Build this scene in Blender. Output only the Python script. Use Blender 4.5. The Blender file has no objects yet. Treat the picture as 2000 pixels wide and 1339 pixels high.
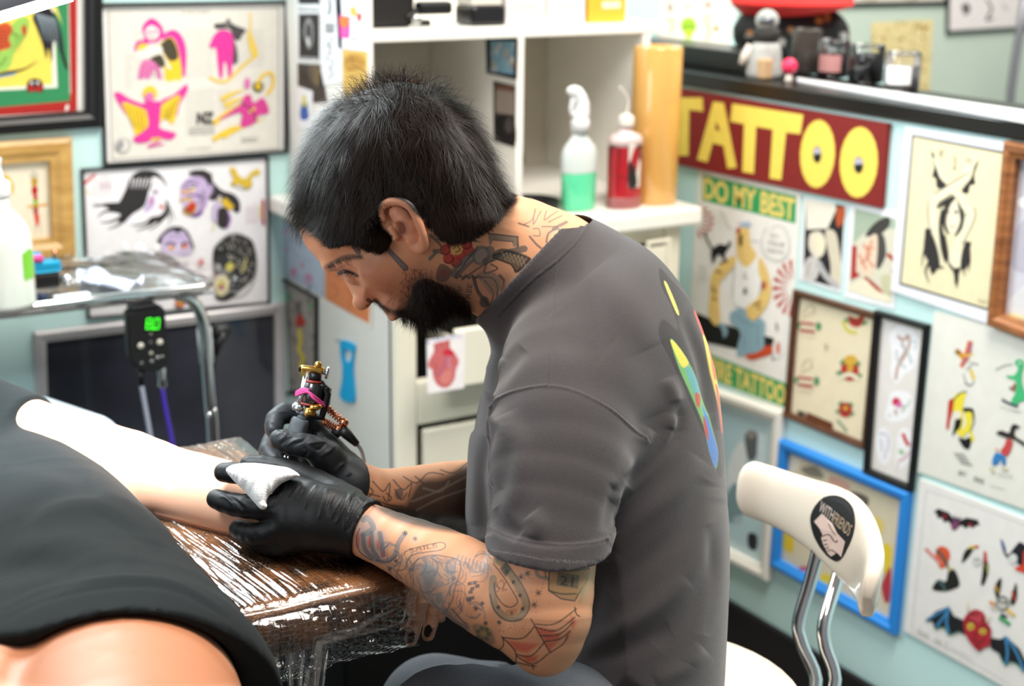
import bpy, bmesh, math, random
import numpy as np
from mathutils import Vector, Matrix
random.seed(7); rng = np.random.default_rng(7)
SC = bpy.context.scene; COL = SC.collection
# ------------------------------------------------------------------ camera
F, CX, CY = 2940.0, 1000.0, 669.5            # focal length and centre for a 2000 x 1339 frame
RWC = np.array([[.85465912, .13145602, -.50227194], [-.51903617, .23984494, -.82041201], [.01261928, .96186991, .27321609]])
EYE = np.array([0., 0., 1.5])
cam_d = bpy.data.cameras.new('camera'); cam = bpy.data.objects.new('camera', cam_d); COL.objects.link(cam)
M = Matrix([[*RWC[0], EYE[0]], [*RWC[1], EYE[1]], [*RWC[2], EYE[2]], [0, 0, 0, 1]]); cam.matrix_world = M
cam_d.sensor_width = 36; cam_d.sensor_fit = 'HORIZONTAL'; cam_d.lens = F / 2000 * 36; cam_d.clip_start = .02
cam_d.dof.use_dof = True; cam_d.dof.focus_distance = 1.50; cam_d.dof.aperture_fstop = 4.4
SC.camera = cam
# ------------------------------------------------------------------ world, lights, exposure
SC.view_settings.view_transform = 'Standard'; SC.view_settings.look = 'None'
SC.view_settings.exposure = 0.10; SC.view_settings.gamma = 1.0; SC.view_settings.use_curve_mapping = False
W = bpy.data.worlds.new('world'); SC.world = W; W.use_nodes = True
W.node_tree.nodes['Background'].inputs[0].default_value = (.93, .96, 1, 1)
W.node_tree.nodes['Background'].inputs[1].default_value = .29
def area(name, loc, target, size, power, color, sy=None):
    l = bpy.data.lights.new(name, 'AREA'); l.energy = power; l.color = color; l.size = size
    if sy: l.shape = 'RECTANGLE'; l.size_y = sy
    o = bpy.data.objects.new(name, l); COL.objects.link(o); o.location = loc
    o.rotation_euler = (Vector(target) - Vector(loc)).to_track_quat('-Z', 'Y').to_euler(); return o
area('task_light', (.315, 1.428, 1.372), (.47, 1.70, .9), .22, 3.6, (.88, .96, 1), .04).data.spread = 1.25
area('window_light', (.35, 2.72, 2.05), (.55, 1.2, 2.0), 1.3, 58, (.88, .96, 1), .8)
area('side_fill', (-1.6, 1.2, 1.7), (1.4, 1.9, .7), 1.2, 16, (.92, .97, 1))  # added soft fill from the left, no lamp stands there
area('far_wall_fill', (3.0, 2.2, 2.5), (3.0, 2.4, 0), 1.0, 34, (1, .97, .90))  # unseen lamp added to brighten the far wall
area('ceiling_light', (1.3, 1.1, 2.8), (1.3, 1.5, 0), 1.2, 88, (1, .94, .86))
# ------------------------------------------------------------------ pixel helpers (a pixel of the photograph -> a point of the room)
def ray(u, v): return RWC @ np.array([(u - CX) / F, (CY - v) / F, -1.])
def P(u, v, d): return EYE + ray(u, v) * d
def on(ax, val, u, v):
    r = ray(u, v); return EYE + r * ((val - EYE[ax]) / r[ax])
def proj(p):
    q = (np.asarray(p) - EYE) @ RWC
    return np.stack([CX + F * q[..., 0] / -q[..., 2], CY - F * q[..., 1] / -q[..., 2], -q[..., 2]], -1)
# ------------------------------------------------------------------ colours and materials
def lin(c):
    if isinstance(c, str): c = [int(c[i:i + 2], 16) for i in (0, 2, 4)]
    c = np.array(c[:3], float) / 255
    return tuple(np.where(c <= .04045, c / 12.92, ((c + .055) / 1.055) ** 2.4))
MATS = {}
def mat(name, col='808080', rough=.6, metal=0, bump=0, bscale=200, coat=0, trans=0, ior=1.45, var=0, vscale=20, sss=0, emit=0, sheen=0, attr=False, alpha=1, stretch=None, spec=.5, bdist=.002):
    if name in MATS: return MATS[name]
    m = bpy.data.materials.new(name); m.use_nodes = True; nt = m.node_tree; b = nt.nodes['Principled BSDF']; L = nt.links.new
    c = (*lin(col), 1)
    b.inputs['Base Color'].default_value = c; b.inputs['Roughness'].default_value = rough; b.inputs['Metallic'].default_value = metal
    b.inputs['Coat Weight'].default_value = coat; b.inputs['Transmission Weight'].default_value = trans; b.inputs['IOR'].default_value = ior
    b.inputs['Specular IOR Level'].default_value = spec
    b.inputs['Coat Roughness'].default_value = .06
    if sss: b.inputs['Subsurface Weight'].default_value = sss; b.inputs['Subsurface Radius'].default_value = (.012, .005, .003); b.inputs['Subsurface Scale'].default_value = .35
    if sheen: b.inputs['Sheen Weight'].default_value = sheen; b.inputs['Sheen Roughness'].default_value = .5
    if emit: b.inputs['Emission Color'].default_value = c; b.inputs['Emission Strength'].default_value = emit
    if alpha < 1: b.inputs['Alpha'].default_value = alpha
    tc = nt.nodes.new('ShaderNodeTexCoord'); src = tc.outputs['Object']
    if stretch:
        mp = nt.nodes.new('ShaderNodeMapping'); mp.inputs['Scale'].default_value = stretch; L(src, mp.inputs[0]); src = mp.outputs[0]
    colout = None
    if attr:
        a = nt.nodes.new('ShaderNodeAttribute'); a.attribute_name = 'Col'; colout = a.outputs['Color']
    if var:
        n = nt.nodes.new('ShaderNodeTexNoise'); n.inputs['Scale'].default_value = vscale; n.inputs['Detail'].default_value = 5; L(src, n.inputs['Vector'])
        r = nt.nodes.new('ShaderNodeMapRange'); r.inputs['From Min'].default_value = .3; r.inputs['From Max'].default_value = .7
        r.inputs['To Min'].default_value = 1 - var; r.inputs['To Max'].default_value = 1 + var; L(n.outputs['Fac'], r.inputs['Value'])
        mx = nt.nodes.new('ShaderNodeMix'); mx.data_type = 'RGBA'; mx.blend_type = 'MULTIPLY'; mx.inputs['Factor'].default_value = 1
        cc = nt.nodes.new('ShaderNodeCombineColor')
        for i in range(3): L(r.outputs[0], cc.inputs[i])
        if colout is not None: L(colout, mx.inputs['A'])
        else: mx.inputs['A'].default_value = c
        L(cc.outputs[0], mx.inputs['B']); colout = mx.outputs['Result']
    if colout is not None: L(colout, b.inputs['Base Color'])
    if bump:
        n = nt.nodes.new('ShaderNodeTexNoise'); n.inputs['Scale'].default_value = bscale; n.inputs['Detail'].default_value = 3; L(src, n.inputs['Vector'])
        bp = nt.nodes.new('ShaderNodeBump'); bp.inputs['Strength'].default_value = bump; bp.inputs['Distance'].default_value = bdist; L(n.outputs['Fac'], bp.inputs['Height']); L(bp.outputs[0], b.inputs['Normal'])
    MATS[name] = m; return m
PRINT = mat('printed_paper', attr=True, rough=.55, var=.03, vscale=60)
PAPER = lambda c: mat('paper_' + c, c, rough=.6, var=.03, vscale=40)
# ------------------------------------------------------------------ object helpers
def tag(o, label=None, cat=None, group=None, kind=None):
    if label: o['label'] = label
    if cat: o['category'] = cat
    if group: o['group'] = group
    if kind: o['kind'] = kind
    return o
def empty(name, loc, label=None, cat=None, group=None, kind=None):
    o = bpy.data.objects.new(name, None); COL.objects.link(o); o.location = loc; o.empty_display_size = .05
    return tag(o, label, cat, group, kind)
def wloc(o):
    v = Vector((0, 0, 0))
    while o is not None: v = v + o.location; o = o.parent
    return v
def obj(name, verts, faces, m, parent=None, smooth=False, cols=None):
    me = bpy.data.meshes.new(name)
    off = np.array(wloc(parent)) if parent is not None else np.zeros(3)
    V = np.asarray(verts, float) - off
    me.from_pydata(V.tolist() if not isinstance(faces, np.ndarray) else V, [], faces if not isinstance(faces, np.ndarray) else faces.tolist())
    o = bpy.data.objects.new(name, me); COL.objects.link(o); me.materials.append(m)
    if parent is not None: o.parent = parent
    if smooth: me.polygons.foreach_set('use_smooth', np.ones(len(me.polygons), bool))
    if cols is not None:
        ca = me.color_attributes.new('Col', 'FLOAT_COLOR', 'POINT'); a = np.ones((len(V), 4), np.float32); a[:, :3] = cols; ca.data.foreach_set('color', a.ravel())
    me.update(); return o
class MB:
    "collects simple shapes into one mesh"
    def __init__(s): s.v = []; s.f = []
    def add(s, v, f):
        n = len(s.v); s.v += [tuple(map(float, x)) for x in v]; s.f += [tuple(i + n for i in q) for q in f]; return s
    def box(s, lo, hi, bev=.0):
        (a, b, c), (x, y, z) = lo, hi; e = min(bev, (x - a) / 3, (y - b) / 3, (z - c) / 3)
        if e <= 0:
            return s.add([(a, b, c), (x, b, c), (x, y, c), (a, y, c), (a, b, z), (x, b, z), (x, y, z), (a, y, z)], [(3, 2, 1, 0), (4, 5, 6, 7), (0, 1, 5, 4), (1, 2, 6, 5), (2, 3, 7, 6), (3, 0, 4, 7)])
        bm = bmesh.new(); bmesh.ops.create_cube(bm, size=1)
        for w in bm.verts: w.co = Vector(((a + x) / 2 + w.co.x * (x - a), (b + y) / 2 + w.co.y * (y - b), (c + z) / 2 + w.co.z * (z - c)))
        bmesh.ops.bevel(bm, geom=bm.edges[:], offset=e, segments=2, affect='EDGES', profile=.5)
        bm.verts.index_update(); s.add([w.co for w in bm.verts], [[w.index for w in f.verts] for f in bm.faces]); bm.free(); return s
    def tube(s, pts, r, n=10, cap=True):
        pts = [np.asarray(p, float) for p in pts]; rs = r if hasattr(r, '__len__') else [r] * len(pts)
        rings = []; up = None
        for i, p in enumerate(pts):
            t = pts[min(i + 1, len(pts) - 1)] - pts[max(i - 1, 0)]; t = t / (np.linalg.norm(t) + 1e-12)
            if up is None: up = np.cross(t, [0, 0, 1.]) if abs(t[2]) < .9 else np.cross(t, [1., 0, 0])
            up = up - t * (up @ t); up /= np.linalg.norm(up) + 1e-12; w = np.cross(t, up)
            rings.append([p + rs[i] * (math.cos(k * 2 * math.pi / n) * up + math.sin(k * 2 * math.pi / n) * w) for k in range(n)])
        v = [q for R in rings for q in R]; f = []
        for i in range(len(pts) - 1):
            for k in range(n): f.append((i * n + k, i * n + (k + 1) % n, (i + 1) * n + (k + 1) % n, (i + 1) * n + k))
        if cap: f.append(tuple(range(n))[::-1]); f.append(tuple((len(pts) - 1) * n + k for k in range(n)))
        return s.add(v, f)
    def lathe(s, c, prof, n=28, axis=(0, 0, 1)):
        ax = np.array(axis, float); ax /= np.linalg.norm(ax); a = np.cross(ax, [1, 0, 0]) if abs(ax[0]) < .9 else np.cross(ax, [0, 1, 0]); a /= np.linalg.norm(a); b = np.cross(ax, a); c = np.asarray(c, float)
        v = [c + ax * h + r * (math.cos(k * 2 * math.pi / n) * a + math.sin(k * 2 * math.pi / n) * b) for r, h in prof for k in range(n)]; f = []
        for i in range(len(prof) - 1):
            for k in range(n): f.append((i * n + k, i * n + (k + 1) % n, (i + 1) * n + (k + 1) % n, (i + 1) * n + k))
        f.append(tuple(range(n))[::-1]); f.append(tuple((len(prof) - 1) * n + k for k in range(n)))
        return s.add(v, f)
    def ball(s, c, r, n=14, ax=None):
        R = np.eye(3) if ax is None else np.asarray(ax, float); r = np.array(r if hasattr(r, '__len__') else [r] * 3, float); c = np.asarray(c, float); m = n // 2 + 1
        v = []; f = []
        for i in range(m + 1):
            th = math.pi * i / m
            for k in range(n):
                ph = 2 * math.pi * k / n; v.append(c + R.T @ (r * np.array([math.sin(th) * math.cos(ph), math.sin(th) * math.sin(ph), math.cos(th)])))
        for i in range(m):
            for k in range(n): f.append((i * n + k, (i + 1) * n + k, (i + 1) * n + (k + 1) % n, i * n + (k + 1) % n))
        return s.add(v, f)
    def build(s, name, m, parent=None, smooth=False): return obj(name, s.v, s.f, m, parent, smooth)
def spline(pts, n=6, closed=False):
    p = np.asarray(pts, float); N = len(p); out = []
    for i in range(N if closed else N - 1):
        if closed: a, b, c, d = p[i - 1], p[i], p[(i + 1) % N], p[(i + 2) % N]
        else: a, b, c, d = p[max(i - 1, 0)], p[i], p[i + 1], p[min(i + 2, N - 1)]
        for t in np.linspace(0, 1, n, endpoint=False):
            out.append(.5 * ((2 * b) + (c - a) * t + (2 * a - 5 * b + 4 * c - d) * t * t + (3 * b - a - 3 * c + d) * t ** 3))
    if not closed: out.append(p[-1])
    return np.array(out)
_txt = {}
def text_mesh(s, bold=0.0):
    k = (s, bold)
    if k not in _txt:
        cu = bpy.data.curves.new('lettering', 'FONT'); cu.body = s; cu.offset = bold; cu.resolution_u = 3
        o = bpy.data.objects.new('lettering', cu); COL.objects.link(o)
        me = bpy.data.meshes.new_from_object(o.evaluated_get(bpy.context.evaluated_depsgraph_get()))
        v = np.array([w.co[:2] for w in me.vertices]); f = [tuple(p.vertices) for p in me.polygons]
        bpy.data.objects.remove(o); bpy.data.curves.remove(cu); bpy.data.meshes.remove(me)
        lo, hi = v.min(0), v.max(0); _txt[k] = ((v - lo) / (hi - lo), f)
    return _txt[k]
class Art:
    "flat print on a plane: every shape is one more thin layer of ink. Shapes are given in photo pixels and laid on the paper's plane."
    EPS = 4e-5
    def __init__(s, ax, val, sgn, lift=0.0012): s.ax, s.val, s.sgn, s.k = ax, val, sgn, 0; s.lift = lift; s.v = []; s.f = []; s.c = []; s.T = (0, 0, 1)
    def crop(s, x, y, sc): s.T = (x, y, sc); return s
    def _put(s, pts, faces, c):
        s.k += 1; n = len(s.v); val = s.val + s.sgn * (s.lift + s.k * s.EPS); x0, y0, sc = s.T
        for u, v in pts: s.v.append(on(s.ax, val, x0 + u / sc, y0 + v / sc))
        c = lin(c)
        for q in faces: s.f.append(tuple(i + n for i in q)); s.c.append(c)
    def poly(s, pts, c, sm=0):
        if sm: pts = spline(pts, sm, True)
        s._put(pts, [tuple(range(len(pts)))], c); return s
    def blob(s, pts, c): return s.poly(pts, c, 5)
    def ell(s, x, y, rx, ry, c, rot=0, n=20):
        t = np.linspace(0, 2 * math.pi, n, endpoint=False); cs, sn = math.cos(math.radians(rot)), math.sin(math.radians(rot))
        return s.poly([(x + rx * math.cos(a) * cs - ry * math.sin(a) * sn, y + rx * math.cos(a) * sn + ry * math.sin(a) * cs) for a in t], c)
    def line(s, pts, w, c, sm=4, closed=False, taper=False):
        p = spline(pts, sm, closed) if sm and len(pts) > 2 else np.asarray(pts, float)
        if closed: p = np.vstack([p, p[:1]])
        d = np.gradient(p, axis=0); d /= np.linalg.norm(d, axis=1)[:, None] + 1e-9; nrm = np.stack([-d[:, 1], d[:, 0]], 1)
        ww = np.full(len(p), w / 2.) if not taper else w / 2. * np.linspace(1, .12, len(p))
        q = np.vstack([p + nrm * ww[:, None], p - nrm * ww[:, None]]); N = len(p)
        s._put(q, [(i, i + 1, N + i + 1, N + i) for i in range(N - 1)], c); return s
    def text(s, t, quad, c, bold=0.02):
        v, f = text_mesh(t, bold); q = np.array(quad, float)  # quad: tl, tr, br, bl
        x, y = v[:, :1], 1 - v[:, 1:]
        pts = (q[0] * (1 - x) + q[1] * x) * (1 - y) + (q[3] * (1 - x) + q[2] * x) * y
        s._put(pts, f, c); return s
    def scribble(s, quad, rows, c, w=1.5, fill=.9, seed=1):
        "lines of writing too small to read"
        r = random.Random(seed); q = np.array(quad, float)
        for i in range(rows):
            y = (i + .5) / rows; x = 0
            while x < fill - .02:
                l = r.uniform(.04, .13); a = (q[0] * (1 - x) + q[1] * x) * (1 - y) + (q[3] * (1 - x) + q[2] * x) * y
                x2 = min(x + l, fill); b = (q[0] * (1 - x2) + q[1] * x2) * (1 - y) + (q[3] * (1 - x2) + q[2] * x2) * y
                s.k -= 1; s.line([a, b], w, c); x = x2 + .025
        s.k += 1
        return s
    def build(s, parent, name='print'):
        o = obj(name, s.v, s.f, PRINT, parent); me = o.data
        ca = me.color_attributes.new('Col', 'FLOAT_COLOR', 'CORNER'); a = []
        for q, c in zip(s.f, s.c): a += [(*c, 1)] * len(q)
        ca.data.foreach_set('color', np.array(a, np.float32).ravel()); me.update(); return o
def ringloft(quad, nrm, prof, name, m, parent):
    "a picture-frame moulding: rings of (inset, height) round a quad"
    q = np.array(quad, float); rings = []
    for ins, h in prof:
        r = []
        for i in range(4):
            a, b, c = q[i - 1], q[i], q[(i + 1) % 4]; e1 = (a - b) / np.linalg.norm(a - b); e2 = (c - b) / np.linalg.norm(c - b)
            sn = np.linalg.norm(np.cross(e1, e2)); r.append(b + (e1 + e2) * ins / sn + nrm * h)
        rings.append(r)
    v = [p for r in rings for p in r]; f = []
    for i in range(len(prof) - 1):
        for k in range(4): f.append((i * 4 + k, i * 4 + (k + 1) % 4, (i + 1) * 4 + (k + 1) % 4, (i + 1) * 4 + k))
    return obj(name, v, f, m, parent)
def picture(name, label, cat, ax, val, sgn, corners, paper, draw, frame=None, fw=.012, fh=.012, th=.001, group=None, mount=None, mw=.0, glass=False):
    "a sheet (and, when given, mount and frame) hung on the plane ax = val; corners: tl, tr, br, bl in photo pixels"
    base = val + sgn * .0008
    q = np.array([on(ax, base, *c) for c in corners]); n = np.zeros(3); n[ax] = sgn
    root = empty(name, tuple(q.mean(0)), label, cat, group)
    qi = q
    if frame is not None:
        ringloft(q, n, [(0, 0), (0, fh * .8), (fw * .2, fh), (fw * .55, fh), (fw * .8, fh * .75), (fw, fh * .7), (fw, 0)], 'frame', frame, root)
        qi = []
        for i in range(4):
            a, b, c = q[i - 1], q[i], q[(i + 1) % 4]; e1 = (a - b) / np.linalg.norm(a - b); e2 = (c - b) / np.linalg.norm(c - b); qi.append(b + (e1 + e2) * (fw * .97))
        qi = np.array(qi)
    if mount is not None:
        ringloft(qi, n, [(0, 0), (0, .0045), (mw, .0045), (mw, .001)], 'mount', PAPER(mount), root)
    v = list(qi) + list(qi + n * th)
    obj('paper', v, [(0, 1, 2, 3)[::-1], (4, 5, 6, 7), (0, 1, 5, 4), (1, 2, 6, 5), (2, 3, 7, 6), (3, 0, 4, 7)], PAPER(paper), root)
    A = Art(ax, base, sgn, th + .0001)
    draw(A)
    if A.v: A.build(root)
    return root
# ================================================================== the room
XR, YB = 1.92, 2.80
AQUA = mat('wall_paint', 'cdf0ee', rough=.5, var=.03, vscale=4, bump=.05, bscale=300)
SAGE = mat('far_wall_light_tone', 'c3d2c4', rough=.7, var=.03, vscale=4)  # the far room's different light and shade put into the wall colour
BLACKG = mat('black_gloss_trim', '0b0a0a', rough=.28, spec=.6, bump=.03, bscale=30)
def struct(name, lo, hi, m, bev=0):
    o = MB().box(lo, hi, bev).build(name, m); o['kind'] = 'structure'; return o
struct('floor', (-3, -1.2, -.06), (5, 4.2, 0), mat('floor_vinyl', '6d6a66', rough=.45, var=.12, vscale=6))
struct('wall_back', (-1.6, YB, 0), (XR + .40, YB + .1, 2.5), AQUA)
struct('wall_far', (XR + .40, 3.25, 0), (5, 3.35, 2.5), SAGE)
struct('wall_right', (XR, -1.0, 0), (XR + .17, YB, 1.168), AQUA)
struct('baseboard_right', (XR - .014, -1.0, 0), (XR - .0005, 2.30, .118), mat('baseboard_black', '111113', rough=.5), .003)
struct('trim_1', (XR - .012, -1.0, 1.170), (XR + .19, YB - .002, 1.199), BLACKG, .004)
LEDGE = 1.1992
struct('wall_right_end', (XR + .191, 2.34, 0), (2.42, YB - .001, 1.199), AQUA)
struct('trim_2', (1.985, 2.36, LEDGE + .0005), (2.09, YB - .003, LEDGE + .042), BLACKG, .003)
# ------------------------------------------------------------------ cabinet under the shelf
CREAM = mat('cream_enamel', 'e3dfcd', rough=.4, coat=.2, var=.03, vscale=8)
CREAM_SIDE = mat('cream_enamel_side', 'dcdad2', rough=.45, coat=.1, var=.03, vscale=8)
WHITE = mat('white_laminate', 'f0eee6', rough=.35, coat=.2, var=.02)
DARKIN = mat('gap_shade', '15120f', rough=.8)
CXL, CYF = 1.17, 2.31
cab = empty('drawer_cabinet', (1.5, 2.55, 0), 'cream metal drawer cabinet below white countertop, top drawer pulled open', 'cabinet')
MB().box((CXL, CYF + .012, .06), (CXL + .018, YB - .004, .917), .004).box((1.780, CYF + .012, .06), (1.798, YB - .004, .917), .003).box((CXL + .018, YB - .03, .06), (1.780, YB - .006, .917)).box((CXL + .018, CYF + .03, .06), (1.780, YB - .03, .08)).build('carcass', CREAM_SIDE, cab)
MB().box((CXL, CYF, .06), (CXL + .045, CYF + .03, .917), .006).box((1.50, CYF + .002, .06), (1.535, CYF + .03, .917), .003).box((1.762, CYF, .06), (1.80, CYF + .03, .917), .003).box((CXL + .045, CYF + .003, .89), (1.762, CYF + .03, .917), .003).box((CXL + .045, CYF + .003, .60), (1.50, CYF + .03, on(1, CYF - .07, 830, 768)[2] - .004), .003).box((CXL + .045, CYF + .003, .06), (1.762, CYF + .03, .10), .003).build('face_frame', CREAM, cab)
MB().box((CXL + .02, CYF + .08, .62), (1.49, CYF + .084, .885)).build('shade_sheet', DARKIN, cab)  # near-black sheet, the shade in the drawer gap put into colour
def drawer(z0, z1, out, x0=CXL + .05, x1=1.495):
    d = MB().box((x0, CYF - .016 - out, z0), (x1, CYF - .001 - out, z1), .004).box((x0 + .02, CYF - out, z0 + .01), (x0 + .03, CYF + .3 - out, z1 - .03)).box((x1 - .03, CYF - out, z0 + .01), (x1 - .02, CYF + .3 - out, z1 - .03)).box((x0 + .03, CYF - out, z0 + .01), (x1 - .03, CYF + .3 - out, z0 + .018)).build('drawer', CREAM, cab)
    return d
dz1 = on(1, CYF - .07, 822, 655)[2]; dz0 = on(1, CYF - .07, 830, 768)[2]
d1 = drawer(dz0, dz1, .055, CXL + .085, 1.497)
drawer(dz1 + .02, .885, 0)
d2 = drawer(.35, .595, 0)
for zz, par, out in ((dz0 + .05, d1, .055), (.47, d2, 0)):
    MB().tube([(1.40, CYF - .017 - out, zz), (1.40, CYF - .035 - out, zz), (1.46, CYF - .035 - out, zz), (1.46, CYF - .017 - out, zz)], .004, 8).build('handle', mat('chrome', 'd8d8da', rough=.12, metal=1), par, True)
door = MB().box((1.54, CYF - .016, .11), (1.757, CYF - .001, .885), .004).build('door', CREAM, cab)
qd = [on(1, CYF - .0165, *c) for c in ((1262, 470), (1310, 463), (1307, 690), (1258, 690))]
ringloft(qd, np.array([0, -1, 0.]), [(0, 0), (0, .003), (.006, .004), (.010, 0)], 'panel_moulding', CREAM, door)
ctr = MB().box((1.135, 2.285, .9205), (1.834, YB - .002, .957), .007).build('countertop', WHITE); tag(ctr, 'long white laminate countertop on the cream drawer cabinet', 'countertop')
CT = .9575
# ------------------------------------------------------------------ shelf unit on the countertop
SX0, SX1, SY = 1.198, 1.80, 2.44
sh = empty('shelf_unit', (1.5, 2.6, CT), 'white open shelf unit with two compartments standing on countertop', 'shelf')
MB().box((SX0 - .016, SY, CT), (SX0, YB - .004, 1.62), .002).build('side_panel', WHITE, sh)
MB().box((SX1 - .012, SY, CT), (SX1 + .006, YB - .004, 1.278), .002).build('side_panel', WHITE, sh)
MB().box((SX0, SY, 1.280), (SX1 + .03, YB - .004, 1.302), .002).build('shelf', WHITE, sh)
MB().box((SX0, SY, CT), (SX1 - .012, YB - .004, CT + .012), .002).build('shelf', WHITE, sh)
MB().box((1.497, SY, CT + .012), (1.513, YB - .016, 1.280), .002).build('divider', WHITE, sh)
MB().box((SX0, YB - .015, CT + .012), (SX1 - .012, YB - .006, 1.279)).build('back_panel', mat('shelf_back', 'c9c3b4', rough=.6, var=.04), sh)
MB().box((SX0, YB - .015, 1.302), (SX1 + .03, YB - .006, 1.62)).build('back_panel', WHITE, sh)
# ================================================================== prints on the walls
BLKF = mat('black_frame', '0e0e10', rough=.35)
def wood(name, c1, c2, sc, rough=.45):
    m = mat(name, c1, rough=rough, coat=.15); nt = m.node_tree; L = nt.links.new
    tc = nt.nodes.new('ShaderNodeTexCoord'); mp = nt.nodes.new('ShaderNodeMapping'); mp.inputs['Scale'].default_value = sc; L(tc.outputs['Object'], mp.inputs[0])
    n = nt.nodes.new('ShaderNodeTexNoise'); n.inputs['Scale'].default_value = 6; n.inputs['Detail'].default_value = 6; L(mp.outputs[0], n.inputs['Vector'])
    r = nt.nodes.new('ShaderNodeValToRGB'); r.color_ramp.elements[0].position = .35; r.color_ramp.elements[1].position = .65
    r.color_ramp.elements[0].color = (*lin(c2), 1); r.color_ramp.elements[1].color = (*lin(c1), 1); L(n.outputs['Fac'], r.inputs[0]); L(r.outputs[0], nt.nodes['Principled BSDF'].inputs['Base Color']); return m
GOLDW = wood('golden_wood', 'd2a860', 'b88c48', (3, 3, 12)); BROWNW = wood('brown_wood', 'a3683a', '7c4a26', (3, 3, 14)); DARKW = wood('dark_wood', '5c341c', '43230f', (3, 3, 14))
LW = (1, YB, -1); RW = (0, XR, -1)
K = '141214'
# ---- 1 red, green and yellow eagle print in the wide black frame
def dr(A):
    A.crop(0, 0, 3.188)
    A.poly([(-250, -60), (480, -60), (480, 690), (-250, 735)], 'b3221c').poly([(-250, -60), (428, -60), (440, 585), (-250, 655)], 'f3efe6').poly([(-250, -60), (424, -60), (436, 628), (-250, 690)], '2f8a57')
    A.poly([(-250, -60), (330, -60), (358, 545), (-250, 575)], 'f4f0e2').poly([(-250, -60), (318, -60), (326, 525), (-250, 560)], 'f3dc5c')
    A.poly([(320, 35), (350, 35), (392, 165), (372, 120)], 'f3dc5c').poly([(410, 655), (430, 650), (425, 685), (405, 690)], 'f3efe6')
    A.blob([(205, 95), (290, 40), (350, 110), (385, 215), (400, 330), (425, 430), (400, 410), (355, 270), (330, 270), (325, 390), (300, 300), (290, 370), (262, 270), (232, 190)], K)
    for i in range(9): A.line([(222 + i * 14, 80 + i * 4), (250 + i * 13, 160), (268 + i * 13, 245 + i * 7)], 7, 'b9c6cf' if i % 2 else '8ba3b0', taper=True)
    A.blob([(60, 180), (120, 110), (180, 120), (175, 210), (130, 270), (90, 330), (60, 420), (-10, 440), (-20, 330), (50, 300)], '9ccb5c').blob([(135, 180), (155, 150), (165, 190), (150, 230)], 'c3281e')
    A.blob([(-60, 200), (30, 140), (80, 180), (55, 240), (70, 290), (20, 310), (-60, 320)], 'cf5126')
    for i in range(6): A.line([(-40, 170 + i * 26), (30, 190 + i * 20), (75, 170 + i * 24)], 6, K, taper=True)
    for i in range(5): A.line([(60 + i * 18, 190 + i * 8), (95 + i * 12, 240), (75 + i * 10, 330)], 4, '4a7a30', taper=True)
    A.line([(-60, 480), (60, 450), (150, 430), (235, 380)], 26, K, taper=True).line([(-60, 490), (40, 470), (100, 458)], 12, '8fb2c6').line([(-40, 380), (10, 400), (40, 350)], 12, '6aa546')
    A.blob([(165, 545), (180, 500), (215, 490), (255, 500), (272, 545), (262, 572), (218, 568), (175, 570)], K).blob([(170, 545), (190, 525), (218, 545), (245, 525), (270, 548), (250, 570), (218, 565), (185, 572)], 'a8201c').ell(198, 515, 9, 11, 'e8e8e8').ell(235, 515, 9, 11, 'e8e8e8')
picture('framed_print', 'red, green and yellow eagle print in wide black frame, top left corner of wall', 'picture', *LW, [(-90, -60), (196, -55), (196, 246), (-90, 268)], 'efece6', dr, BLKF, .031, .02)
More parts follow.
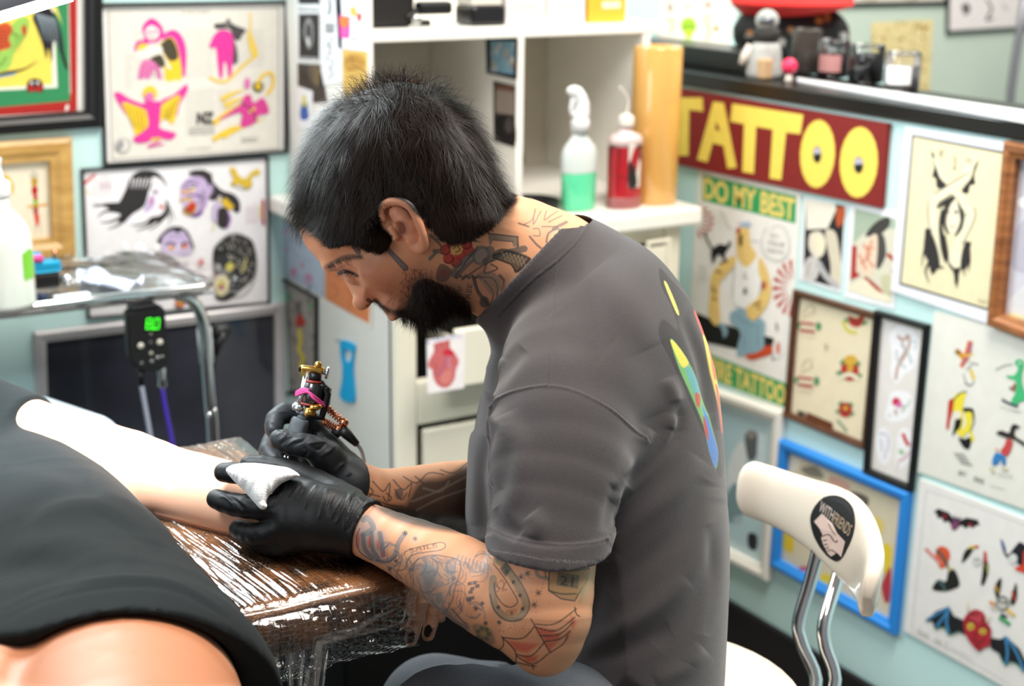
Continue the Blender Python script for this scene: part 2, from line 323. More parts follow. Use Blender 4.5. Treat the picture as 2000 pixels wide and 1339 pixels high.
# ---- 2 cream newsprint flash sheet, thin black frame
def dr(A):
    A.crop(0, 0, 3.188)
    A.poly([(668, 62), (1738, 44), (1742, 930), (695, 1000)], '8a8a88').poly([(674, 68), (1732, 50), (1736, 924), (701, 993)], 'e4e0d6')
    A.text('FLASH SHEET', [(1130, 70), (1310, 66), (1310, 84), (1130, 88)], '555555', 0)
    for q, n in (([(835, 190), (1040, 185), (1040, 500), (840, 505)], 18), ([(1150, 180), (1330, 178), (1335, 480), (1155, 490)], 18), ([(1480, 180), (1650, 178), (1655, 420), (1485, 430)], 14), ([(1150, 560), (1340, 540), (1345, 830), (1155, 850)], 18), ([(770, 330), (830, 330), (835, 560), (775, 560)], 12), ([(1350, 560), (1440, 550), (1445, 690), (1355, 700)], 8)):
        A.scribble(q, n, 'b9b8b2', 5, .98, n)
    pk, yl, dk = 'e0359a', 'f0c930', '47402c'
    # hooded skeleton
    A.blob([(1010, 220), (1075, 185), (1130, 220), (1160, 310), (1155, 460), (1135, 470), (1110, 330), (1080, 250), (1020, 250)], pk).blob([(1000, 270), (1060, 230), (1105, 290), (1135, 480), (1090, 500), (1030, 500), (1020, 400), (985, 330)], yl).blob([(1000, 280), (1055, 235), (1095, 280), (1110, 360), (1060, 380), (1020, 330)], dk)
    A.blob([(835, 320), (850, 260), (900, 240), (885, 170), (940, 112), (1000, 150), (1020, 210), (985, 260), (930, 270), (880, 290)], pk).blob([(850, 300), (880, 270), (920, 280), (880, 310)], yl).blob([(905, 190), (940, 158), (985, 180), (990, 215), (965, 248), (925, 245)], 'e8e2da').ell(930, 200, 11, 9, pk).ell(967, 197, 11, 9, pk).ell(947, 222, 5, 7, dk)
    for i in range(4): A.line([(930 + i * 12, 232), (930 + i * 12, 246)], 3, dk)
    A.blob([(850, 330), (960, 290), (1005, 290), (1010, 330), (960, 345), (870, 375)], 'eae6dc').line([(1000, 320), (1030, 380), (1060, 430)], 18, 'e8e2da').blob([(930, 370), (1000, 340), (1030, 400), (1000, 420), (960, 390)], dk)
    A.blob([(860, 490), (880, 390), (930, 370), (985, 410), (1008, 480), (990, 495), (960, 430), (930, 490), (900, 485)], 'd978ae')
    for i in range(5): A.line([(885 + i * 22, 400), (875 + i * 26, 480)], 4, 'b32577')
    # horse and rider
    A.blob([(1335, 150), (1400, 140), (1420, 112), (1450, 150), (1530, 185), (1510, 215), (1490, 250), (1455, 240), (1430, 180), (1350, 180)], '4a4648').blob([(1450, 240), (1475, 300), (1480, 380), (1455, 400), (1440, 320)], '4a4648').ell(1415, 150, 15, 22, '77706c')
    A.blob([(1305, 285), (1340, 210), (1390, 185), (1440, 205), (1455, 260), (1450, 380), (1440, 470), (1422, 470), (1412, 400), (1395, 390), (1385, 480), (1368, 480), (1355, 390), (1345, 300), (1320, 300)], pk)
    A.line([(1558, 80), (1560, 180), (1555, 270), (1580, 350)], 10, yl).line([(1555, 200), (1600, 330), (1575, 360), (1500, 420), (1400, 510), (1300, 480)], 16, yl).blob([(1550, 190), (1605, 330), (1570, 350), (1545, 260)], 'e9c95a')
    # winged figure
    A.blob([(712, 585), (745, 575), (800, 610), (870, 640), (905, 650), (900, 700), (860, 690), (800, 720), (750, 660)], pk).blob([(1160, 525), (1165, 570), (1120, 650), (1100, 720), (1060, 700), (1005, 700), (1000, 630), (1080, 590)], pk)
    A.blob([(760, 640), (850, 660), (920, 700), (925, 790), (890, 840), (850, 850), (820, 770)], yl).blob([(1120, 590), (1100, 690), (1080, 770), (1030, 740), (995, 750), (1000, 660)], yl)
    for i in range(5): A.line([(775 + i * 28, 650 + i * 10), (830 + i * 18, 790 + i * 10)], 4, '6b5a1e').line([(1110 - i * 20, 610 + i * 18), (1060 - i * 10, 740)], 4, '6b5a1e')
    A.ell(935, 580, 46, 46, yl).blob([(905, 590), (940, 575), (960, 600), (955, 630), (1000, 640), (995, 760), (1000, 800), (1095, 830), (1060, 870), (960, 850), (930, 880), (860, 890), (832, 860), (920, 790), (915, 700), (905, 640)], pk).ell(935, 602, 25, 28, 'd874b0').line([(930, 855), (1000, 870), (920, 910)], 8, pk).line([(940, 868), (1000, 862)], 14, yl).line([(920, 915), (1020, 895)], 10, pk)
    # rider in flames
    for a, b in (((1330, 770), (1500, 640)), ((1380, 620), (1520, 560)), ((1400, 660), (1520, 610)), ((1330, 870), (1480, 780)), ((1380, 850), (1640, 740))): A.line([a, ((a[0] + b[0]) / 2, (a[1] + b[1]) / 2 - 8), b], 34, yl, taper=True)
    A.blob([(1360, 750), (1440, 690), (1500, 650), (1520, 600), (1560, 590), (1580, 640), (1640, 610), (1675, 700), (1610, 720), (1580, 770), (1500, 790), (1500, 700)], 'd63f92').ell(1540, 520, 20, 36, 'd878ae').ell(1608, 540, 34, 34, '57572a').ell(1608, 540, 17, 17, yl).line([(1600, 520), (1650, 460), (1695, 460), (1700, 530), (1660, 590)], 18, yl).line([(1550, 700), (1590, 670)], 14, yl).line([(1500, 640), (1560, 680), (1600, 760)], 8, '4a3430')
    A.text('NZ', [(1228, 700), (1332, 696), (1332, 768), (1226, 772)], '2a2a2a', .04).scribble([(1180, 790), (1345, 780), (1345, 838), (1180, 845)], 3, '888888', 5, .95, 3)
    A.ell(765, 905, 46, 46, '77777a').ell(763, 905, 42, 42, 'e2ded6').ell(748, 905, 22, 34, '9a9a9a', 20).scribble([(1505, 855), (1620, 850), (1620, 885), (1505, 890)], 2, '555555', 5, .9, 9).scribble([(1165, 915), (1330, 905), (1330, 930), (1165, 940)], 1, '999999', 5, .95, 4)
picture('framed_print', 'cream flash sheet of pink and yellow figures in thin black frame', 'picture', *LW, [(191, 6), (560, 0), (559, 298), (201, 324)], 'f0eeea', dr, BLKF, .006, .012)
# ---- 3 dagger print, golden wooden frame
def dr(A):
    A.crop(0, 330, 4.057)
    A.line([(285, 400), (282, 520), (300, 660)], 4, '6a6458').line([(318, 410), (320, 520), (318, 640)], 4, '6a6458').blob([(272, 360), (305, 360), (312, 400), (292, 462), (275, 400)], 'd8432c').poly([(262, 210), (300, 210), (302, 360), (270, 360)], 'c1281c').ell(275, 170, 26, 42, 'b82018').poly([(262, 240), (298, 240), (298, 280), (262, 280)], '8cc040').ell(272, 102, 26, 36, 'e0b02c')
    for y in (80, 100, 122, 305, 335): A.line([(250, y), (300, y)], 6, '3a2c14')
    A.line([(215, 300), (300, 288), (385, 282)], 16, 'e0a62c').line([(268, 15), (270, 60)], 6, K).line([(240, 40), (252, 70)], 6, K).line([(298, 36), (288, 68)], 6, K)
    A.line([(10, 50), (70, 80), (95, 150), (80, 200)], 30, 'e6bd38').line([(5, 60), (60, 95), (75, 150)], 8, '4a3c18')
picture('framed_print', 'dagger and crescent print in wide golden wooden frame', 'picture', *LW, [(-60, 279), (135, 266), (143, 500), (-60, 520)], 'efe6ce', dr, GOLDW, .040, .022)
# ---- 4 white sheet of monster heads, thin dark frame
def dr(A):
    A.crop(150, 290, 4.0575); lv, pu = 'c9b4dc', '7a4a9a'
    A.poly([(50, 270), (140, 195), (155, 205), (52, 300)], 'd23a32').line([(48, 310), (110, 370)], 8, 'e8d890').scribble([(110, 230), (270, 205), (300, 370), (120, 390)], 11, 'e3aaa8', 3, .95, 5).scribble([(180, 270), (280, 255), (285, 320), (185, 330)], 4, '8a8088', 4, .95, 6)
    # woman with long black hair
    A.blob([(620, 250), (690, 250), (712, 330), (705, 400), (690, 440), (690, 490), (650, 530), (590, 520), (500, 560), (440, 600), (390, 600), (410, 540), (520, 480), (580, 350)], 'f6f2fa').blob([(530, 500), (570, 400), (600, 370), (620, 420), (590, 480)], lv).ell(590, 415, 18, 34, 'c890c0').ell(672, 462, 20, 16, 'd4643c').line([(600, 345), (630, 340), (640, 352)], 6, K).blob([(600, 330), (640, 330), (640, 360), (610, 360)], 'a8a0b0')
    A.blob([(235, 450), (320, 440), (380, 340), (420, 240), (480, 185), (560, 172), (640, 190), (700, 260), (718, 340), (708, 300), (660, 240), (600, 225), (590, 300), (570, 340), (550, 420), (520, 470), (440, 520), (400, 560), (330, 580), (345, 520), (280, 500)], '2c2a2c')
    for i in range(6): A.line([(440 + i * 28, 235 + (i % 2) * 6), (432 + i * 27, 290), (425 + i * 26, 320)], 13, 'f4f2f6', taper=True)
    for p in ([(330, 440), (230, 440), (130, 465)], [(330, 490), (220, 500), (160, 550)], [(360, 540), (270, 580), (180, 585)], [(390, 560), (320, 610), (240, 640)], [(300, 470), (210, 450), (120, 440)], [(600, 560), (520, 600), (430, 610)], [(640, 550), (560, 620), (470, 650)], [(690, 540), (640, 600), (570, 650)]): A.line(p, 26, '2c2a2c', taper=True)
    A.blob([(705, 400), (720, 470), (715, 540), (640, 580), (560, 590), (590, 545), (660, 530), (700, 480)], '2c2a2c').line([(710, 420), (760, 520), (770, 570)], 14, '2c2a2c', taper=True).line([(720, 470), (740, 560), (720, 620)], 12, '2c2a2c', taper=True)
    # roaring ape head
    A.blob([(890, 210), (930, 175), (1010, 170), (1070, 210), (1080, 260), (1150, 330), (1240, 360), (1290, 420), (1290, 500), (1250, 500), (1190, 420), (1100, 410), (1050, 400), (1040, 300), (990, 230)], '353033')
    for i in range(12): A.line([(895 + i * 16, 200 - (i % 3) * 8), (885 + i * 18, 172 - (i % 4) * 5 + max(0, i - 6) * 7)], 10, '353033', taper=True)
    A.blob([(822, 300), (870, 240), (960, 220), (1020, 250), (1045, 320), (1040, 430), (1000, 500), (940, 540), (870, 530), (835, 480), (850, 430), (815, 420), (825, 350)], lv).blob([(840, 500), (880, 440), (950, 440), (930, 520), (880, 530)], 'b49a30').blob([(860, 490), (900, 430), (940, 430), (930, 490), (890, 510)], 'c63a26').line([(820, 410), (870, 400), (920, 410)], 22, 'd8b23c').line([(830, 340), (870, 350), (930, 330)], 16, 'd49a30').ell(920, 320, 24, 14, 'e8d8a0').ell(855, 335, 16, 11, 'e8b060')
    for p in ([(850, 285), (900, 270), (960, 290)], [(960, 350), (990, 400), (960, 440)], [(1000, 330), (1010, 420), (970, 500)], [(830, 300), (880, 310), (940, 300)], [(870, 380), (940, 370), (985, 390)], [(850, 470), (940, 530), (1000, 490)]): A.line(p, 9, '4a3460')
    A.ell(1055, 330, 26, 50, lv, 15).line([(1040, 300), (1075, 310), (1060, 380)], 6, '4a3460').line([(870, 262), (920, 248), (980, 262)], 5, pu).blob([(930, 520), (1000, 490), (980, 530), (920, 545)], pu)
    # dog-like shape, shrunken head
    A.blob([(1212, 170), (1235, 145), (1262, 170), (1290, 220), (1340, 235), (1380, 190), (1420, 165), (1440, 160), (1452, 205), (1410, 215), (1385, 240), (1390, 290), (1360, 320), (1310, 295), (1270, 280), (1240, 300), (1225, 280), (1240, 230)], 'dcbc38').line([(1222, 270), (1250, 300), (1350, 325), (1390, 285)], 6, '6a5a1c')
    A.poly([(1140, 420), (1180, 388), (1250, 460), (1205, 492)], 'e2ba30').blob([(1080, 440), (1130, 410), (1140, 480), (1120, 580), (1080, 570), (1070, 500)], 'cdbcdc').blob([(1120, 480), (1180, 470), (1205, 540), (1190, 620), (1150, 630), (1115, 590)], '353033').line([(1195, 500), (1215, 560), (1190, 630)], 16, '8a5aa8').line([(1090, 590), (1075, 660)], 12, 'd8d2a8').blob([(1110, 400), (1140, 370), (1150, 420), (1120, 430)], 'cfc8bc')
    A.poly([(1465, 405), (1488, 402), (1490, 606), (1470, 608)], 'b02038').poly([(1445, 450), (1465, 448), (1467, 560), (1450, 562)], 'e4d8a0').scribble([(1340, 450), (1440, 440), (1445, 590), (1345, 600)], 11, 'd4a6c0', 3, .95, 8)
    # pale man's head
    A.blob([(640, 730), (690, 660), (760, 620), (860, 640), (910, 720), (930, 790), (900, 790), (880, 720), (700, 700), (680, 760)], '2c2a2c').blob([(670, 760), (690, 690), (760, 650), (795, 670), (840, 650), (890, 720), (910, 800), (880, 850), (700, 830)], 'cdbce0').blob([(755, 620), (840, 625), (800, 668)], '2c2a2c')
    A.line([(700, 765), (750, 745), (790, 780)], 16, '4a3a58').line([(820, 780), (850, 745), (890, 755)], 16, '4a3a58').ell(750, 785, 24, 18, 'e89a2c').ell(852, 776, 26, 18, 'e07028').line([(730, 700), (790, 690), (850, 700)], 7, '9080b0').line([(838, 838), (850, 845)], 8, '4a3a58')
    # hairy beast head
    A.blob([(1085, 800), (1130, 740), (1200, 690), (1290, 680), (1380, 720), (1415, 800), (1425, 900), (1410, 1000), (1370, 1060), (1290, 1130), (1200, 1200), (1110, 1190), (1090, 1100), (1080, 950)], '38383a')
    r = random.Random(3)
    for i in range(90):
        a = r.uniform(.15, 1.0); b = r.uniform(-2.6, 1.2); x = 1245 + 150 * a * math.cos(b); y = 910 + 215 * a * math.sin(b); A.k -= .8; A.line([(x, y), (x + 18 * math.cos(b + .4), y + 26 * math.sin(b + .4))], 11, r.choice(['d8d4c0', 'c9c5b0', '38383a', 'e4e2da', '2c2c2c']), taper=True)
    A.k = int(A.k + 2)
    for i in range(34):
        b = -2.9 + i * .135; x = 1255 + 165 * math.cos(b); y = 925 + 245 * math.sin(b)
        if y < 1190: A.line([(x, y), (x + 22 * math.cos(b + .5), y + 26 * math.sin(b + .5))], 14, '38383a', taper=True)
    A.blob([(1095, 1030), (1140, 1000), (1200, 1030), (1200, 1120), (1150, 1170), (1100, 1140)], 'd8d0a0').blob([(1110, 1060), (1150, 1030), (1185, 1070), (1160, 1110), (1120, 1110)], 'c8b840').ell(1145, 1100, 24, 18, 'b04a8a').line([(1085, 830), (1180, 815), (1290, 850)], 22, '2c2c2c').blob([(1180, 930), (1220, 900), (1250, 940), (1200, 975)], 'd6cc6a').blob([(1110, 920), (1140, 920), (1135, 960), (1110, 960)], 'b0aaa8').line([(1310, 980), (1330, 920), (1345, 870)], 16, 'cfc67c')
    A.ell(820, 1225, 42, 28, 'c84828').ell(820, 1225, 20, 14, 'e0b030').ell(985, 900, 24, 24, 'd4442c')
picture('framed_print', 'white sheet of black haired woman and monster heads, thin dark frame', 'picture', *LW, [(157, 329), (523, 304), (526, 592), (170, 622)], 'f4f3f6', dr, BLKF, .0045, .010)
# ---- 5 dark glass in a silver frame, low on the wall
def dr(A):
    A.crop(0, 380, 2.575)
    A.line([(385, 720), (400, 800), (430, 1100)], 8, '0d0d10')
g = picture('framed_glass', 'big dark glass panel in pale silver frame low on the wall', 'picture', *LW, [(64, 646), (553, 588), (556, 990), (76, 1060)], '1b1d24', dr, mat('silver_frame', 'c9c6c8', rough=.4, metal=.3), .022, .014)
for ch in g.children:
    if ch.name.startswith('paper'): ch.name = 'glass_panel'; ch.data.materials[0] = mat('dark_glass', '34363f', rough=.12, coat=.3, var=.35, vscale=5, spec=.7)
# ================================================================== right wall
# ---- painted sign
def dr(A):
    A.crop(1300, 0, 2.857); y, y2 = 'f0d75c', 'e0b23a'
    A.poly([(84, 545), (206, 545), (210, 622), (132, 612), (128, 868), (74, 868), (80, 600)], y).poly([(265, 566), (325, 574), (396, 935), (345, 940), (322, 812), (262, 798), (234, 905), (176, 890)], y).poly([(283, 676), (305, 730), (275, 724)], '7d1512')
    A.poly([(372, 578), (768, 640), (752, 748), (672, 738), (645, 1004), (580, 994), (598, 722), (505, 706), (492, 968), (428, 958), (438, 692), (360, 678)], y)
    for x, yy, rx, ry in ((848, 858, 98, 192), (1078, 905, 107, 200)): A.ell(x, yy, rx, ry, y2, 3).ell(x, yy, rx - 3, ry - 4, y, 3)
    for x, yy, rx, ry in ((846, 862, 24, 48), (1077, 920, 27, 48)): A.ell(x, yy, rx, ry, K).blob([(x - rx + 5, yy), (x - rx + 7, yy - 26), (x, yy - ry + 4), (x + rx - 7, yy - 26), (x + rx - 5, yy), (x + 4, yy - 8)], 'b9b6c4')
sg = picture('tattoo_sign', 'long dark red board with yellow lettering TATTOO under the black ledge', 'sign', *RW, [(1318, 170), (1741, 241), (1728, 405), (1318, 318)], '7d1512', dr, th=.010)
# ---- DO MY BEST poster
def dr(A):
    A.crop(1330, 320, 2.68); gr = '2f9e5c'; yl = 'f0d876'; sk = 'ecc878'; jn = '8fb0bd'
    A.poly([(112, 55), (605, 168), (600, 312), (110, 190)], gr).text('DO MY BEST', [(118, 66), (598, 180), (592, 300), (116, 182)], yl, .035)
    A.poly([(60, 960), (556, 1150), (550, 1278), (60, 1090)], gr).text('EMPIRE TATTOO', [(70, 975), (548, 1160), (542, 1264), (68, 1085)], yl, .04)
    for i in range(9):
        a = math.radians(-100 + i * 22); A.poly([(80 + 22 * math.cos(a), 300 + 40 * math.sin(a)), (80 + 92 * math.cos(a - .09), 300 + 84 * math.sin(a - .09)), (80 + 92 * math.cos(a + .09), 300 + 84 * math.sin(a + .09))], 'b8302a') if math.cos(a) > -.2 else None
    for i in range(9):
        a = math.radians(100 + i * 20); A.poly([(590 + 30 * math.cos(a), 650 + 40 * math.sin(a)), (590 + 110 * math.cos(a - .08), 650 + 150 * math.sin(a - .08)), (590 + 110 * math.cos(a + .08), 650 + 150 * math.sin(a + .08))], 'c23a30') if 590 + 110 * math.cos(a) < 585 else None
    A.blob([(480, 420), (475, 330), (540, 330), (570, 400), (560, 480), (500, 510), (430, 470), (420, 390), (450, 335)], 'd0cec8').blob([(480, 415), (478, 338), (535, 338), (562, 400), (552, 475), (500, 502), (438, 466), (428, 392), (455, 342)], 'f0ece4').text('TO', [(470, 365), (510, 372), (508, 392), (468, 386)], '8a8a8a').text('YOUR', [(452, 400), (545, 415), (543, 438), (450, 424)], '8a8a8a').text('DEATH', [(450, 440), (540, 456), (538, 476), (448, 460)], '8a8a8a')
    A.poly([(75, 775), (200, 830), (330, 870), (480, 910), (500, 930), (490, 1000), (440, 970), (300, 970), (75, 920)], '15120f').ell(505, 965, 26, 56, 'f0ece6').ell(508, 965, 10, 34, 'd8604a').line([(480, 1010), (482, 1025)], 10, K)
    A.blob([(290, 760), (330, 740), (390, 790), (440, 830), (436, 900), (430, 970), (380, 990), (300, 1005), (295, 960), (310, 880), (260, 830), (258, 780)], jn).line([(290, 790), (350, 840), (420, 850)], 7, '6f929f').line([(320, 890), (330, 960)], 7, '6f929f').line([(400, 860), (405, 960)], 7, '6f929f')
    A.blob([(335, 1000), (400, 985), (450, 950), (478, 960), (470, 995), (410, 1015), (365, 1025)], 'cf4a22')
    A.blob([(290, 480), (400, 490), (420, 600), (400, 720), (370, 760), (300, 745), (270, 700), (280, 580)], 'f6f4ef').line([(285, 480), (275, 600), (270, 700)], 4, '9a9a94').line([(410, 500), (425, 600), (405, 700)], 4, '9a9a94')
    A.blob([(290, 355), (320, 325), (355, 345), (362, 420), (395, 480), (345, 540), (300, 500), (290, 440)], sk).poly([(300, 310), (360, 300), (368, 330), (320, 335)], 'a9bccb').blob([(290, 340), (310, 335), (305, 365), (290, 360)], 'b83028').blob([(303, 375), (322, 370), (320, 430), (303, 420)], '6a4a26').line([(362, 400), (410, 405)], 4, '999999')
    A.blob([(275, 480), (285, 520), (240, 580), (205, 620), (200, 720), (205, 820), (180, 845), (145, 790), (150, 680), (160, 580), (210, 520)], sk).blob([(410, 490), (445, 540), (470, 640), (460, 720), (420, 780), (380, 820), (345, 790), (345, 750), (400, 700), (425, 640), (405, 560)], sk)
    for p in ([(200, 520), (240, 510)], [(180, 560), (215, 570)], [(165, 640), (180, 680)], [(165, 700), (185, 710)], [(380, 740), (420, 720)], [(400, 760), (415, 745)]): A.line(p, 11, '7a5026')
    A.ell(434, 635, 11, 24, 'b8402a').blob([(195, 835), (230, 840), (245, 880), (225, 910), (215, 870)], '8aa8b4')
    A.blob([(160, 450), (200, 420), (240, 425), (250, 400), (262, 420), (240, 450), (228, 480), (245, 510), (228, 505), (205, 475), (185, 480), (172, 520), (160, 500)], K).line([(165, 450), (140, 400), (125, 370), (140, 365)], 9, K).line([(330, 570), (345, 575)], 5, '444444').line([(322, 590), (350, 598)], 4, '444444').line([(328, 650), (345, 680)], 8, '444444').line([(345, 650), (326, 680)], 8, '444444')
    A.scribble([(95, 520), (140, 530), (140, 620), (95, 610)], 5, 'b8b8b4', 4, .95, 2).line([(205, 240), (240, 290)], 4, 'b8b8b4').line([(235, 300), (262, 345)], 5, 'b8b8b4').line([(498, 830), (502, 870)], 8, '777777')


picture('poster', 'green banded poster DO MY BEST with tattooed man in white vest and black cat', 'poster', *RW, [(1366, 330), (1566, 378), (1536, 802), (1340, 720)], 'f3efe8', dr, th=.002)
# ---- pair of samurai prints
def dr(A):
    A.crop(1540, 370, 2.625)
    A.poly([(88, 50), (290, 82), (262, 510), (75, 455)], '1d1c22').poly([(88, 50), (240, 74), (245, 100), (200, 200), (92, 205)], 'eee8d8').blob([(245, 100), (288, 90), (285, 160), (250, 190)], 'b8542c').blob([(110, 230), (160, 215), (190, 260), (180, 330), (140, 350), (105, 300)], 'e6ddca').ell(160, 280, 26, 44, 'efe6c8').blob([(80, 460), (85, 370), (130, 340), (160, 380), (140, 460)], 'cfcac6').blob([(190, 210), (240, 220), (262, 320), (270, 400), (262, 500), (220, 480), (215, 380), (200, 300)], 'd8ceb8').line([(150, 370), (190, 440), (250, 500)], 30, 'b9b6b8').line([(95, 440), (110, 370)], 6, '8a8688')
picture('print', 'dark print of pale samurai with big sword beside the green poster', 'picture', *RW, [(1571, 384), (1655, 400), (1643, 572), (1560, 545)], 'eef0f4', dr, group=None)
def dr(A):
    A.crop(1540, 370, 2.625)
    A.poly([(340, 95), (552, 150), (530, 580), (308, 520)], 'd8d4c0').poly([(340, 95), (550, 150), (548, 200), (400, 210), (330, 280)], 'a9b9a4').blob([(400, 220), (450, 165), (510, 140), (520, 180), (470, 230), (400, 240)], '3d3a38').blob([(455, 230), (490, 240), (500, 330), (470, 400), (450, 390)], '4a4644').blob([(370, 300), (420, 240), (455, 240), (450, 380), (420, 440), (360, 420), (350, 350)], 'e6d0b8')
    for p in ([(380, 280), (420, 330), (370, 380)], [(430, 260), (400, 340), (440, 400)], [(360, 330), (400, 410)], [(390, 300), (440, 300)]): A.line(p, 9, 'd4785e')
    A.poly([(325, 285), (350, 290), (345, 420), (370, 440), (318, 465)], 'b02826').line([(505, 330), (545, 370), (535, 430)], 20, 'b03a30').line([(390, 450), (450, 500), (500, 560)], 18, 'b03a30').blob([(320, 490), (390, 460), (440, 510), (520, 550), (510, 580), (320, 520)], 'eae2c8').blob([(480, 440), (530, 450), (520, 540), (480, 510)], 'c8c4a0')
picture('print', 'red and cream samurai print above the small black framed print', 'picture', *RW, [(1660, 398), (1757, 412), (1748, 604), (1650, 580)], 'eef0f4', dr)
# ---- woman with crossed arms, white mount
def dr(A):
    A.crop(1740, 240, 3.188); ink = '2b2728'; pa = 'e9deb8'
    A.poly([(132, 72), (714, 180), (612, 1170), (52, 1005)], ink).poly([(142, 86), (702, 192), (602, 1154), (64, 994)], pa)
    A.blob([(250, 180), (275, 210), (300, 330), (345, 385), (320, 410), (285, 400), (280, 350), (258, 330), (270, 270)], ink).blob([(548, 235), (520, 270), (500, 340), (440, 420), (480, 440), (495, 390), (525, 380), (520, 320)], ink)
    A.blob([(290, 230), (320, 320), (380, 360), (430, 330), (470, 230), (520, 200), (500, 330), (440, 390), (330, 470), (290, 500), (295, 640), (300, 760), (330, 860), (280, 880), (250, 740), (230, 620), (235, 480), (270, 440), (350, 390), (300, 320), (265, 220)], 'eee6c6')
    A.blob([(385, 450), (430, 430), (500, 520), (520, 590), (490, 680), (440, 790), (430, 900), (390, 910), (350, 870), (400, 740), (440, 620), (450, 570)], 'eee6c6')
    A.blob([(330, 560), (350, 500), (400, 480), (440, 540), (440, 620), (400, 690), (350, 660), (325, 600)], 'efe7ca')
    for p, w in (([(300, 520), (340, 495), (390, 460)], 26), ([(330, 540), (310, 620), (320, 700), (345, 800)], 34), ([(440, 540), (450, 600), (410, 690)], 24), ([(235, 660), (225, 740), (260, 870)], 44), ([(480, 740), (470, 820), (440, 880)], 44), ([(330, 700), (350, 800), (360, 880), (390, 920)], 20), ([(395, 905), (415, 960), (410, 1030)], 26), ([(250, 850), (215, 920), (240, 1000)], 22), ([(230, 720), (205, 800), (190, 900)], 20), ([(480, 780), (490, 860), (480, 930)], 20), ([(440, 880), (465, 960)], 16), ([(260, 880), (300, 890), (330, 900)], 14)): A.line(p, w, ink, taper=True)
    for p in ([(235, 480), (232, 600), (275, 830)], [(520, 520), (520, 600), (440, 760)], [(270, 440), (380, 370), (480, 310)], [(410, 470), (450, 560), (480, 570)], [(290, 500), (380, 440)], [(480, 210), (470, 250)], [(500, 215), (490, 260)], [(300, 170), (310, 210)], [(320, 160), (320, 200)], [(397, 200), (400, 290)], [(380, 280), (402, 290)]): A.line(p, 5, '6a625a')
    for q in ([(222, 660), (255, 690), (290, 790), (302, 890), (255, 885), (205, 800)], [(452, 770), (482, 738), (494, 830), (465, 905), (432, 895)], [(298, 640), (325, 680), (348, 790), (340, 870), (312, 790)], [(322, 575), (340, 505), (385, 470), (355, 540), (342, 620), (362, 695), (328, 650)], [(415, 495), (452, 560), (442, 650), (395, 705), (430, 620), (428, 560)], [(278, 525), (330, 482), (395, 450), (385, 485), (320, 515)], [(365, 870), (395, 905), (430, 900), (415, 960), (400, 1010), (392, 940)], [(240, 870), (300, 890), (330, 905), (290, 905), (255, 940)]): A.blob(q, ink)
    A.ell(350, 552, 12, 8, '4a4444').ell(405, 552, 12, 8, '4a4444').line([(365, 640), (395, 645)], 6, '9a7a68').scribble([(540, 1090), (600, 1105), (598, 1130), (538, 1115)], 2, '7a7250', 4, .9, 4)
picture('print', 'ink print of long haired woman with crossed raised arms on wide white mount', 'picture', *RW, [(1773, 246), (1976, 277), (1940, 634), (1744, 566)], 'e9eaf2', dr, th=.006)
# ---- brown wooden frame at the right edge
def dr(A):
    A.crop(1740, 240, 3.188)
    A.blob([(790, 480), (830, 460), (840, 520), (800, 520)], 'f4f6f8').blob([(760, 700), (860, 600), (870, 900), (760, 900)], 'b5b3c0').blob([(740, 1100), (860, 1000), (860, 1190), (740, 1180)], 'd6d6d8').line([(735, 1185), (850, 1220)], 22, 'd8d4a0')
picture('framed_print', 'pale picture in brown wooden frame at the right edge of the wall', 'picture', *RW, [(1974, 274), (2130, 300), (2095, 690), (1940, 632)], 'c9c8d2', dr, BROWNW, .024, .020)
# ---- rose flash, dark wooden frame
def rose(A, x, y, s, r, banner=True):
    A.blob([(x - 34 * s, y - 30 * s), (x + 5 * s, y - 50 * s), (x + 40 * s, y - 25 * s), (x + 38 * s, y + 28 * s), (x, y + 46 * s), (x - 38 * s, y + 22 * s)], 'b5302a')
    A.ell(x + 4 * s, y - 12 * s, 16 * s, 14 * s, 'd9a838').line([(x - 20 * s, y + 5 * s), (x, y + 18 * s), (x + 25 * s, y)], 5 * s, '5a1a1a').line([(x - 18 * s, y - 28 * s), (x + 5 * s, y - 38 * s), (x + 28 * s, y - 20 * s)], 4 * s, '5a1a1a')
    for dx, dy, rot in ((-46, 10, 20), (44, 24, -30), (38, -38, 40), (-30, -44, -40)): A.ell(x + dx * s, y + dy * s, 17 * s, 9 * s, '3f8f5c', rot)
    if banner: A.line([(x - 46 * s, y + 34 * s * r), (x, y + 14 * s * r), (x + 46 * s, y + 40 * s * r)], 20 * s, 'efe6cc')
def dr(A):
    A.crop(1540, 370, 2.625)
    rose(A, 345, 660, 1.0, -1); A.line([(280, 670), (300, 720), (350, 735)], 18, 'd8cc5a'); rose(A, 312, 930, 1.1, 1); A.ell(318, 875, 34, 28, 'd9ac3c'); rose(A, 290, 1130, .8, 1, False); A.line([(250, 1180), (280, 1215), (300, 1240)], 9, '4a8a6a')
    for x, y in ((95, 700), (85, 980)):
        for i in range(4): A.poly([(x - 40, y + i * 20 - 25), (x + 40, y + i * 20 - 15), (x + 36, y + i * 20 - 3), (x - 36, y + i * 20 - 13)], 'b33a34' if i % 2 == 0 else 'eedfc4')
        A.ell(x + 58, y, 13, 22, '3f8f5c').ell(x - 45, y - 5, 10, 14, '3f8f5c').line([(x - 20, y - 60), (x, y - 100), (x + 30, y - 110), (x + 35, y - 60)], 3, 'a09880').line([(x - 25, y - 40), (x + 30, y - 70)], 3, 'a09880')
    A.line([(190, 790), (195, 820)], 10, 'b0a488').poly([(45, 1130), (85, 1142), (85, 1165), (45, 1150)], '2c2622').poly([(95, 1140), (225, 1195), (225, 1250), (80, 1195)], '6a3a1e')
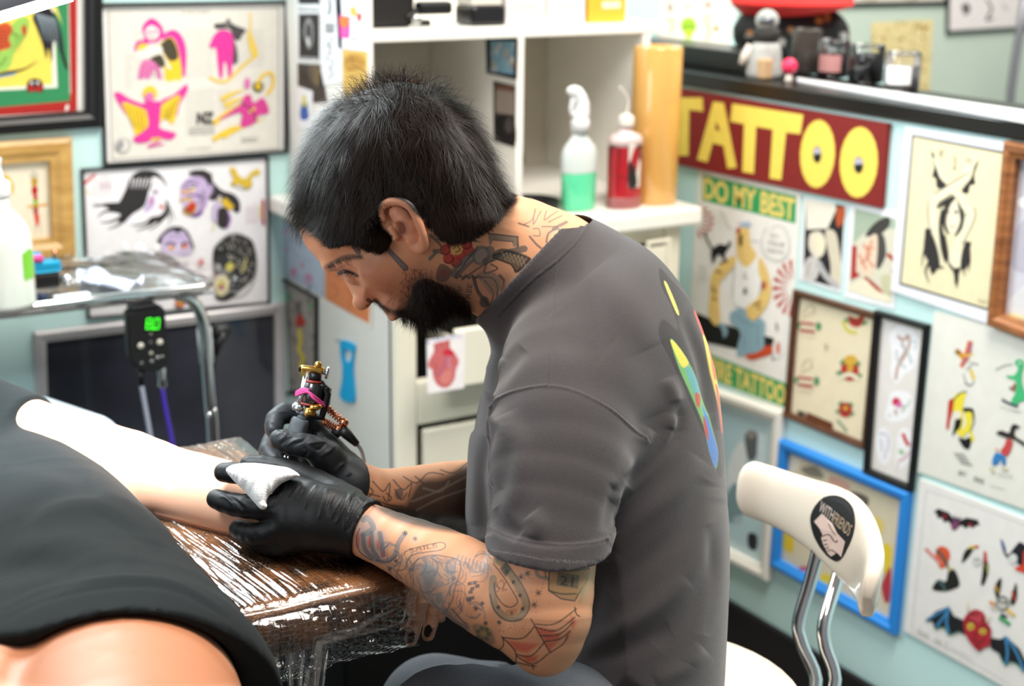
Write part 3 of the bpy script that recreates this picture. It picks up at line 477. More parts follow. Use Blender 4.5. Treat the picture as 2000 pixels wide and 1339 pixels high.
picture('framed_print', 'cream sheet of small roses and banners in dark wooden frame', 'picture', *RW, [(1556, 564), (1722, 612), (1697, 878), (1537, 812)], 'ecdfc0', dr, DARKW, .012, .012)
# ---- tall narrow black frame with four stickers
def dr(A):
    A.crop(1690, 600, 3.62); w = 'f6f5f8'
    A.blob([(170, 200), (240, 130), (340, 160), (380, 260), (350, 420), (280, 470), (220, 540), (180, 460), (190, 330)], w).blob([(160, 680), (190, 600), (270, 590), (335, 640), (330, 740), (260, 800), (180, 810), (140, 770)], w).blob([(85, 880), (130, 850), (175, 920), (170, 1080), (120, 1110), (75, 1000)], w).blob([(230, 900), (280, 850), (330, 900), (330, 1060), (260, 1140), (215, 1130), (225, 1020)], w)
    A.line([(225, 200), (270, 230), (300, 200), (310, 260), (280, 340), (230, 420), (215, 510)], 22, 'c9a79c').line([(250, 260), (300, 320), (330, 400)], 14, 'b9c8cc').line([(300, 250), (360, 240), (350, 300)], 10, 'c2d4d8').line([(220, 300), (230, 380), (290, 430)], 9, '9fb8bc').line([(240, 210), (280, 300), (240, 370)], 7, 'a07a70')
    A.blob([(190, 660), (215, 635), (250, 660), (245, 700), (200, 690)], 'cf2a4a').ell(240, 690, 22, 20, 'd978b4').line([(260, 700), (300, 690), (320, 650)], 9, 'b9c8b4').line([(210, 720), (220, 760)], 20, 'c9a89c').line([(260, 740), (280, 700)], 12, '9cc0a0').line([(180, 750), (165, 780)], 8, 'b8ccc8')
    A.line([(95, 890), (150, 900), (160, 980), (130, 1070)], 14, 'cfd2e2').line([(110, 930), (120, 1020)], 9, 'c2c8dc')
    A.line([(265, 890), (290, 950), (310, 975)], 24, 'cc2a3c').line([(240, 1010), (270, 1030)], 28, '9cc48c').line([(230, 1080), (270, 1070), (310, 1020)], 10, 'd99a98').line([(235, 1090), (225, 1140)], 8, 'd2b4b0')
picture('framed_print', 'tall narrow black frame with four pale oval stickers', 'picture', *RW, [(1716, 604), (1819, 633), (1787, 958), (1694, 920)], 'e9e4e0', dr, BLKF, .010, .014)
# ---- flash sheet of cartoon figures
def dr(A):
    A.crop(1690, 600, 3.62)
    A.line([(650, 310), (690, 350), (730, 380)], 40, 'd8a02c').poly([(725, 235), (762, 240), (750, 330), (690, 430), (665, 415), (700, 330)], 'd2622c').line([(745, 250), (735, 330), (690, 400)], 9, '4a78c0').line([(640, 300), (680, 330)], 26, 'c2632a').ell(648, 318, 14, 14, '6a7a3a').line([(700, 345), (760, 330)], 16, 'e0b838').line([(740, 390), (800, 405)], 14, 'a8a8a4').line([(690, 470), (720, 540), (760, 550)], 7, '8a8a88').line([(745, 440), (768, 510)], 22, 'e2c43a').line([(715, 440), (750, 410)], 18, 'b8b8b4').line([(770, 520), (740, 555), (700, 530)], 6, '6a6a6a')
    A.blob([(620, 640), (670, 600), (710, 610), (700, 660), (690, 720), (690, 800), (680, 900), (655, 900), (640, 860), (630, 780), (620, 720)], 'eddc3e').blob([(590, 660), (625, 650), (620, 720), (600, 800), (590, 860), (572, 850), (580, 760)], 'c23428').blob([(640, 790), (680, 790), (670, 850), (640, 880), (615, 910), (625, 850)], K).blob([(695, 710), (765, 720), (755, 800), (740, 760), (700, 740)], K).blob([(705, 745), (755, 750), (750, 860), (770, 930), (750, 950), (730, 880), (690, 920), (680, 890), (710, 820)], 'eddc3e').blob([(660, 920), (700, 930), (745, 920), (740, 990), (710, 1000), (680, 970)], K).line([(615, 660), (680, 600), (720, 600)], 8, K).line([(760, 720), (770, 800), (740, 880)], 6, K).ell(650, 760, 26, 30, 'e8e2d6')
    A.scribble([(620, 1020), (700, 1030), (770, 1130), (680, 1110)], 4, '5a5a58', 9, .95, 3).text('SKY', [(660, 1150), (715, 1165), (712, 1195), (655, 1180)], '777777').text('KING', [(770, 1190), (840, 1215), (836, 1250), (764, 1225)], '888888').scribble([(885, 1250), (990, 1280), (988, 1300), (883, 1270)], 1, '888888', 4, .98, 2)
    # green lizard on a skateboard
    A.blob([(1055, 390), (1085, 365), (1118, 380), (1120, 420), (1108, 470), (1110, 540), (1130, 600), (1140, 650), (1090, 670), (1060, 700), (1030, 690), (1035, 650), (1060, 600), (1060, 520), (1010, 500), (1000, 480), (1050, 480), (1080, 430)], '43b878').line([(1058, 540), (1045, 590)], 22, '9a4a38').line([(965, 650), (1020, 680), (1080, 700)], 18, '3a4a5a').ell(1092, 392, 7, 8, 'f4f4f0').line([(920, 440), (980, 410), (1040, 400)], 8, 'a8a8a6').line([(950, 700), (1040, 725), (1110, 735)], 4, 'aaaaaa').line([(1000, 715), (1090, 745)], 4, 'aaaaaa').line([(1030, 560), (1022, 580)], 12, '3a3a3a')
    # hat figure
    A.blob([(925, 890), (960, 870), (1015, 885), (1030, 840), (1060, 825), (1095, 850), (1060, 860), (1060, 910), (1120, 950), (1150, 1000), (1060, 940), (990, 920)], '2e2624').blob([(1000, 930), (1040, 945), (1030, 1000), (1000, 1050), (955, 1020), (985, 970)], 'c9484a').blob([(920, 1030), (985, 1050), (990, 1110), (965, 1110), (960, 1065), (930, 1110), (895, 1105)], '2f7fc2').line([(920, 1000), (940, 1010)], 22, 'd8b49a').line([(885, 1130), (910, 1170)], 22, 'cfc8a8').line([(965, 1140), (1010, 1145)], 18, 'cfc8a8').scribble([(940, 1160), (1050, 1175), (1050, 1210), (930, 1195)], 4, 'bdbdbb', 3, .95, 8)
picture('print', 'cream flash sheet with biplane, hat figure and green lizard on skateboard', 'picture', *RW, [(1828, 606), (2110, 680), (2080, 1020), (1796, 920)], 'e6e5dc', dr, th=.004)
# ---- flash sheet of bats
def bat(A, x, y, s, rot, body, wing='1d1a1e', vein=None):
    cs, sn = math.cos(math.radians(rot)), math.sin(math.radians(rot))
    q = lambda L: [(x + (a * cs - b * sn) * s, y + (a * sn + b * cs) * s) for a, b in L]
    A.poly(q([(-10, -20), (-60, -55), (-130, -60), (-150, -30), (-130, -25), (-115, 0), (-90, -10), (-70, 15), (-45, 0), (-10, 30), (10, 30), (45, 0), (70, 15), (90, -10), (115, 0), (130, -25), (150, -30), (130, -60), (60, -55), (10, -20)]), wing)
    if vein:
        for g in (-1, 1): A.line(q([(g * 20, 0), (g * 75, -45), (g * 110, -8)]), 8 * s, vein).line(q([(g * 75, -45), (g * 72, 5)]), 7 * s, vein)
    A.ell(x, y + 5 * s, 26 * s, 42 * s, body, rot)
    A.poly(q([(-18, -20), (-22, -55), (-4, -32)]), wing).poly(q([(18, -20), (22, -55), (4, -32)]), wing)
def dr(A):
    A.crop(1740, 930, 3.273)
    A.line([(225, 90), (520, 185), (900, 330)], 3, 'a9a9a6').line([(225, 90), (135, 980)], 3, 'a9a9a6').line([(135, 985), (450, 1150), (760, 1330)], 3, 'b5b5b2')
    bat(A, 412, 300, 1.02, 16, '6a3f60'); A.line([(340, 240), (350, 270)], 20, '8a2030').line([(500, 300), (520, 320)], 22, '8a2030').ell(405, 320, 16, 20, '8a4a70')
    A.blob([(285, 480), (320, 445), (370, 470), (375, 530), (330, 590), (300, 560)], 'dd5a34').line([(220, 460), (280, 520), (320, 560)], 22, 'd88a80').line([(290, 470), (330, 510), (370, 590)], 20, '4a5a54').blob([(265, 720), (300, 660), (350, 670), (370, 600), (410, 600), (440, 690), (400, 720), (340, 735)], '20231f').line([(300, 670), (330, 690), (345, 730)], 8, '5a8a8a').line([(365, 570), (385, 600)], 14, 'd8c04a')
    A.blob([(452, 550), (470, 480), (510, 450), (530, 455), (500, 510), (470, 540)], '20231f').line([(500, 452), (550, 448)], 18, 'd8c030').line([(535, 450), (560, 448)], 18, 'cc4028').blob([(595, 480), (610, 520), (625, 590), (600, 680), (575, 690), (585, 610)], '20231f').line([(600, 480), (608, 550)], 18, 'cc4028').line([(610, 560), (622, 620)], 7, 'c8c84a').ell(548, 540, 28, 30, '9a9a9a').ell(548, 540, 25, 27, 'e2e2e0').ell(540, 536, 7, 8, '6a6a6a').ell(558, 534, 7, 8, '6a6a6a')
    A.blob([(700, 400), (720, 430), (745, 500), (800, 440), (830, 420), (900, 480), (900, 580), (820, 570), (790, 510), (740, 515), (715, 470)], '23222a').line([(708, 410), (730, 470)], 14, '4a6aa8').blob([(850, 480), (900, 470), (900, 610), (830, 610), (790, 585), (840, 560)], 'd6452c').ell(780, 525, 28, 32, 'dcdcda')
    A.blob([(660, 720), (680, 670), (705, 650), (700, 720), (680, 780)], '2a241c').line([(668, 700), (688, 740)], 12, 'd8a030').blob([(800, 680), (805, 770), (780, 820), (762, 800), (780, 730)], '2a241c').line([(775, 730), (790, 790)], 12, 'c84030').ell(712, 810, 42, 48, '4c4c4a').ell(712, 812, 34, 38, 'c9c8c2').ell(700, 800, 9, 10, '2c2c2c').ell(728, 806, 9, 10, '2c2c2c').line([(630, 800), (665, 820)], 18, 'e09038').line([(740, 850), (790, 890)], 22, 'e4c060').line([(690, 900), (760, 945)], 24, '3aa060').line([(700, 880), (740, 900)], 18, '1f2420').line([(640, 840), (670, 850)], 10, 'c8b890')
    # big red demon bat
    A.poly([(215, 925), (290, 860), (370, 830), (400, 890), (470, 920), (490, 1020), (430, 990), (370, 1010), (340, 960), (280, 975), (265, 925)], '1c1e22').poly([(630, 1030), (700, 1040), (735, 1020), (820, 1100), (870, 1200), (870, 1260), (810, 1200), (760, 1180), (730, 1210), (690, 1130), (640, 1100)], '1c1e22')
    for p in ([(230, 915), (370, 840), (290, 960)], [(370, 840), (355, 930), (370, 1000)], [(730, 1020), (745, 1120), (735, 1200)], [(740, 1030), (800, 1120), (850, 1240)]): A.line(p, 16, '3f88b8')
    A.line([(280, 975), (330, 965), (375, 1015), (440, 990)], 5, '3f9a7a').line([(690, 1130), (730, 1205), (790, 1190), (850, 1260)], 5, '3f9a7a')
    A.blob([(470, 900), (530, 850), (590, 870), (610, 930), (640, 980), (630, 1080), (600, 1090), (560, 1115), (520, 1080), (480, 1020), (465, 960)], 'b02c38').ell(545, 900, 40, 34, 'c04650').ell(510, 958, 22, 24, 'd8c648').ell(588, 990, 22, 20, 'd8c648').ell(512, 960, 8, 10, '7a2018').ell(588, 992, 8, 10, '7a2018')
    for p in ([(490, 860), (488, 800)], [(610, 930), (640, 880)]): A.line(p, 16, 'd8d0b0', taper=True)
    for p in ([(480, 930), (520, 920), (545, 950)], [(570, 960), (600, 960), (625, 985)], [(520, 1030), (560, 1060), (600, 1040)], [(530, 1000), (550, 1020)], [(500, 880), (560, 880)], [(590, 900), (600, 940)], [(540, 1080), (570, 1090)]): A.line(p, 8, '6a1820')
    A.text('Good', [(175, 965), (240, 1000), (232, 1030), (168, 995)], 'a4a4a2', 0).text('luck', [(285, 1020), (330, 1045), (322, 1078), (277, 1052)], 'a4a4a2', 0).scribble([(380, 1085), (520, 1150), (515, 1165), (376, 1100)], 1, 'aaaaaa', 4, .98, 5).line([(355, 1050), (350, 1100)], 5, 'b5b5b2')
picture('print', 'white flash sheet of black bats and a red demon head', 'picture', *RW, [(1800, 934), (2110, 1052), (2090, 1410), (1768, 1230)], 'eceae6', dr, th=.004)
# ---- blue frame behind the chair
def dr(A):
    A.crop(1400, 750, 2.677)
    A.poly([(345, 330), (985, 590), (930, 1260), (310, 950)], 'ded2b6').blob([(440, 440), (520, 430), (560, 490), (480, 480)], '8c8478').blob([(360, 380), (440, 400), (400, 460), (350, 440)], 'efe8d8').blob([(700, 560), (790, 590), (780, 640), (700, 620)], '6a625c').blob([(590, 480), (690, 520), (680, 560), (600, 540)], 'd8a898').blob([(350, 770), (400, 790), (395, 880), (345, 850)], 'e8c834').blob([(550, 990), (610, 1010), (600, 1070), (540, 1050)], 'ecd03c').blob([(880, 830), (915, 860), (905, 960), (860, 990), (850, 900)], 'ecd03c').blob([(880, 1000), (910, 960), (905, 1120), (880, 1140), (860, 1060)], 'b83a48').blob([(420, 960), (470, 950), (460, 980), (425, 985)], 'd05060').line([(600, 900), (700, 1000), (760, 1120)], 20, 'c8b898').line([(690, 650), (800, 700), (850, 800)], 12, 'b8a888').blob([(820, 690), (870, 720), (860, 780), (825, 750)], 'e8d070')
picture('framed_print', 'old yellowed print in bright blue frame behind the chair backrest', 'picture', *RW, [(1531, 855), (1785, 960), (1757, 1238), (1513, 1102)], 'ded2b6', dr, mat('blue_frame', '2787dc', rough=.45), .020, .016)
# ---- white frame beside it
def dr(A):
    A.crop(1400, 750, 2.677)
    A.poly([(-60, 130), (265, 215), (215, 870), (-80, 740)], 'bcd8de').blob([(150, 260), (190, 240), (215, 280), (205, 380), (170, 400), (150, 330)], '5f6468').ell(180, 262, 22, 24, '9a928c').blob([(60, 420), (120, 300), (150, 330), (150, 430), (130, 600), (60, 560)], 'e2e8e8').blob([(60, 560), (110, 520), (150, 640), (100, 720), (40, 700)], '7f9aa0').blob([(165, 780), (210, 790), (205, 865), (165, 850)], '20242e').line([(90, 720), (130, 700)], 40, 'b2c4c8').poly([(215, 250), (262, 260), (235, 620), (200, 600)], 'd8eaf0')
picture('framed_print', 'pale blue photograph in wide white frame behind his back', 'picture', *RW, [(1370, 747), (1537, 802), (1508, 1132), (1358, 1056)], 'c6dbe0', dr, mat('white_frame', 'e8e4da', rough=.5), .024, .018)
# ================================================================== left end of the cabinet and shelf
CS = (0, CXL, -1); SS = (0, SX0 - .016, -1)
def dr(A):
    A.crop(540, 400, 2.977)
    for x, y, rr in ((38, 155, 14), (100, 390, 20), (185, 430, 24), (60, 260, 9), (150, 350, 12)): A.ell(x, y, rr, rr * 1.3, 'c85a98' if x < 60 else 'b8809a')
    for p in ([(60, 200), (120, 300), (200, 330)], [(80, 420), (150, 420), (230, 480)], [(100, 180), (150, 240)]): A.line(p, 9, '9aa6c0')
picture('print', 'blue grey sheet with pink blots on the cabinet side', 'picture', *CS, [(553, 424), (635, 470), (632, 580), (552, 535)], 'a9b6c6', dr)
def dr(A):
    A.crop(540, 400, 2.977); r = random.Random(5)
    A.poly([(56, 450), (228, 535), (238, 1080), (56, 1075)], '9c948c')
    for i in range(34): x, y = r.uniform(60, 215), r.uniform(480, 1040); A.line([(x, y), (x + r.uniform(-30, 30), y + r.uniform(-50, 50))], 6, '4a4644')
    A.line([(130, 720), (140, 790), (130, 840), (155, 890), (140, 940), (165, 1000)], 22, 'e0c83c').blob([(110, 700), (120, 640), (140, 630), (165, 690), (140, 705)], 'b8362c').ell(65, 535, 12, 20, '4a9a5a').ell(195, 585, 10, 20, '5a9a6a').line([(120, 560), (140, 640)], 9, '3a3a38')
picture('framed_print', 'dark board with yellow snake drawing in black edging on the cabinet side', 'picture', *CS, [(555, 542), (622, 580), (622, 776), (554, 768)], '151313', dr, BLKF, .006, .008)
def dr(A):
    A.crop(540, 400, 2.977)
    A.poly([(283, 330), (550, 420), (538, 690), (283, 545)], 'cc7a4a')
    for p in ([(320, 450), (360, 500), (330, 540)], [(400, 480), (460, 560), (500, 620)], [(330, 400), (380, 440)], [(430, 540), (420, 600)]): A.line(p, 10, 'b8643a')
picture('print', 'orange print with pale border taped to the cabinet side', 'picture', *CS, [(634, 500), (728, 555), (726, 640), (635, 572)], 'eadfce', dr)
# bright blue rubber strap
sv = [on(0, CXL - .001, *c) for c in ((668, 664), (694, 672), (693, 690), (691, 720), (693, 745), (693, 785), (666, 776), (670, 745), (671, 715), (667, 690))]
st = empty('rubber_strap', tuple(np.mean(sv, 0)), 'bright blue rubber strap with hole hanging on the cabinet side', 'strap')
hole = [on(0, CXL - .001, *c) for c in spline([(676, 682), (688, 687), (687, 702), (680, 706), (675, 698)], 4, True)]
bm = bmesh.new()
outer = spline(np.array(sv), 3, True); ov = [bm.verts.new(Vector(p - np.array(wloc(st)))) for p in outer]; hv = [bm.verts.new(Vector(p - np.array(wloc(st)))) for p in hole]
es = [bm.edges.new((ov[i], ov[(i + 1) % len(ov)])) for i in range(len(ov))] + [bm.edges.new((hv[i], hv[(i + 1) % len(hv)])) for i in range(len(hv))]
bmesh.ops.triangle_fill(bm, use_beauty=True, edges=es)
r_ = bmesh.ops.extrude_face_region(bm, geom=bm.faces[:]); bmesh.ops.translate(bm, vec=(-.003, 0, 0), verts=[g for g in r_['geom'] if isinstance(g, bmesh.types.BMVert)])
bmesh.ops.recalc_face_normals(bm, faces=bm.faces[:]); me = bpy.data.meshes.new('strap'); bm.to_mesh(me); bm.free(); me.materials.append(mat('cyan_rubber', '20a8dc', rough=.45)); o = bpy.data.objects.new('strap', me); COL.objects.link(o); o.parent = st
MB().tube([np.array(sv[0]) + [-.004, .004, .0], np.array(sv[0]) + [-.012, .004, 0]], .003, 8).build('hook', MATS['chrome'], st)
# heart drawing on the open drawer front
DF = (1, CYF - .016 - .055, -1)
def dr(A):
    A.crop(760, 560, 5.578)
    A.line([(420, 590), (430, 620)], 26, '8f93cc').scribble([(480, 560), (820, 500), (820, 545), (480, 600)], 2, 'b9b8de', 12, .95, 4)
    A.blob([(490, 620), (600, 590), (660, 580), (665, 660), (715, 720), (760, 810), (730, 900), (715, 1000), (660, 1080), (590, 1100), (520, 1060), (480, 980), (470, 900), (430, 880), (430, 810), (490, 700)], 'c9686a').blob([(580, 720), (620, 680), (690, 690), (705, 740), (640, 750)], 'c8283c').line([(630, 750), (620, 820), (540, 970)], 14, '9a5a84').line([(650, 760), (650, 850), (690, 880)], 22, 'c98a98').line([(500, 640), (520, 700)], 12, 'a84848').line([(560, 600), (570, 660)], 12, 'a84848').line([(620, 600), (625, 650)], 10, 'a84848').blob([(580, 1060), (560, 980), (640, 900), (690, 930), (660, 1040)], 'd4817a').line([(480, 820), (540, 900)], 10, 'a84c50').line([(470, 900), (520, 950)], 10, 'a85868')
hp = picture('drawing', 'heart drawing taped on the open drawer front', 'picture', *DF, [(833, 664), (908, 650), (906, 757), (835, 768)], 'eeeaea', dr)
# ---- papers on the shelf's left end
def dr(A):
    A.crop(560, 0, 4)
    A.poly([(90, -40), (255, -40), (255, 32), (92, 30)], '1a191a').poly([(94, 110), (253, 108), (255, 470), (97, 460)], '1a191a').blob([(150, 330), (130, 250), (150, 160), (180, 140), (205, 200), (208, 300), (190, 370), (165, 380)], '8a8a8a').blob([(155, 300), (150, 220), (175, 180), (195, 240), (190, 330)], '3a3a3a').line([(165, 290), (170, 350)], 16, 'e6e6e6').text('BLACK HAND', [(98, 62), (250, 66), (250, 88), (98, 84)], '333333').text('TATTOO', [(105, 440), (248, 448), (246, 466), (104, 458)], 'dddddd')
picture('print', 'black and white hand poster, left on the shelf end', 'picture', *SS, [(579, -15), (624, -15), (627, 120), (582, 122)], 'e8e8ea', dr)
def dr(A):
    A.crop(560, 0, 4)
    A.line([(330, -10), (340, 60), (325, 120)], 18, '222222').scribble([(385, -10), (430, -10), (430, 60), (385, 60)], 3, '555555', 9, .9, 3).scribble([(300, 180), (380, 180), (375, 260), (300, 260)], 5, '4a4a4a', 12, .95, 5)
    for p in ([(320, 290), (370, 300), (330, 350), (370, 380)], [(340, 400), (310, 460), (370, 480), (330, 540)], [(330, 520), (360, 580), (320, 610)], [(310, 320), (350, 430)]): A.line(p, 8, '77777a')
picture('print', 'white paper strip of black lettering on the shelf end', 'picture', *SS, [(627, -15), (667, -15), (670, 160), (628, 168)], 'e9e9ec', dr)
def dr(A):
    A.crop(560, 0, 4)
    A.poly([(405, 115), (495, 130), (490, 300), (415, 295)], 'd8389a').blob([(420, 130), (485, 135), (480, 200), (440, 220), (415, 180)], 'e2783a').ell(452, 250, 24, 34, 'ee5aa8').blob([(490, 90), (510, 40), (540, 60), (550, 110), (520, 130)], 'e0b050').blob([(545, 120), (580, 100), (585, 150), (560, 170)], 'b8564a').line([(480, 40), (560, 60), (600, 110)], 12, 'a8c8dc').line([(500, 240), (560, 290)], 10, 'a8c0d8').line([(500, 320), (540, 290)], 16, 'e48a9a').line([(560, 170), (540, 230), (560, 260)], 9, 'd8b8b0')
picture('print', 'white sheet with pink and orange blocks on the shelf end', 'picture', *SS, [(655, -15), (722, -15), (718, 100), (662, 94)], 'e4e4ee', dr)
def dr(A):
    A.crop(560, 0, 4)
    A.blob([(450, 450), (520, 420), (600, 440), (610, 520), (540, 560), (460, 540)], 'b88a3a')
    for p in ([(460, 480), (530, 460), (600, 500)], [(470, 560), (540, 520), (610, 560)], [(480, 600), (560, 590)], [(500, 430), (520, 500)]): A.line(p, 9, '8a5a22')
picture('print', 'golden brown print low on the shelf end', 'picture', *SS, [(670, 97), (718, 101), (717, 185), (671, 190)], 'd8ae58', dr)
def dr(A):
    A.crop(560, 0, 4)
    A.blob([(170, 520), (250, 510), (255, 620), (200, 640)], '5a4c40').blob([(220, 540), (255, 540), (250, 660), (215, 650)], '6a5a3a').line([(120, 560), (160, 640)], 20, '1a1512')
picture('print', 'dark brown photograph under the hand poster on shelf end', 'picture', *SS, [(582, 124), (626, 126), (640, 200), (583, 200)], '3a322c', dr)
def dr(A):
    A.crop(560, 0, 4)
    A.ell(135, 770, 14, 26, 'd8c83c').line([(135, 790), (140, 860)], 26, 'e0cc40').blob([(110, 840), (160, 840), (170, 930), (110, 930)], '2c5aa8').line([(120, 800), (115, 850)], 12, '3a7a8a').line([(155, 800), (160, 850)], 12, '3a7a8a')
picture('card', 'small white card with blue and yellow figure on shelf end', 'card', *SS, [(583, 168), (612, 178), (611, 250), (583, 252)], 'eceaea', dr, th=.002)
# ---- two photographs on the shelf divider
DV = (0, 1.497, -1)
def dr(A):
    A.crop(560, 0, 4); r = random.Random(2)
    A.poly([(1590, 318), (1790, 318), (1785, 585), (1595, 560)], '7aa2b4')
    for i in range(26): x = r.uniform(1595, 1780); y = r.uniform(330, 540); A.line([(x, y), (x + r.uniform(-8, 8), y + r.uniform(20, 60))], 10, r.choice(['d8c8b8', 'b05a5a', 'd8e4e8', '4a7a98', 'c8a868']))
picture('framed_print', 'small colourful crowd photograph in dark edge, upper one on shelf divider', 'picture', *DV, [(953, 72), (1012, 76), (1010, 155), (955, 143)], '2a2e32', dr, BLKF, .004, .006)
def dr(A):
    A.crop(560, 0, 4)
    A.poly([(1632, 655), (1782, 670), (1780, 720), (1632, 700)], '6a4a3c').poly([(1632, 700), (1780, 720), (1780, 900), (1632, 880)], '8d8076').blob([(1632, 930), (1700, 900), (1780, 960), (1780, 1130), (1632, 1090)], '1c191a').ell(1735, 980, 34, 60, '4c4544')
picture('print', 'dark landscape photograph, lower one on shelf divider', 'picture', *DV, [(964, 158), (1007, 168), (1006, 288), (965, 275)], '3a302c', dr)
# ---- prints high on the far walls
FW = (1, 3.25, -1)
def dr(A):
    A.crop(960, 0, 3.043)
    A.ell(1172, 155, 48, 52, 'a6d437').blob([(1140, 170), (1172, 240), (1205, 170)], 'b9dc3c').ell(1155, 160, 10, 16, '5a7a20', 20).ell(1190, 160, 10, 16, '5a7a20', -20).line([(1300, 85), (1275, 120), (1295, 170), (1280, 240)], 13, 'a8cf50').line([(1045, 120), (1080, 125), (1065, 200)], 12, 'b4d470').line([(1060, 20), (1065, 70)], 26, 'b0a498').line([(1285, 10), (1290, 50)], 18, 'b06a5a').ell(1335, 170, 14, 20, 'd8823c').scribble([(1140, 20), (1200, 20), (1200, 60), (1140, 60)], 3, 'bbbbbb', 6, .9, 2)
picture('print', 'cream sheet with green alien head on the far wall, beside the shelf', 'picture', 1, YB, -1, [(1288, -40), (1432, -40), (1428, 92), (1285, 92)], 'ece4da', dr)
def dr(A):
    A.crop(1400, 0, 4.762); r = random.Random(9)
    for i in range(140): A.k -= .9; A.ell(r.uniform(1440, 1985), r.uniform(200, 840), r.uniform(5, 16), r.uniform(5, 16), r.choice(['c89a4a', 'a8a04a', 'b86a3a', 'd8b868', '8a7a3a']))
    A.k = int(A.k + 3)
picture('print', 'yellow sheet of tiny figures on the far wall', 'picture', *FW, [(1702, 44), (1822, 38), (1815, 190), (1700, 190)], 'e4d49c', dr)
def dr(A): A.ell(1700, -10, 20, 14, 'c8c0b0').ell(1780, -12, 20, 14, 'c8c0b0')
picture('framed_print', 'pale print in dark frame at the top edge above yellow sheet', 'picture', *FW, [(1640, -60), (1850, -66), (1848, 8), (1640, 12)], 'ded8cc', dr, BLKF, .010, .012)
def dr(A):
    A.crop(1300, 0, 2.857)
    A.blob([(1650, 30), (1690, 20), (1700, 60), (1670, 85)], '6a6664').line([(1790, 0), (1820, 50), (1790, 110), (1830, 100)], 12, '5a5856').line([(1880, 20), (1910, 60)], 10, 'aaa4a4')
picture('framed_print', 'white drawing in thin dark frame, top right on far wall', 'picture', *FW, [(1848, -60), (2010, -66), (2008, 56), (1846, 66)], 'e9e2e0', dr, mat('slate_frame', '3a4440', rough=.4), .009, .012)
# ================================================================== soft bodies: distance fields meshed with surface nets
def smin(a, b, k):
    h = np.clip(.5 + .5 * (b - a) / k, 0, 1); return b * (1 - h) + a * h - k * h * (1 - h)
def smax(a, b, k): return -smin(-a, -b, k)
def cone(p, a, b, ra, rb):
    a = np.asarray(a, float); b = np.asarray(b, float); ab = b - a; q = p - a; t = np.clip((q @ ab) / (ab @ ab), 0, 1)
    q = q - t[:, None] * ab; return np.sqrt(np.einsum('ij,ij->i', q, q)) - (ra + (rb - ra) * t)
def boxed(p, lo, hi, fn):
    "fn evaluated only near its box; elsewhere the distance to the box"
    c = (np.asarray(lo) + np.asarray(hi)) / 2; e = (np.asarray(hi) - np.asarray(lo)) / 2; q = np.abs(p - c) - e; d = np.linalg.norm(np.maximum(q, 0), axis=1) + .012
    m = q.max(1) < .012
    if m.any(): d[m] = fn(p[m])
    return d
def pbox(pts, pad): a = np.array(pts); return a.min(0) - pad, a.max(0) + pad
def chain(p, pts, k=.003):
    "pts: [(point, radius), ...] a tapered limb"
    k = min(k, .0015)
    if len(pts) > 2:
        q = spline(np.array([[*a, r] for a, r in pts]), 2); pts = [(x[:3], x[3]) for x in q]
    d = None
    for (a, ra), (b, rb) in zip(pts[:-1], pts[1:]):
        e = cone(p, a, b, ra, rb); d = e if d is None else smin(d, e, k)
    return d
def ellip(p, c, r, R=None):
    q = p - np.asarray(c, float)
    if R is not None: q = q @ np.asarray(R, float).T
    r = np.asarray(r, float); k0 = np.linalg.norm(q / r, axis=1); k1 = np.linalg.norm(q / (r * r), axis=1); return k0 * (k0 - 1) / (k1 + 1e-9)
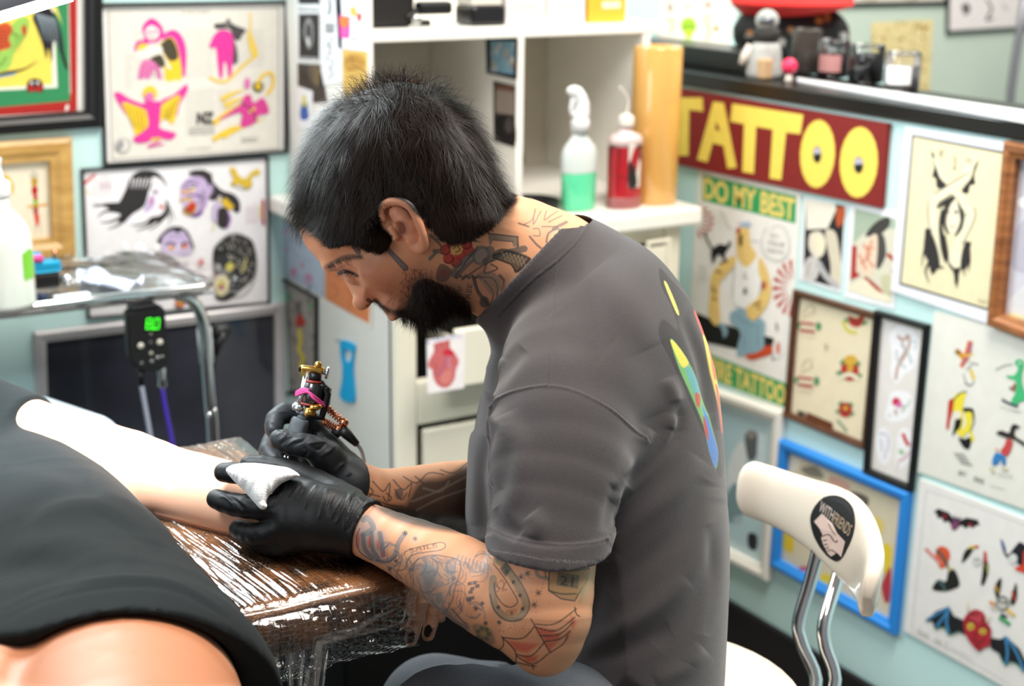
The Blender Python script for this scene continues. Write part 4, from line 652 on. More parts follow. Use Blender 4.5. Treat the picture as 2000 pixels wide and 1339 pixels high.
def surface(f, lo, hi, h, slack=1.6, B=8, newton=1):
    lo = np.asarray(lo, float); n = (np.ceil((np.asarray(hi) - lo) / h / B).astype(int)); N = n * B
    bc = np.stack(np.meshgrid(*[(np.arange(k) + .5) * B * h for k in n], indexing='ij'), -1).reshape(-1, 3) + lo
    d = f(bc); act = np.abs(d) < B * h * .87 * slack + 2 * h
    val = np.where(d < 0, -1., 1.).astype(np.float32).reshape(n)
    val = val.repeat(B, 0).repeat(B, 1).repeat(B, 2); a3 = act.reshape(n)
    m = a3.repeat(B, 0).repeat(B, 1).repeat(B, 2)
    idx = np.argwhere(m); pts = idx * h + lo
    out = np.empty(len(pts), np.float32)
    for i in range(0, len(pts), 400000): out[i:i + 400000] = f(pts[i:i + 400000])
    val[m] = out
    s = (val < 0).astype(np.uint8); X, Y, Z = N
    c = sum(s[i:X - 1 + i, j:Y - 1 + j, k:Z - 1 + k].astype(np.uint8) for i in (0, 1) for j in (0, 1) for k in (0, 1))
    cell = np.argwhere((c > 0) & (c < 8)); cid = np.full((X - 1, Y - 1, Z - 1), -1, np.int32); cid[tuple(cell.T)] = np.arange(len(cell))
    cv = np.zeros((len(cell), 3)); cn = np.zeros(len(cell)); cr = [np.array(o) for o in ((0, 0, 0), (1, 0, 0), (0, 1, 0), (1, 1, 0), (0, 0, 1), (1, 0, 1), (0, 1, 1), (1, 1, 1))]
    v8 = [val[tuple((cell + o).T)] for o in cr]
    for a in range(8):
        for b in range(a + 1, 8):
            if np.abs(cr[a] - cr[b]).sum() != 1: continue
            x = (v8[a] < 0) != (v8[b] < 0); t = v8[a] / (v8[a] - v8[b] + 1e-12); q = cr[a] + t[:, None] * (cr[b] - cr[a]); cv[x] += q[x]; cn[x] += 1
    V = (cell + cv / cn[:, None]) * h + lo
    faces = []
    for ax in range(3):
        o = np.zeros(3, int); o[ax] = 1; u, w = [np.eye(3, dtype=int)[(ax + i) % 3] for i in (1, 2)]
        sl0 = tuple(slice(1, N[i] - 1) for i in range(3)); sl1 = tuple(slice(1 + o[i], N[i] - 1 + o[i]) for i in range(3))
        A, Bv = s[sl0], s[sl1]; e = np.argwhere(A != Bv) + 1
        if not len(e): continue
        q = np.stack([cid[tuple((e - u - w).T)], cid[tuple((e - w).T)], cid[tuple(e.T)], cid[tuple((e - u).T)]], 1)
        fl = s[tuple(e.T)] == 0; q[fl] = q[fl][:, ::-1]; faces.append(q[(q >= 0).all(1)])
    Fc = np.vstack(faces)
    for _ in range(newton):
        e = h * .3; f0 = f(V); g = np.stack([f(V + np.eye(3)[i] * e) - f0 for i in range(3)], 1) / e; g2 = (g * g).sum(1) + 1e-9
        st = -(f0 / g2)[:, None] * g; l = np.linalg.norm(st, axis=1); st *= np.minimum(1, h * .7 / (l + 1e-12))[:, None]; V = V + .8 * st
    return V, Fc
def vnormals(V, Fc):
    if isinstance(Fc, np.ndarray) and Fc.ndim == 2:
        a = np.cross(V[Fc[:, 2]] - V[Fc[:, 0]], V[Fc[:, 3 % Fc.shape[1]]] - V[Fc[:, 1]]) if Fc.shape[1] == 4 else np.cross(V[Fc[:, 1]] - V[Fc[:, 0]], V[Fc[:, 2]] - V[Fc[:, 0]])
        n = np.zeros_like(V)
        for i in range(Fc.shape[1]): np.add.at(n, Fc[:, i], a)
        return n / (np.linalg.norm(n, axis=1)[:, None] + 1e-12)
def relax(V, Fc, it=2, f=.5):
    cnt = np.zeros(len(V))
    for i in range(4): np.add.at(cnt, Fc[:, i], 2)
    for _ in range(it):
        s = np.zeros_like(V)
        for i in range(4):
            np.add.at(s, Fc[:, i], V[Fc[:, (i + 1) % 4]]); np.add.at(s, Fc[:, i], V[Fc[:, (i - 1) % 4]])
        V = V + f * (s / np.maximum(cnt, 1)[:, None] - V)
    return V
def refine(V, Fc, sel, n=2):
    "split the chosen quads n x n; neighbours share the new edge points, so no cracks"
    Fq = Fc[sel]; keep = Fc[~sel]; N0 = len(V); m = n - 1
    e = np.stack([np.stack([Fq[:, i], Fq[:, (i + 1) % 4]], 1) for i in range(4)]).reshape(-1, 2); es = np.sort(e, 1); ue, inv = np.unique(es, axis=0, return_inverse=True); inv = inv.reshape(-1)
    t = (np.arange(1, n) / n)[None, :, None]; ep = V[ue[:, 0]][:, None] * (1 - t) + V[ue[:, 1]][:, None] * t; eid = N0 + np.arange(len(ue) * m).reshape(-1, m)
    fwd = e[:, 0] == es[:, 0]; ids = eid[inv]; ids[~fwd] = ids[~fwd][:, ::-1]; ids = ids.reshape(4, len(Fq), m)
    g = np.zeros((len(Fq), n + 1, n + 1), np.int64); g[:, 0, 0], g[:, n, 0], g[:, n, n], g[:, 0, n] = Fq.T
    g[:, 1:n, 0] = ids[0]; g[:, n, 1:n] = ids[1]; g[:, 1:n, n] = ids[2][:, ::-1]; g[:, 0, 1:n] = ids[3][:, ::-1]
    c0 = N0 + len(ue) * m; g[:, 1:n, 1:n] = c0 + np.arange(len(Fq) * m * m).reshape(-1, m, m)
    a, b = np.meshgrid(np.arange(1, n) / n, np.arange(1, n) / n, indexing='ij'); q = V[Fq]; a, b = a[None, :, :, None], b[None, :, :, None]
    ci = q[:, 0, None, None] * (1 - a) * (1 - b) + q[:, 1, None, None] * a * (1 - b) + q[:, 2, None, None] * a * b + q[:, 3, None, None] * (1 - a) * b
    V2 = np.vstack([V, ep.reshape(-1, 3), ci.reshape(-1, 3)]); new = np.stack([g[:, :-1, :-1], g[:, 1:, :-1], g[:, 1:, 1:], g[:, :-1, 1:]], -1).reshape(-1, 4)
    key = {tuple(k): eid[i] for i, k in enumerate(ue.tolist())}; kk = np.isin(keep, np.unique(ue)).sum(1) >= 2; out = keep[~kk].tolist()
    for f in keep[kk].tolist():
        r = []
        for i in range(4):
            x, y = f[i], f[(i + 1) % 4]; r.append(x); k = key.get((x, y) if x < y else (y, x))
            if k is not None: r += list(k if x < y else k[::-1])
        out.append([int(z) for z in r])
    return V2, out + new.tolist(), new
class Field2D:
    "signed distance to an outline, and smooth maps, over the photo plane"
    def __init__(s, poly, lo, hi, step=4.0, maps=None, sm=3):
        p = spline(poly, sm, True) if sm else np.array(poly, float); s.lo = np.array(lo, float); s.step = step
        nx, ny = [int((hi[i] - lo[i]) / step) + 1 for i in (0, 1)]; gx, gy = np.meshgrid(lo[0] + np.arange(nx) * step, lo[1] + np.arange(ny) * step, indexing='ij'); g = np.stack([gx.ravel(), gy.ravel()], 1)
        s.nx, s.ny = nx, ny; s.d = inpoly_dist(g, p).reshape(nx, ny); s.m = {}
        for k, pts in (maps or {}).items():
            q = np.array(pts, float); n = len(q); sc = 100.
            def ph(r2): return .5 * r2 * np.log(r2 + 1e-9)
            A = np.zeros((n + 3, n + 3)); D = ((q[:, None, :2] - q[None, :, :2]) ** 2).sum(2) / sc ** 2; A[:n, :n] = ph(D) + .002 * np.eye(n); A[:n, n] = 1; A[:n, n + 1:] = q[:, :2] / sc; A[n:, :n] = A[:n, n:].T
            c = np.linalg.solve(A, np.concatenate([q[:, 2], np.zeros(3)])); G = ph(((g[:, None, :] - q[None, :, :2]) ** 2).sum(2) / sc ** 2)
            s.m[k] = np.clip(G @ c[:n] + c[n] + (g / sc) @ c[n + 1:], q[:, 2].min(), q[:, 2].max()).reshape(nx, ny)
    def __call__(s, uv, what=None):
        a = s.d if what is None else s.m[what]; t = (uv - s.lo) / s.step; t[:, 0] = np.clip(t[:, 0], 0, s.nx - 1.001); t[:, 1] = np.clip(t[:, 1], 0, s.ny - 1.001)
        i = t.astype(int); f = t - i; x, y = i.T; fx, fy = f.T
        return a[x, y] * (1 - fx) * (1 - fy) + a[x + 1, y] * fx * (1 - fy) + a[x, y + 1] * (1 - fx) * fy + a[x + 1, y + 1] * fx * fy
def inside(g, p):
    r = np.zeros(len(g), bool); x, y = g.T
    for i in range(len(p)):
        (x1, y1), (x2, y2) = p[i - 1], p[i]
        if y1 == y2: continue
        c = ((y1 > y) != (y2 > y)) & (x < (x2 - x1) * (y - y1) / (y2 - y1) + x1); r ^= c
    return r
def linedist(g, p, closed=False):
    best = np.full(len(g), 1e9); tt = np.zeros(len(g)); n = len(p) if closed else len(p) - 1
    for i in range(n):
        a, b = p[i], p[(i + 1) % len(p)]; ab = b - a; t = np.clip(((g - a) @ ab) / (ab @ ab + 1e-9), 0, 1); d = np.hypot(*(g - a - t[:, None] * ab).T)
        k = d < best; best[k] = d[k]; tt[k] = (i + t[k]) / n
    return best, tt
def inpoly_dist(g, p):
    d, _ = linedist(g, p, True); return np.where(inside(g, p), d, -d)
class Paint:
    "ink and folds laid on the skin or cloth of a mesh, drawn over the side the photograph shows"
    def __init__(s, V, Fc, base, face=.05):
        s.V = V; s.n = vnormals(V, Fc); q = proj(V); s.uv = q[:, :2]; s.dep = q[:, 2]; view = EYE - V; view /= np.linalg.norm(view, axis=1)[:, None]
        s.f = (s.n * view).sum(1); s.ok = s.f > face; s.c = np.tile(np.array(lin(base)), (len(V), 1)); s.disp = np.zeros(len(V)); s.T = (0, 0, 1); s.far = None
    def crop(s, x, y, k): s.T = (x, y, k); return s
    def _t(s, pts): return np.array(pts, float) / s.T[2] + np.array(s.T[:2])
    def _near(s, p, pad):
        lo, hi = p.min(0) - pad, p.max(0) + pad; m = s.ok & (s.uv >= lo).all(1) & (s.uv <= hi).all(1)
        if s.far is not None: m &= s.far
        return np.nonzero(m)[0]
    def _mix(s, i, a, c): s.c[i] = s.c[i] * (1 - a[:, None]) + np.array(lin(c)) * a[:, None]
    def line(s, pts, w, c, a=.9, sm=4, closed=False, soft=.8, taper=False):
        p = s._t(pts); p = spline(p, sm, closed) if sm and len(p) > 2 else p; w = max(w / s.T[2], 2.1); i = s._near(p, w + 3)
        if len(i):
            d, t = linedist(s.uv[i], p, closed); ww = w / 2 * ((1 - .85 * t) if taper else 1); s._mix(i, a * np.clip((ww - d) / soft + .5, 0, 1), c)
        return s
    def blob(s, pts, c, a=.9, sm=4, soft=1.2):
        p = s._t(pts); p = spline(p, sm, True) if sm else p; i = s._near(p, soft + 1)
        if len(i): s._mix(i, a * np.clip(inpoly_dist(s.uv[i], p) / soft + .5, 0, 1), c)
        return s
    def ell(s, x, y, rx, ry, c, a=.9, rot=0, soft=1.2):
        t = np.linspace(0, 2 * math.pi, 18, endpoint=False); cs, sn = math.cos(math.radians(rot)), math.sin(math.radians(rot))
        return s.blob([(x + rx * math.cos(k) * cs - ry * math.sin(k) * sn, y + rx * math.cos(k) * sn + ry * math.sin(k) * cs) for k in t], c, a, 0, soft)
    def text(s, t, quad, c, a=.9, bold=.01):
        v, f = text_mesh(t, bold); q = s._t(quad); x, y = v[:, :1], 1 - v[:, 1:]; p = (q[0] * (1 - x) + q[1] * x) * (1 - y) + (q[3] * (1 - x) + q[2] * x) * y
        i = s._near(p, 2)
        if len(i):
            m = np.zeros(len(i), bool)
            for k in f: m |= inside(s.uv[i], p[list(k)])
            s._mix(i, a * m, c)
        return s
    def star(s, x, y, r, c, a=.8, w=3):
        for k in range(3): b = k * math.pi / 3 + .3; s.line([(x - r * math.cos(b), y - r * math.sin(b)), (x + r * math.cos(b), y + r * math.sin(b))], w, c, a, 0)
        return s
    def fold(s, pts, w, h, sm=4, taper=True):
        "a ridge (h > 0) or crease (h < 0), w pixels wide, h metres high"
        p = s._t(pts); p = spline(p, sm) if sm and len(p) > 2 else p; w = w / s.T[2]; i = s._near(p, w * 2.5)
        if len(i):
            d, t = linedist(s.uv[i], p); k = np.sin(np.clip(t, 0, 1) * math.pi) ** .6 if taper else 1; s.disp[i] += h * np.exp(-(d / w) ** 2) * k
        return s
    def apply(s): return s.V + s.n * s.disp[:, None]
# ================================================================== the tattooing man
def headD(uv): return 1.60 + (800 - uv[:, 0]) * .00014 + (uv[:, 1] - 450) * .00008
HEADP = [(580, 431), (584, 450), (596, 478), (616, 502), (630, 517), (643, 524), (654, 531), (664, 540), (673, 549), (684, 567), (692, 586), (699, 596), (709, 600), (719, 596), (727, 587), (736, 592), (744, 602), (754, 606), (760, 611), (763, 618), (771, 622), (781, 619), (790, 617), (803, 627), (825, 634), (850, 631), (875, 612), (893, 588), (915, 560), (955, 520), (1000, 450), (994, 398), (974, 345), (955, 292), (930, 243), (892, 200), (840, 171), (775, 160), (715, 173), (665, 201), (628, 238), (602, 282), (586, 330), (577, 380), (576, 410)]
HW = [(800, 300, .080), (900, 330, .076), (700, 260, .074), (640, 380, .070), (700, 430, .073), (660, 480, .064), (725, 520, .066), (690, 540, .052), (650, 505, .056), (640, 520, .050), (745, 560, .062), (810, 540, .066), (820, 590, .056), (780, 600, .042), (760, 600, .036), (745, 588, .034), (810, 625, .034), (850, 615, .046), (860, 560, .062), (700, 590, .021), (710, 596, .022), (722, 588, .024), (690, 575, .018), (676, 556, .018), (664, 541, .020), (655, 532, .026), (960, 400, .064), (900, 500, .064), (584, 430, .05), (800, 180, .07)]
HR = [(800, 300, .085), (600, 350, .062), (600, 450, .055), (650, 510, .030), (640, 520, .022), (690, 580, .016), (700, 592, .012), (716, 594, .012), (664, 545, .016), (680, 560, .016), (740, 590, .022), (765, 612, .020), (800, 615, .034), (850, 610, .045), (720, 530, .035), (760, 560, .045), (950, 350, .08)]
HF = Field2D(HEADP, (500, 80), (1080, 720), 3.0, {'w': HW, 'r': HR}, 3)
PXM = 1.60 / 2940
def relief(p, FD, Dfun, wofs=0., grow=0., fw=None, fr=None):
    q = proj(p); uv = q[:, :2].copy(); w = Dfun(uv) - q[:, 2]; sd = FD(uv.copy()) * PXM + grow
    R = FD(uv.copy(), 'r'); Wm = FD(uv.copy(), 'w') + grow
    a = np.clip((R - sd) / R, 0, None); e = np.sqrt(a * a + (w / Wm) ** 2) - 1
    return e * np.minimum(R, Wm) * .8, uv, w
def Hd(u, v, w): return P(u, v, float(headD(np.array([[u, v]]))[0]) - w)
EARC = [((748, 428), .083, .0032), ((743, 408), .085, .0036), ((756, 396), .088, .0040), ((778, 393), .092, .0042), ((800, 402), .094, .0042), ((815, 428), .093, .0040), ((826, 458), .089, .0040), ((828, 480), .083, .0046), ((819, 487), .080, .0050), ((806, 480), .077, .0040)]
ANTI = [((768, 415), .082, .003), ((790, 425), .084, .0034), ((802, 450), .083, .0034), ((800, 470), .080, .003)]
TRAG = [((764, 446), .080, .004), ((772, 462), .079, .0045)]
def head_sdf(p): return boxed(p, *HBOX, head_sdf_)
def head_sdf_(p):
    d, uv, w = relief(p, HF, headD)
    # brow, eyelid, nostril wing, lips, cheekbone
    d = smin(d, chain(p, [(Hd(640, 520, .020), .006), (Hd(668, 512, .040), .007), (Hd(705, 507, .053), .006), (Hd(730, 515, .058), .004)]), .008)
    d = smax(d, -ellip(p, Hd(688, 545, .066), (.013, .013, .014)), .007)
    d = smin(d, ellip(p, Hd(694, 534, .0335), (.0125, .0125, .0125)), .0035)
    d = smin(d, chain(p, [(Hd(704, 590, .010), .0085), (Hd(719, 582, .014), .0075)]), .006)
    d = smax(d, -ellip(p, Hd(722, 592, .013), (.0045, .0035, .007)), .002)
    d = smin(d, chain(p, [(Hd(757, 606, .0), .004), (Hd(770, 603, .014), .0035), (Hd(783, 598, .022), .002)]), .004)
    d = smin(d, chain(p, [(Hd(766, 618, .0), .0048), (Hd(776, 612, .013), .004), (Hd(788, 604, .021), .002)]), .004)
    d = smin(d, ellip(p, Hd(745, 535, .052), (.02, .014, .014)), .02)
    # ear
    for g in (1, -1): d = smin(d, boxed(p, *pbox([Hd(740, 385, g * .07), Hd(840, 500, g * .07), Hd(740, 385, g * .1), Hd(840, 500, g * .1), Hd(740, 500, g * .085), Hd(840, 385, g * .085)], .004), lambda q: ear_sdf(q, g)), .004)
    return d
def ear_sdf(p, g):
    if 1:
        hp = lambda L: [(Hd(u, v, g * w_), r) for (u, v), w_, r in L]
        ear = chain(p, hp([((a, b), c, r) for a, b, c, r in spline(np.array([[*k, w_, r] for k, w_, r in EARC]), 3)]), .003); ear = smin(ear, chain(p, hp(ANTI), .003), .003)
        ear = smin(ear, chain(p, [(Hd(780, 415, g * .078), .010), (Hd(800, 445, g * .078), .011), (Hd(815, 475, g * .076), .008)], .004), .004)
        ear = smax(ear, -chain(p, [(Hd(779, 446, g * .088), .0065), (Hd(786, 458, g * .084), .0055)], .003), .003)
        return smin(ear, chain(p, hp(TRAG), .003), .003)
HBOX = pbox([P(570, 140, 1.72), P(1020, 140, 1.47), P(570, 660, 1.75), P(1020, 660, 1.5), P(570, 400, 1.5), P(1020, 400, 1.72), P(570, 140, 1.5), P(800, 660, 1.72)], .03)
LSH = (P(1098, 730, 1.525), .056)
LARM = [LSH, (P(1075, 950, 1.455), .053), (P(1062, 1100, 1.42), .049), (P(1068, 1200, 1.405), .042), (P(1066, 1250, 1.405), .0315)]
LFOR = [(P(1060, 1246, 1.41), .031), (P(1000, 1185, 1.43), .041), (P(930, 1143, 1.455), .0405), (P(850, 1096, 1.485), .0355), (P(770, 1058, 1.515), .0295), (P(712, 1034, 1.535), .0265), (P(660, 1015, 1.55), .024)]
RFOR = [(P(1010, 985, 1.81), .043), (P(915, 967, 1.76), .041), (P(830, 969, 1.71), .036), (P(760, 966, 1.67), .029), (P(718, 958, 1.648), .026), (P(690, 945, 1.64), .024)]
RARM = [(P(1075, 720, 1.80), .056), (P(1060, 860, 1.82), .050), (P(1010, 985, 1.81), .043)]
TORP = [(1118, 428), (1150, 432), (1200, 452), (1250, 476), (1290, 507), (1328, 553), (1357, 605), (1384, 680), (1401, 760), (1413, 850), (1419, 950), (1424, 1050), (1424, 1150), (1420, 1250), (1415, 1345), (1405, 1450), (1200, 1520), (1060, 1480), (1030, 1330), (1010, 1210), (975, 1120), (925, 1082), (913, 1060), (911, 1000), (914, 920), (924, 840), (940, 760), (958, 700), (962, 655), (951, 612), (972, 578), (1040, 505), (1088, 452)]
TW = [(1150, 700, .195), (1100, 560, .13), (1110, 460, .075), (1250, 600, .18), (1200, 520, .14), (1000, 720, .17), (980, 640, .10), (1180, 900, .18), (1180, 1100, .165), (1200, 1300, .17), (1350, 800, .17), (1000, 1000, .155)]
TR = [(1150, 700, .15), (1110, 460, .09), (1200, 520, .11), (1180, 1000, .15), (1200, 1300, .15)]
TF = Field2D(TORP, (820, 350), (1500, 1620), 5.0, {'w': TW, 'r': TR}, 3)
def torD(uv): return 1.655 + (1170 - uv[:, 0]) * .00008
NAPE = [(P(1018, 484, 1.628), .050), (P(1082, 512, 1.645), .050)]
NECK = [(P(880, 440, 1.61), .066), (P(965, 500, 1.625), .0655), (P(1050, 540, 1.64), .072), (P(1110, 600, 1.65), .08)]
def hand_right(p, g=0.):
    d = chain(p, [(P(718, 958, 1.648), .027 + g), (P(690, 940, 1.645), .025 + g), (P(655, 905, 1.652), .021 + g), (P(645, 885, 1.656), .016 + g)], .012)
    d = smin(d, chain(p, [(P(700, 945, 1.64), .020 + g), (P(668, 925, 1.63), .019 + g), (P(632, 892, 1.615), .015 + g)], .01), .012)
    d = smin(d, chain(p, [(P(700, 955, 1.655), .02 + g), (P(640, 928, 1.665), .018 + g), (P(620, 915, 1.668), .014 + g)], .01), .012)
    d = smin(d, chain(p, [(P(640, 888, 1.615), .0145 + g), (P(605, 872, 1.603), .0118 + g), (P(572, 866, 1.603), .0112 + g), (P(546, 858, 1.607), .0100 + g)], .004), .006)
    d = smin(d, chain(p, [(P(648, 882, 1.655), .0125 + g), (P(618, 838, 1.662), .0105 + g), (P(585, 812, 1.664), .0098 + g), (P(556, 806, 1.656), .0096 + g)], .004), .006)
    d = smin(d, chain(p, [(P(556, 806, 1.656), .0096 + g), (P(538, 818, 1.647), .0092 + g), (P(535, 838, 1.640), .0086 + g)], .004), .003)
    d = smin(d, chain(p, [(P(640, 905, 1.662), .0125 + g), (P(585, 862, 1.674), .0105 + g), (P(535, 858, 1.666), .0100 + g)], .004), .005)
    d = smin(d, chain(p, [(P(535, 858, 1.666), .0100 + g), (P(525, 880, 1.655), .0096 + g), (P(537, 897, 1.645), .0088 + g)], .004), .003)
    d = smin(d, chain(p, [(P(628, 922, 1.668), .0125 + g), (P(580, 900, 1.68), .0105 + g), (P(528, 890, 1.672), .0095 + g), (P(520, 908, 1.662), .009 + g)], .004), .004)
    d = smin(d, chain(p, [(P(625, 938, 1.668), .0115 + g), (P(580, 928, 1.678), .0095 + g), (P(540, 922, 1.67), .0088 + g)], .004), .004)
    return d
def hand_left(p, g=0.):
    w = P(708, 1032, 1.535)
    d = chain(p, [(P(745, 1047, 1.525), .0275 + g), (w, .0275 + g), (P(668, 1012, 1.54), .025 + g)], .01)
    for k, r in (((588, 962, 1.548), .0150), ((568, 990, 1.538), .0150), ((566, 1020, 1.535), .0145), ((580, 1050, 1.54), .0135)): d = smin(d, chain(p, [(P(690, 1024, 1.54), .022 + g), (P(630, .5 * k[1] + 508, 1.537), .021 + g), (P(*k), r + g)], .01), .014)
    F4 = [[((588, 962, 1.548), .0130), ((532, 936, 1.556), .0112), ((475, 925, 1.566), .0100), ((437, 922, 1.575), .0088)],
          [((568, 990, 1.538), .0132), ((510, 990, 1.542), .0115), ((458, 985, 1.556), .0104), ((423, 974, 1.568), .0090)],
          [((566, 1022, 1.535), .0130), ((520, 1042, 1.540), .0112), ((488, 1042, 1.553), .0100), ((466, 1033, 1.565), .0088)],
          [((580, 1050, 1.54), .0118), ((545, 1064, 1.543), .0098), ((517, 1062, 1.553), .0090), ((500, 1055, 1.562), .0080)]]
    for f in F4: d = smin(d, chain(p, [(P(*k), r + g) for k, r in f], .004), .004)
    d = smin(d, chain(p, [(P(680, 985, 1.555), .018 + g), (P(620, 945, 1.585), .0135 + g), (P(550, 915, 1.60), .0108 + g), (P(487, 907, 1.605), .0088 + g)], .004), .008)
    return d
LHB = pbox([P(415, 975, 1.6), P(480, 890, 1.62), P(750, 1060, 1.5), P(500, 1080, 1.5), P(740, 960, 1.57)], .03)
RHB = pbox([P(515, 790, 1.62), P(515, 930, 1.7), P(730, 980, 1.62), P(700, 900, 1.7), P(560, 790, 1.68)], .025)
def man_body(p):
    d = head_sdf(p)
    d = smin(d, chain(p, NECK, .02), .02); d = smin(d, chain(p, NAPE), .02)
    t, _, _ = relief(p, TF, torD, grow=-.016); d = smin(d, t, .02)
    d = smin(d, chain(p, LARM, .012), .015); d = smin(d, chain(p, LFOR, .010), .012)
    d = smin(d, chain(p, RARM, .012), .015); d = smin(d, chain(p, RFOR, .010), .012)
    d = smax(d, -np.maximum(np.hypot(p[:, 0] - .97, p[:, 1] - 1.25) - .195, p[:, 2] - .639), .004)
    d = smin(d, boxed(p, *LHB, lambda q: hand_left(q, -.0022)), .006); d = smin(d, boxed(p, *RHB, lambda q: hand_right(q, -.0022)), .006)
    return d
SKIN = mat('skin', attr=True, rough=.48, sss=.12, spec=.4, bump=.12, bscale=900, bdist=.0006)
man = empty('person', tuple(P(1180, 1400, 1.66)), 'bearded tattooed man in dark grey t-shirt bent over, tattooing with black gloves', 'person')
def bounds(pts, pad): a = np.array(pts); return a.min(0) - pad, a.max(0) + pad
_, hi = bounds([P(560, 120, 1.5), P(1430, 400, 1.9), P(1430, 400, 1.4), P(560, 420, 1.75), P(720, 200, 1.7), P(1430, 900, 1.9)], .04)
lo, _ = bounds([P(410, 1000, 1.6), P(500, 1060, 1.5), P(1060, 1330, 1.36), P(1400, 1420, 1.5), P(1100, 1500, 1.6)], .03)
T0 = __import__('time').time()
V, Fc = surface(man_body, lo, hi, .0024); V = relax(V, Fc, 2, .45)
print('body', len(V), lo, hi, __import__('time').time() - T0)
# ------------------------------------------------------------------ skin colour, painted shade, tattoos
q_ = proj(V); n_ = vnormals(V, Fc); vw = EYE - V; fac = (n_ * vw).sum(1) > 0
fv = q_[Fc, :2].mean(1); ff = fac[Fc].all(1)
def inbox(a, b, c, d): return (fv[:, 0] > a) & (fv[:, 0] < c) & (fv[:, 1] > b) & (fv[:, 1] < d)
sel = ff & (inbox(690, 890, 1210, 1320) | inbox(640, 380, 1130, 650)) & ~(inbox(540, 80, 1010, 370)) & ~(inbox(1000, 650, 1300, 1040))
n0 = len(V); V, FcL, new = refine(V, Fc, sel, 3)
X = V[n0:]; f0 = man_body(X); g = np.stack([man_body(X + np.eye(3)[i] * .0006) - f0 for i in range(3)], 1) / .0006; V[n0:] = X - np.clip(.8 * f0 / ((g * g).sum(1) + 1e-9), -.0012, .0012)[:, None] * g
S = Paint(V, Fc, 'cd946f', .0)
nn = np.zeros_like(V)
for q in (Fc[~sel], new):
    a = np.cross(V[q[:, 2]] - V[q[:, 0]], V[q[:, 3]] - V[q[:, 1]])
    for i in range(4): np.add.at(nn, q[:, i], a)
S.n = nn / (np.linalg.norm(nn, axis=1)[:, None] + 1e-12); S.f = (S.n * ((EYE - V) / np.linalg.norm(EYE - V, axis=1)[:, None])).sum(1); S.ok = S.f > 0
INK = '3a3d40'; SOFT = '60646a'
# face and neck (drawn at 2.308 x, origin 530,100)
S.crop(530, 100, 2.308)
S.blob([(430, 960), (560, 1000), (640, 1060), (600, 1130), (500, 1120), (440, 1040)], 'c98468', .35, soft=40).blob([(380, 1080), (460, 1100), (455, 1150), (400, 1160)], 'b96e5c', .45, soft=20).blob([(500, 680), (600, 680), (700, 800), (690, 905), (640, 905), (560, 830)], 'c77a60', .5, soft=25).ell(590, 800, 24, 34, '5a2a20', .75, soft=9)  # last spot: shade of the ear hollow painted dark
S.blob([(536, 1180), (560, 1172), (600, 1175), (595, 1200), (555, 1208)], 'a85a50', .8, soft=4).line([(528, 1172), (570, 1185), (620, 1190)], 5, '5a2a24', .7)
S.blob([(260, 985), (330, 960), (420, 980), (440, 1010), (400, 1040), (330, 1030)], 'a9705a', .5, soft=14).blob([(130, 800), (300, 870), (440, 890), (560, 900), (700, 930), (760, 1060), (620, 1180), (480, 1130), (330, 1000), (200, 900)], 'a8603f', .50, soft=60)  # shade round the eye and over the face painted into the skin
S.line([(304, 1004), (328, 994), (360, 996), (388, 1012)], 13, '1a0f0c', .95, soft=3)
S.line([(250, 972), (280, 955), (330, 930), (400, 925)], 24, '2a201a', .75, soft=5).line([(300, 1000), (330, 985), (365, 1000)], 9, '241812', .9).line([(310, 975), (350, 962), (385, 985)], 4, '8a5544', .7).line([(435, 1120), (450, 1130)], 18, '3a1810', .8)
S.blob([(356, 858), (380, 868), (404, 900), (398, 915), (380, 908), (364, 885)], '2f2f32', .85).blob([(425, 880), (450, 882), (462, 900), (440, 908), (426, 898)], '2f2f32', .85)
S.blob([(508, 888), (530, 884), (618, 968), (618, 986), (598, 992)], '3c4044', .85, 0).line([(530, 900), (600, 975)], 8, '666b70', .6).blob([(500, 832), (545, 826), (548, 845), (505, 850)], '2f2f32', .8, 0)
beard = [(560, 1178), (600, 1150), (630, 1090), (640, 1050), (690, 1020), (760, 1040), (830, 1070), (900, 1150), (870, 1215), (800, 1260), (720, 1280), (640, 1250), (590, 1200)]
S.blob(beard, '1c1512', .95, soft=22).blob([(560, 1080), (620, 1000), (650, 960), (700, 960), (760, 1040), (640, 1160), (570, 1170), (530, 1160)], '4a3428', .45, soft=50).line([(470, 1120), (500, 1150), (530, 1168)], 15, '241a16', .85, soft=5)
scalp_uv = spline([(575, 432), (617, 463), (650, 478), (683, 470), (722, 484), (752, 488), (765, 462), (745, 440), (742, 410), (756, 388), (790, 396), (812, 420), (838, 438), (852, 448), (878, 470), (918, 462), (962, 435), (990, 398), (1010, 380), (1010, 300), (960, 200), (850, 130), (700, 130), (600, 220), (555, 330), (555, 420)], 3, True)
S.crop(0, 0, 1); S.blob(scalp_uv, '120d0b', 1, 0, 8)
i = np.nonzero(~S.ok & inside(S.uv, scalp_uv) & (S.dep < 1.85))[0]; S.c[i] = lin('120d0b')
S.crop(530, 100, 2.308)
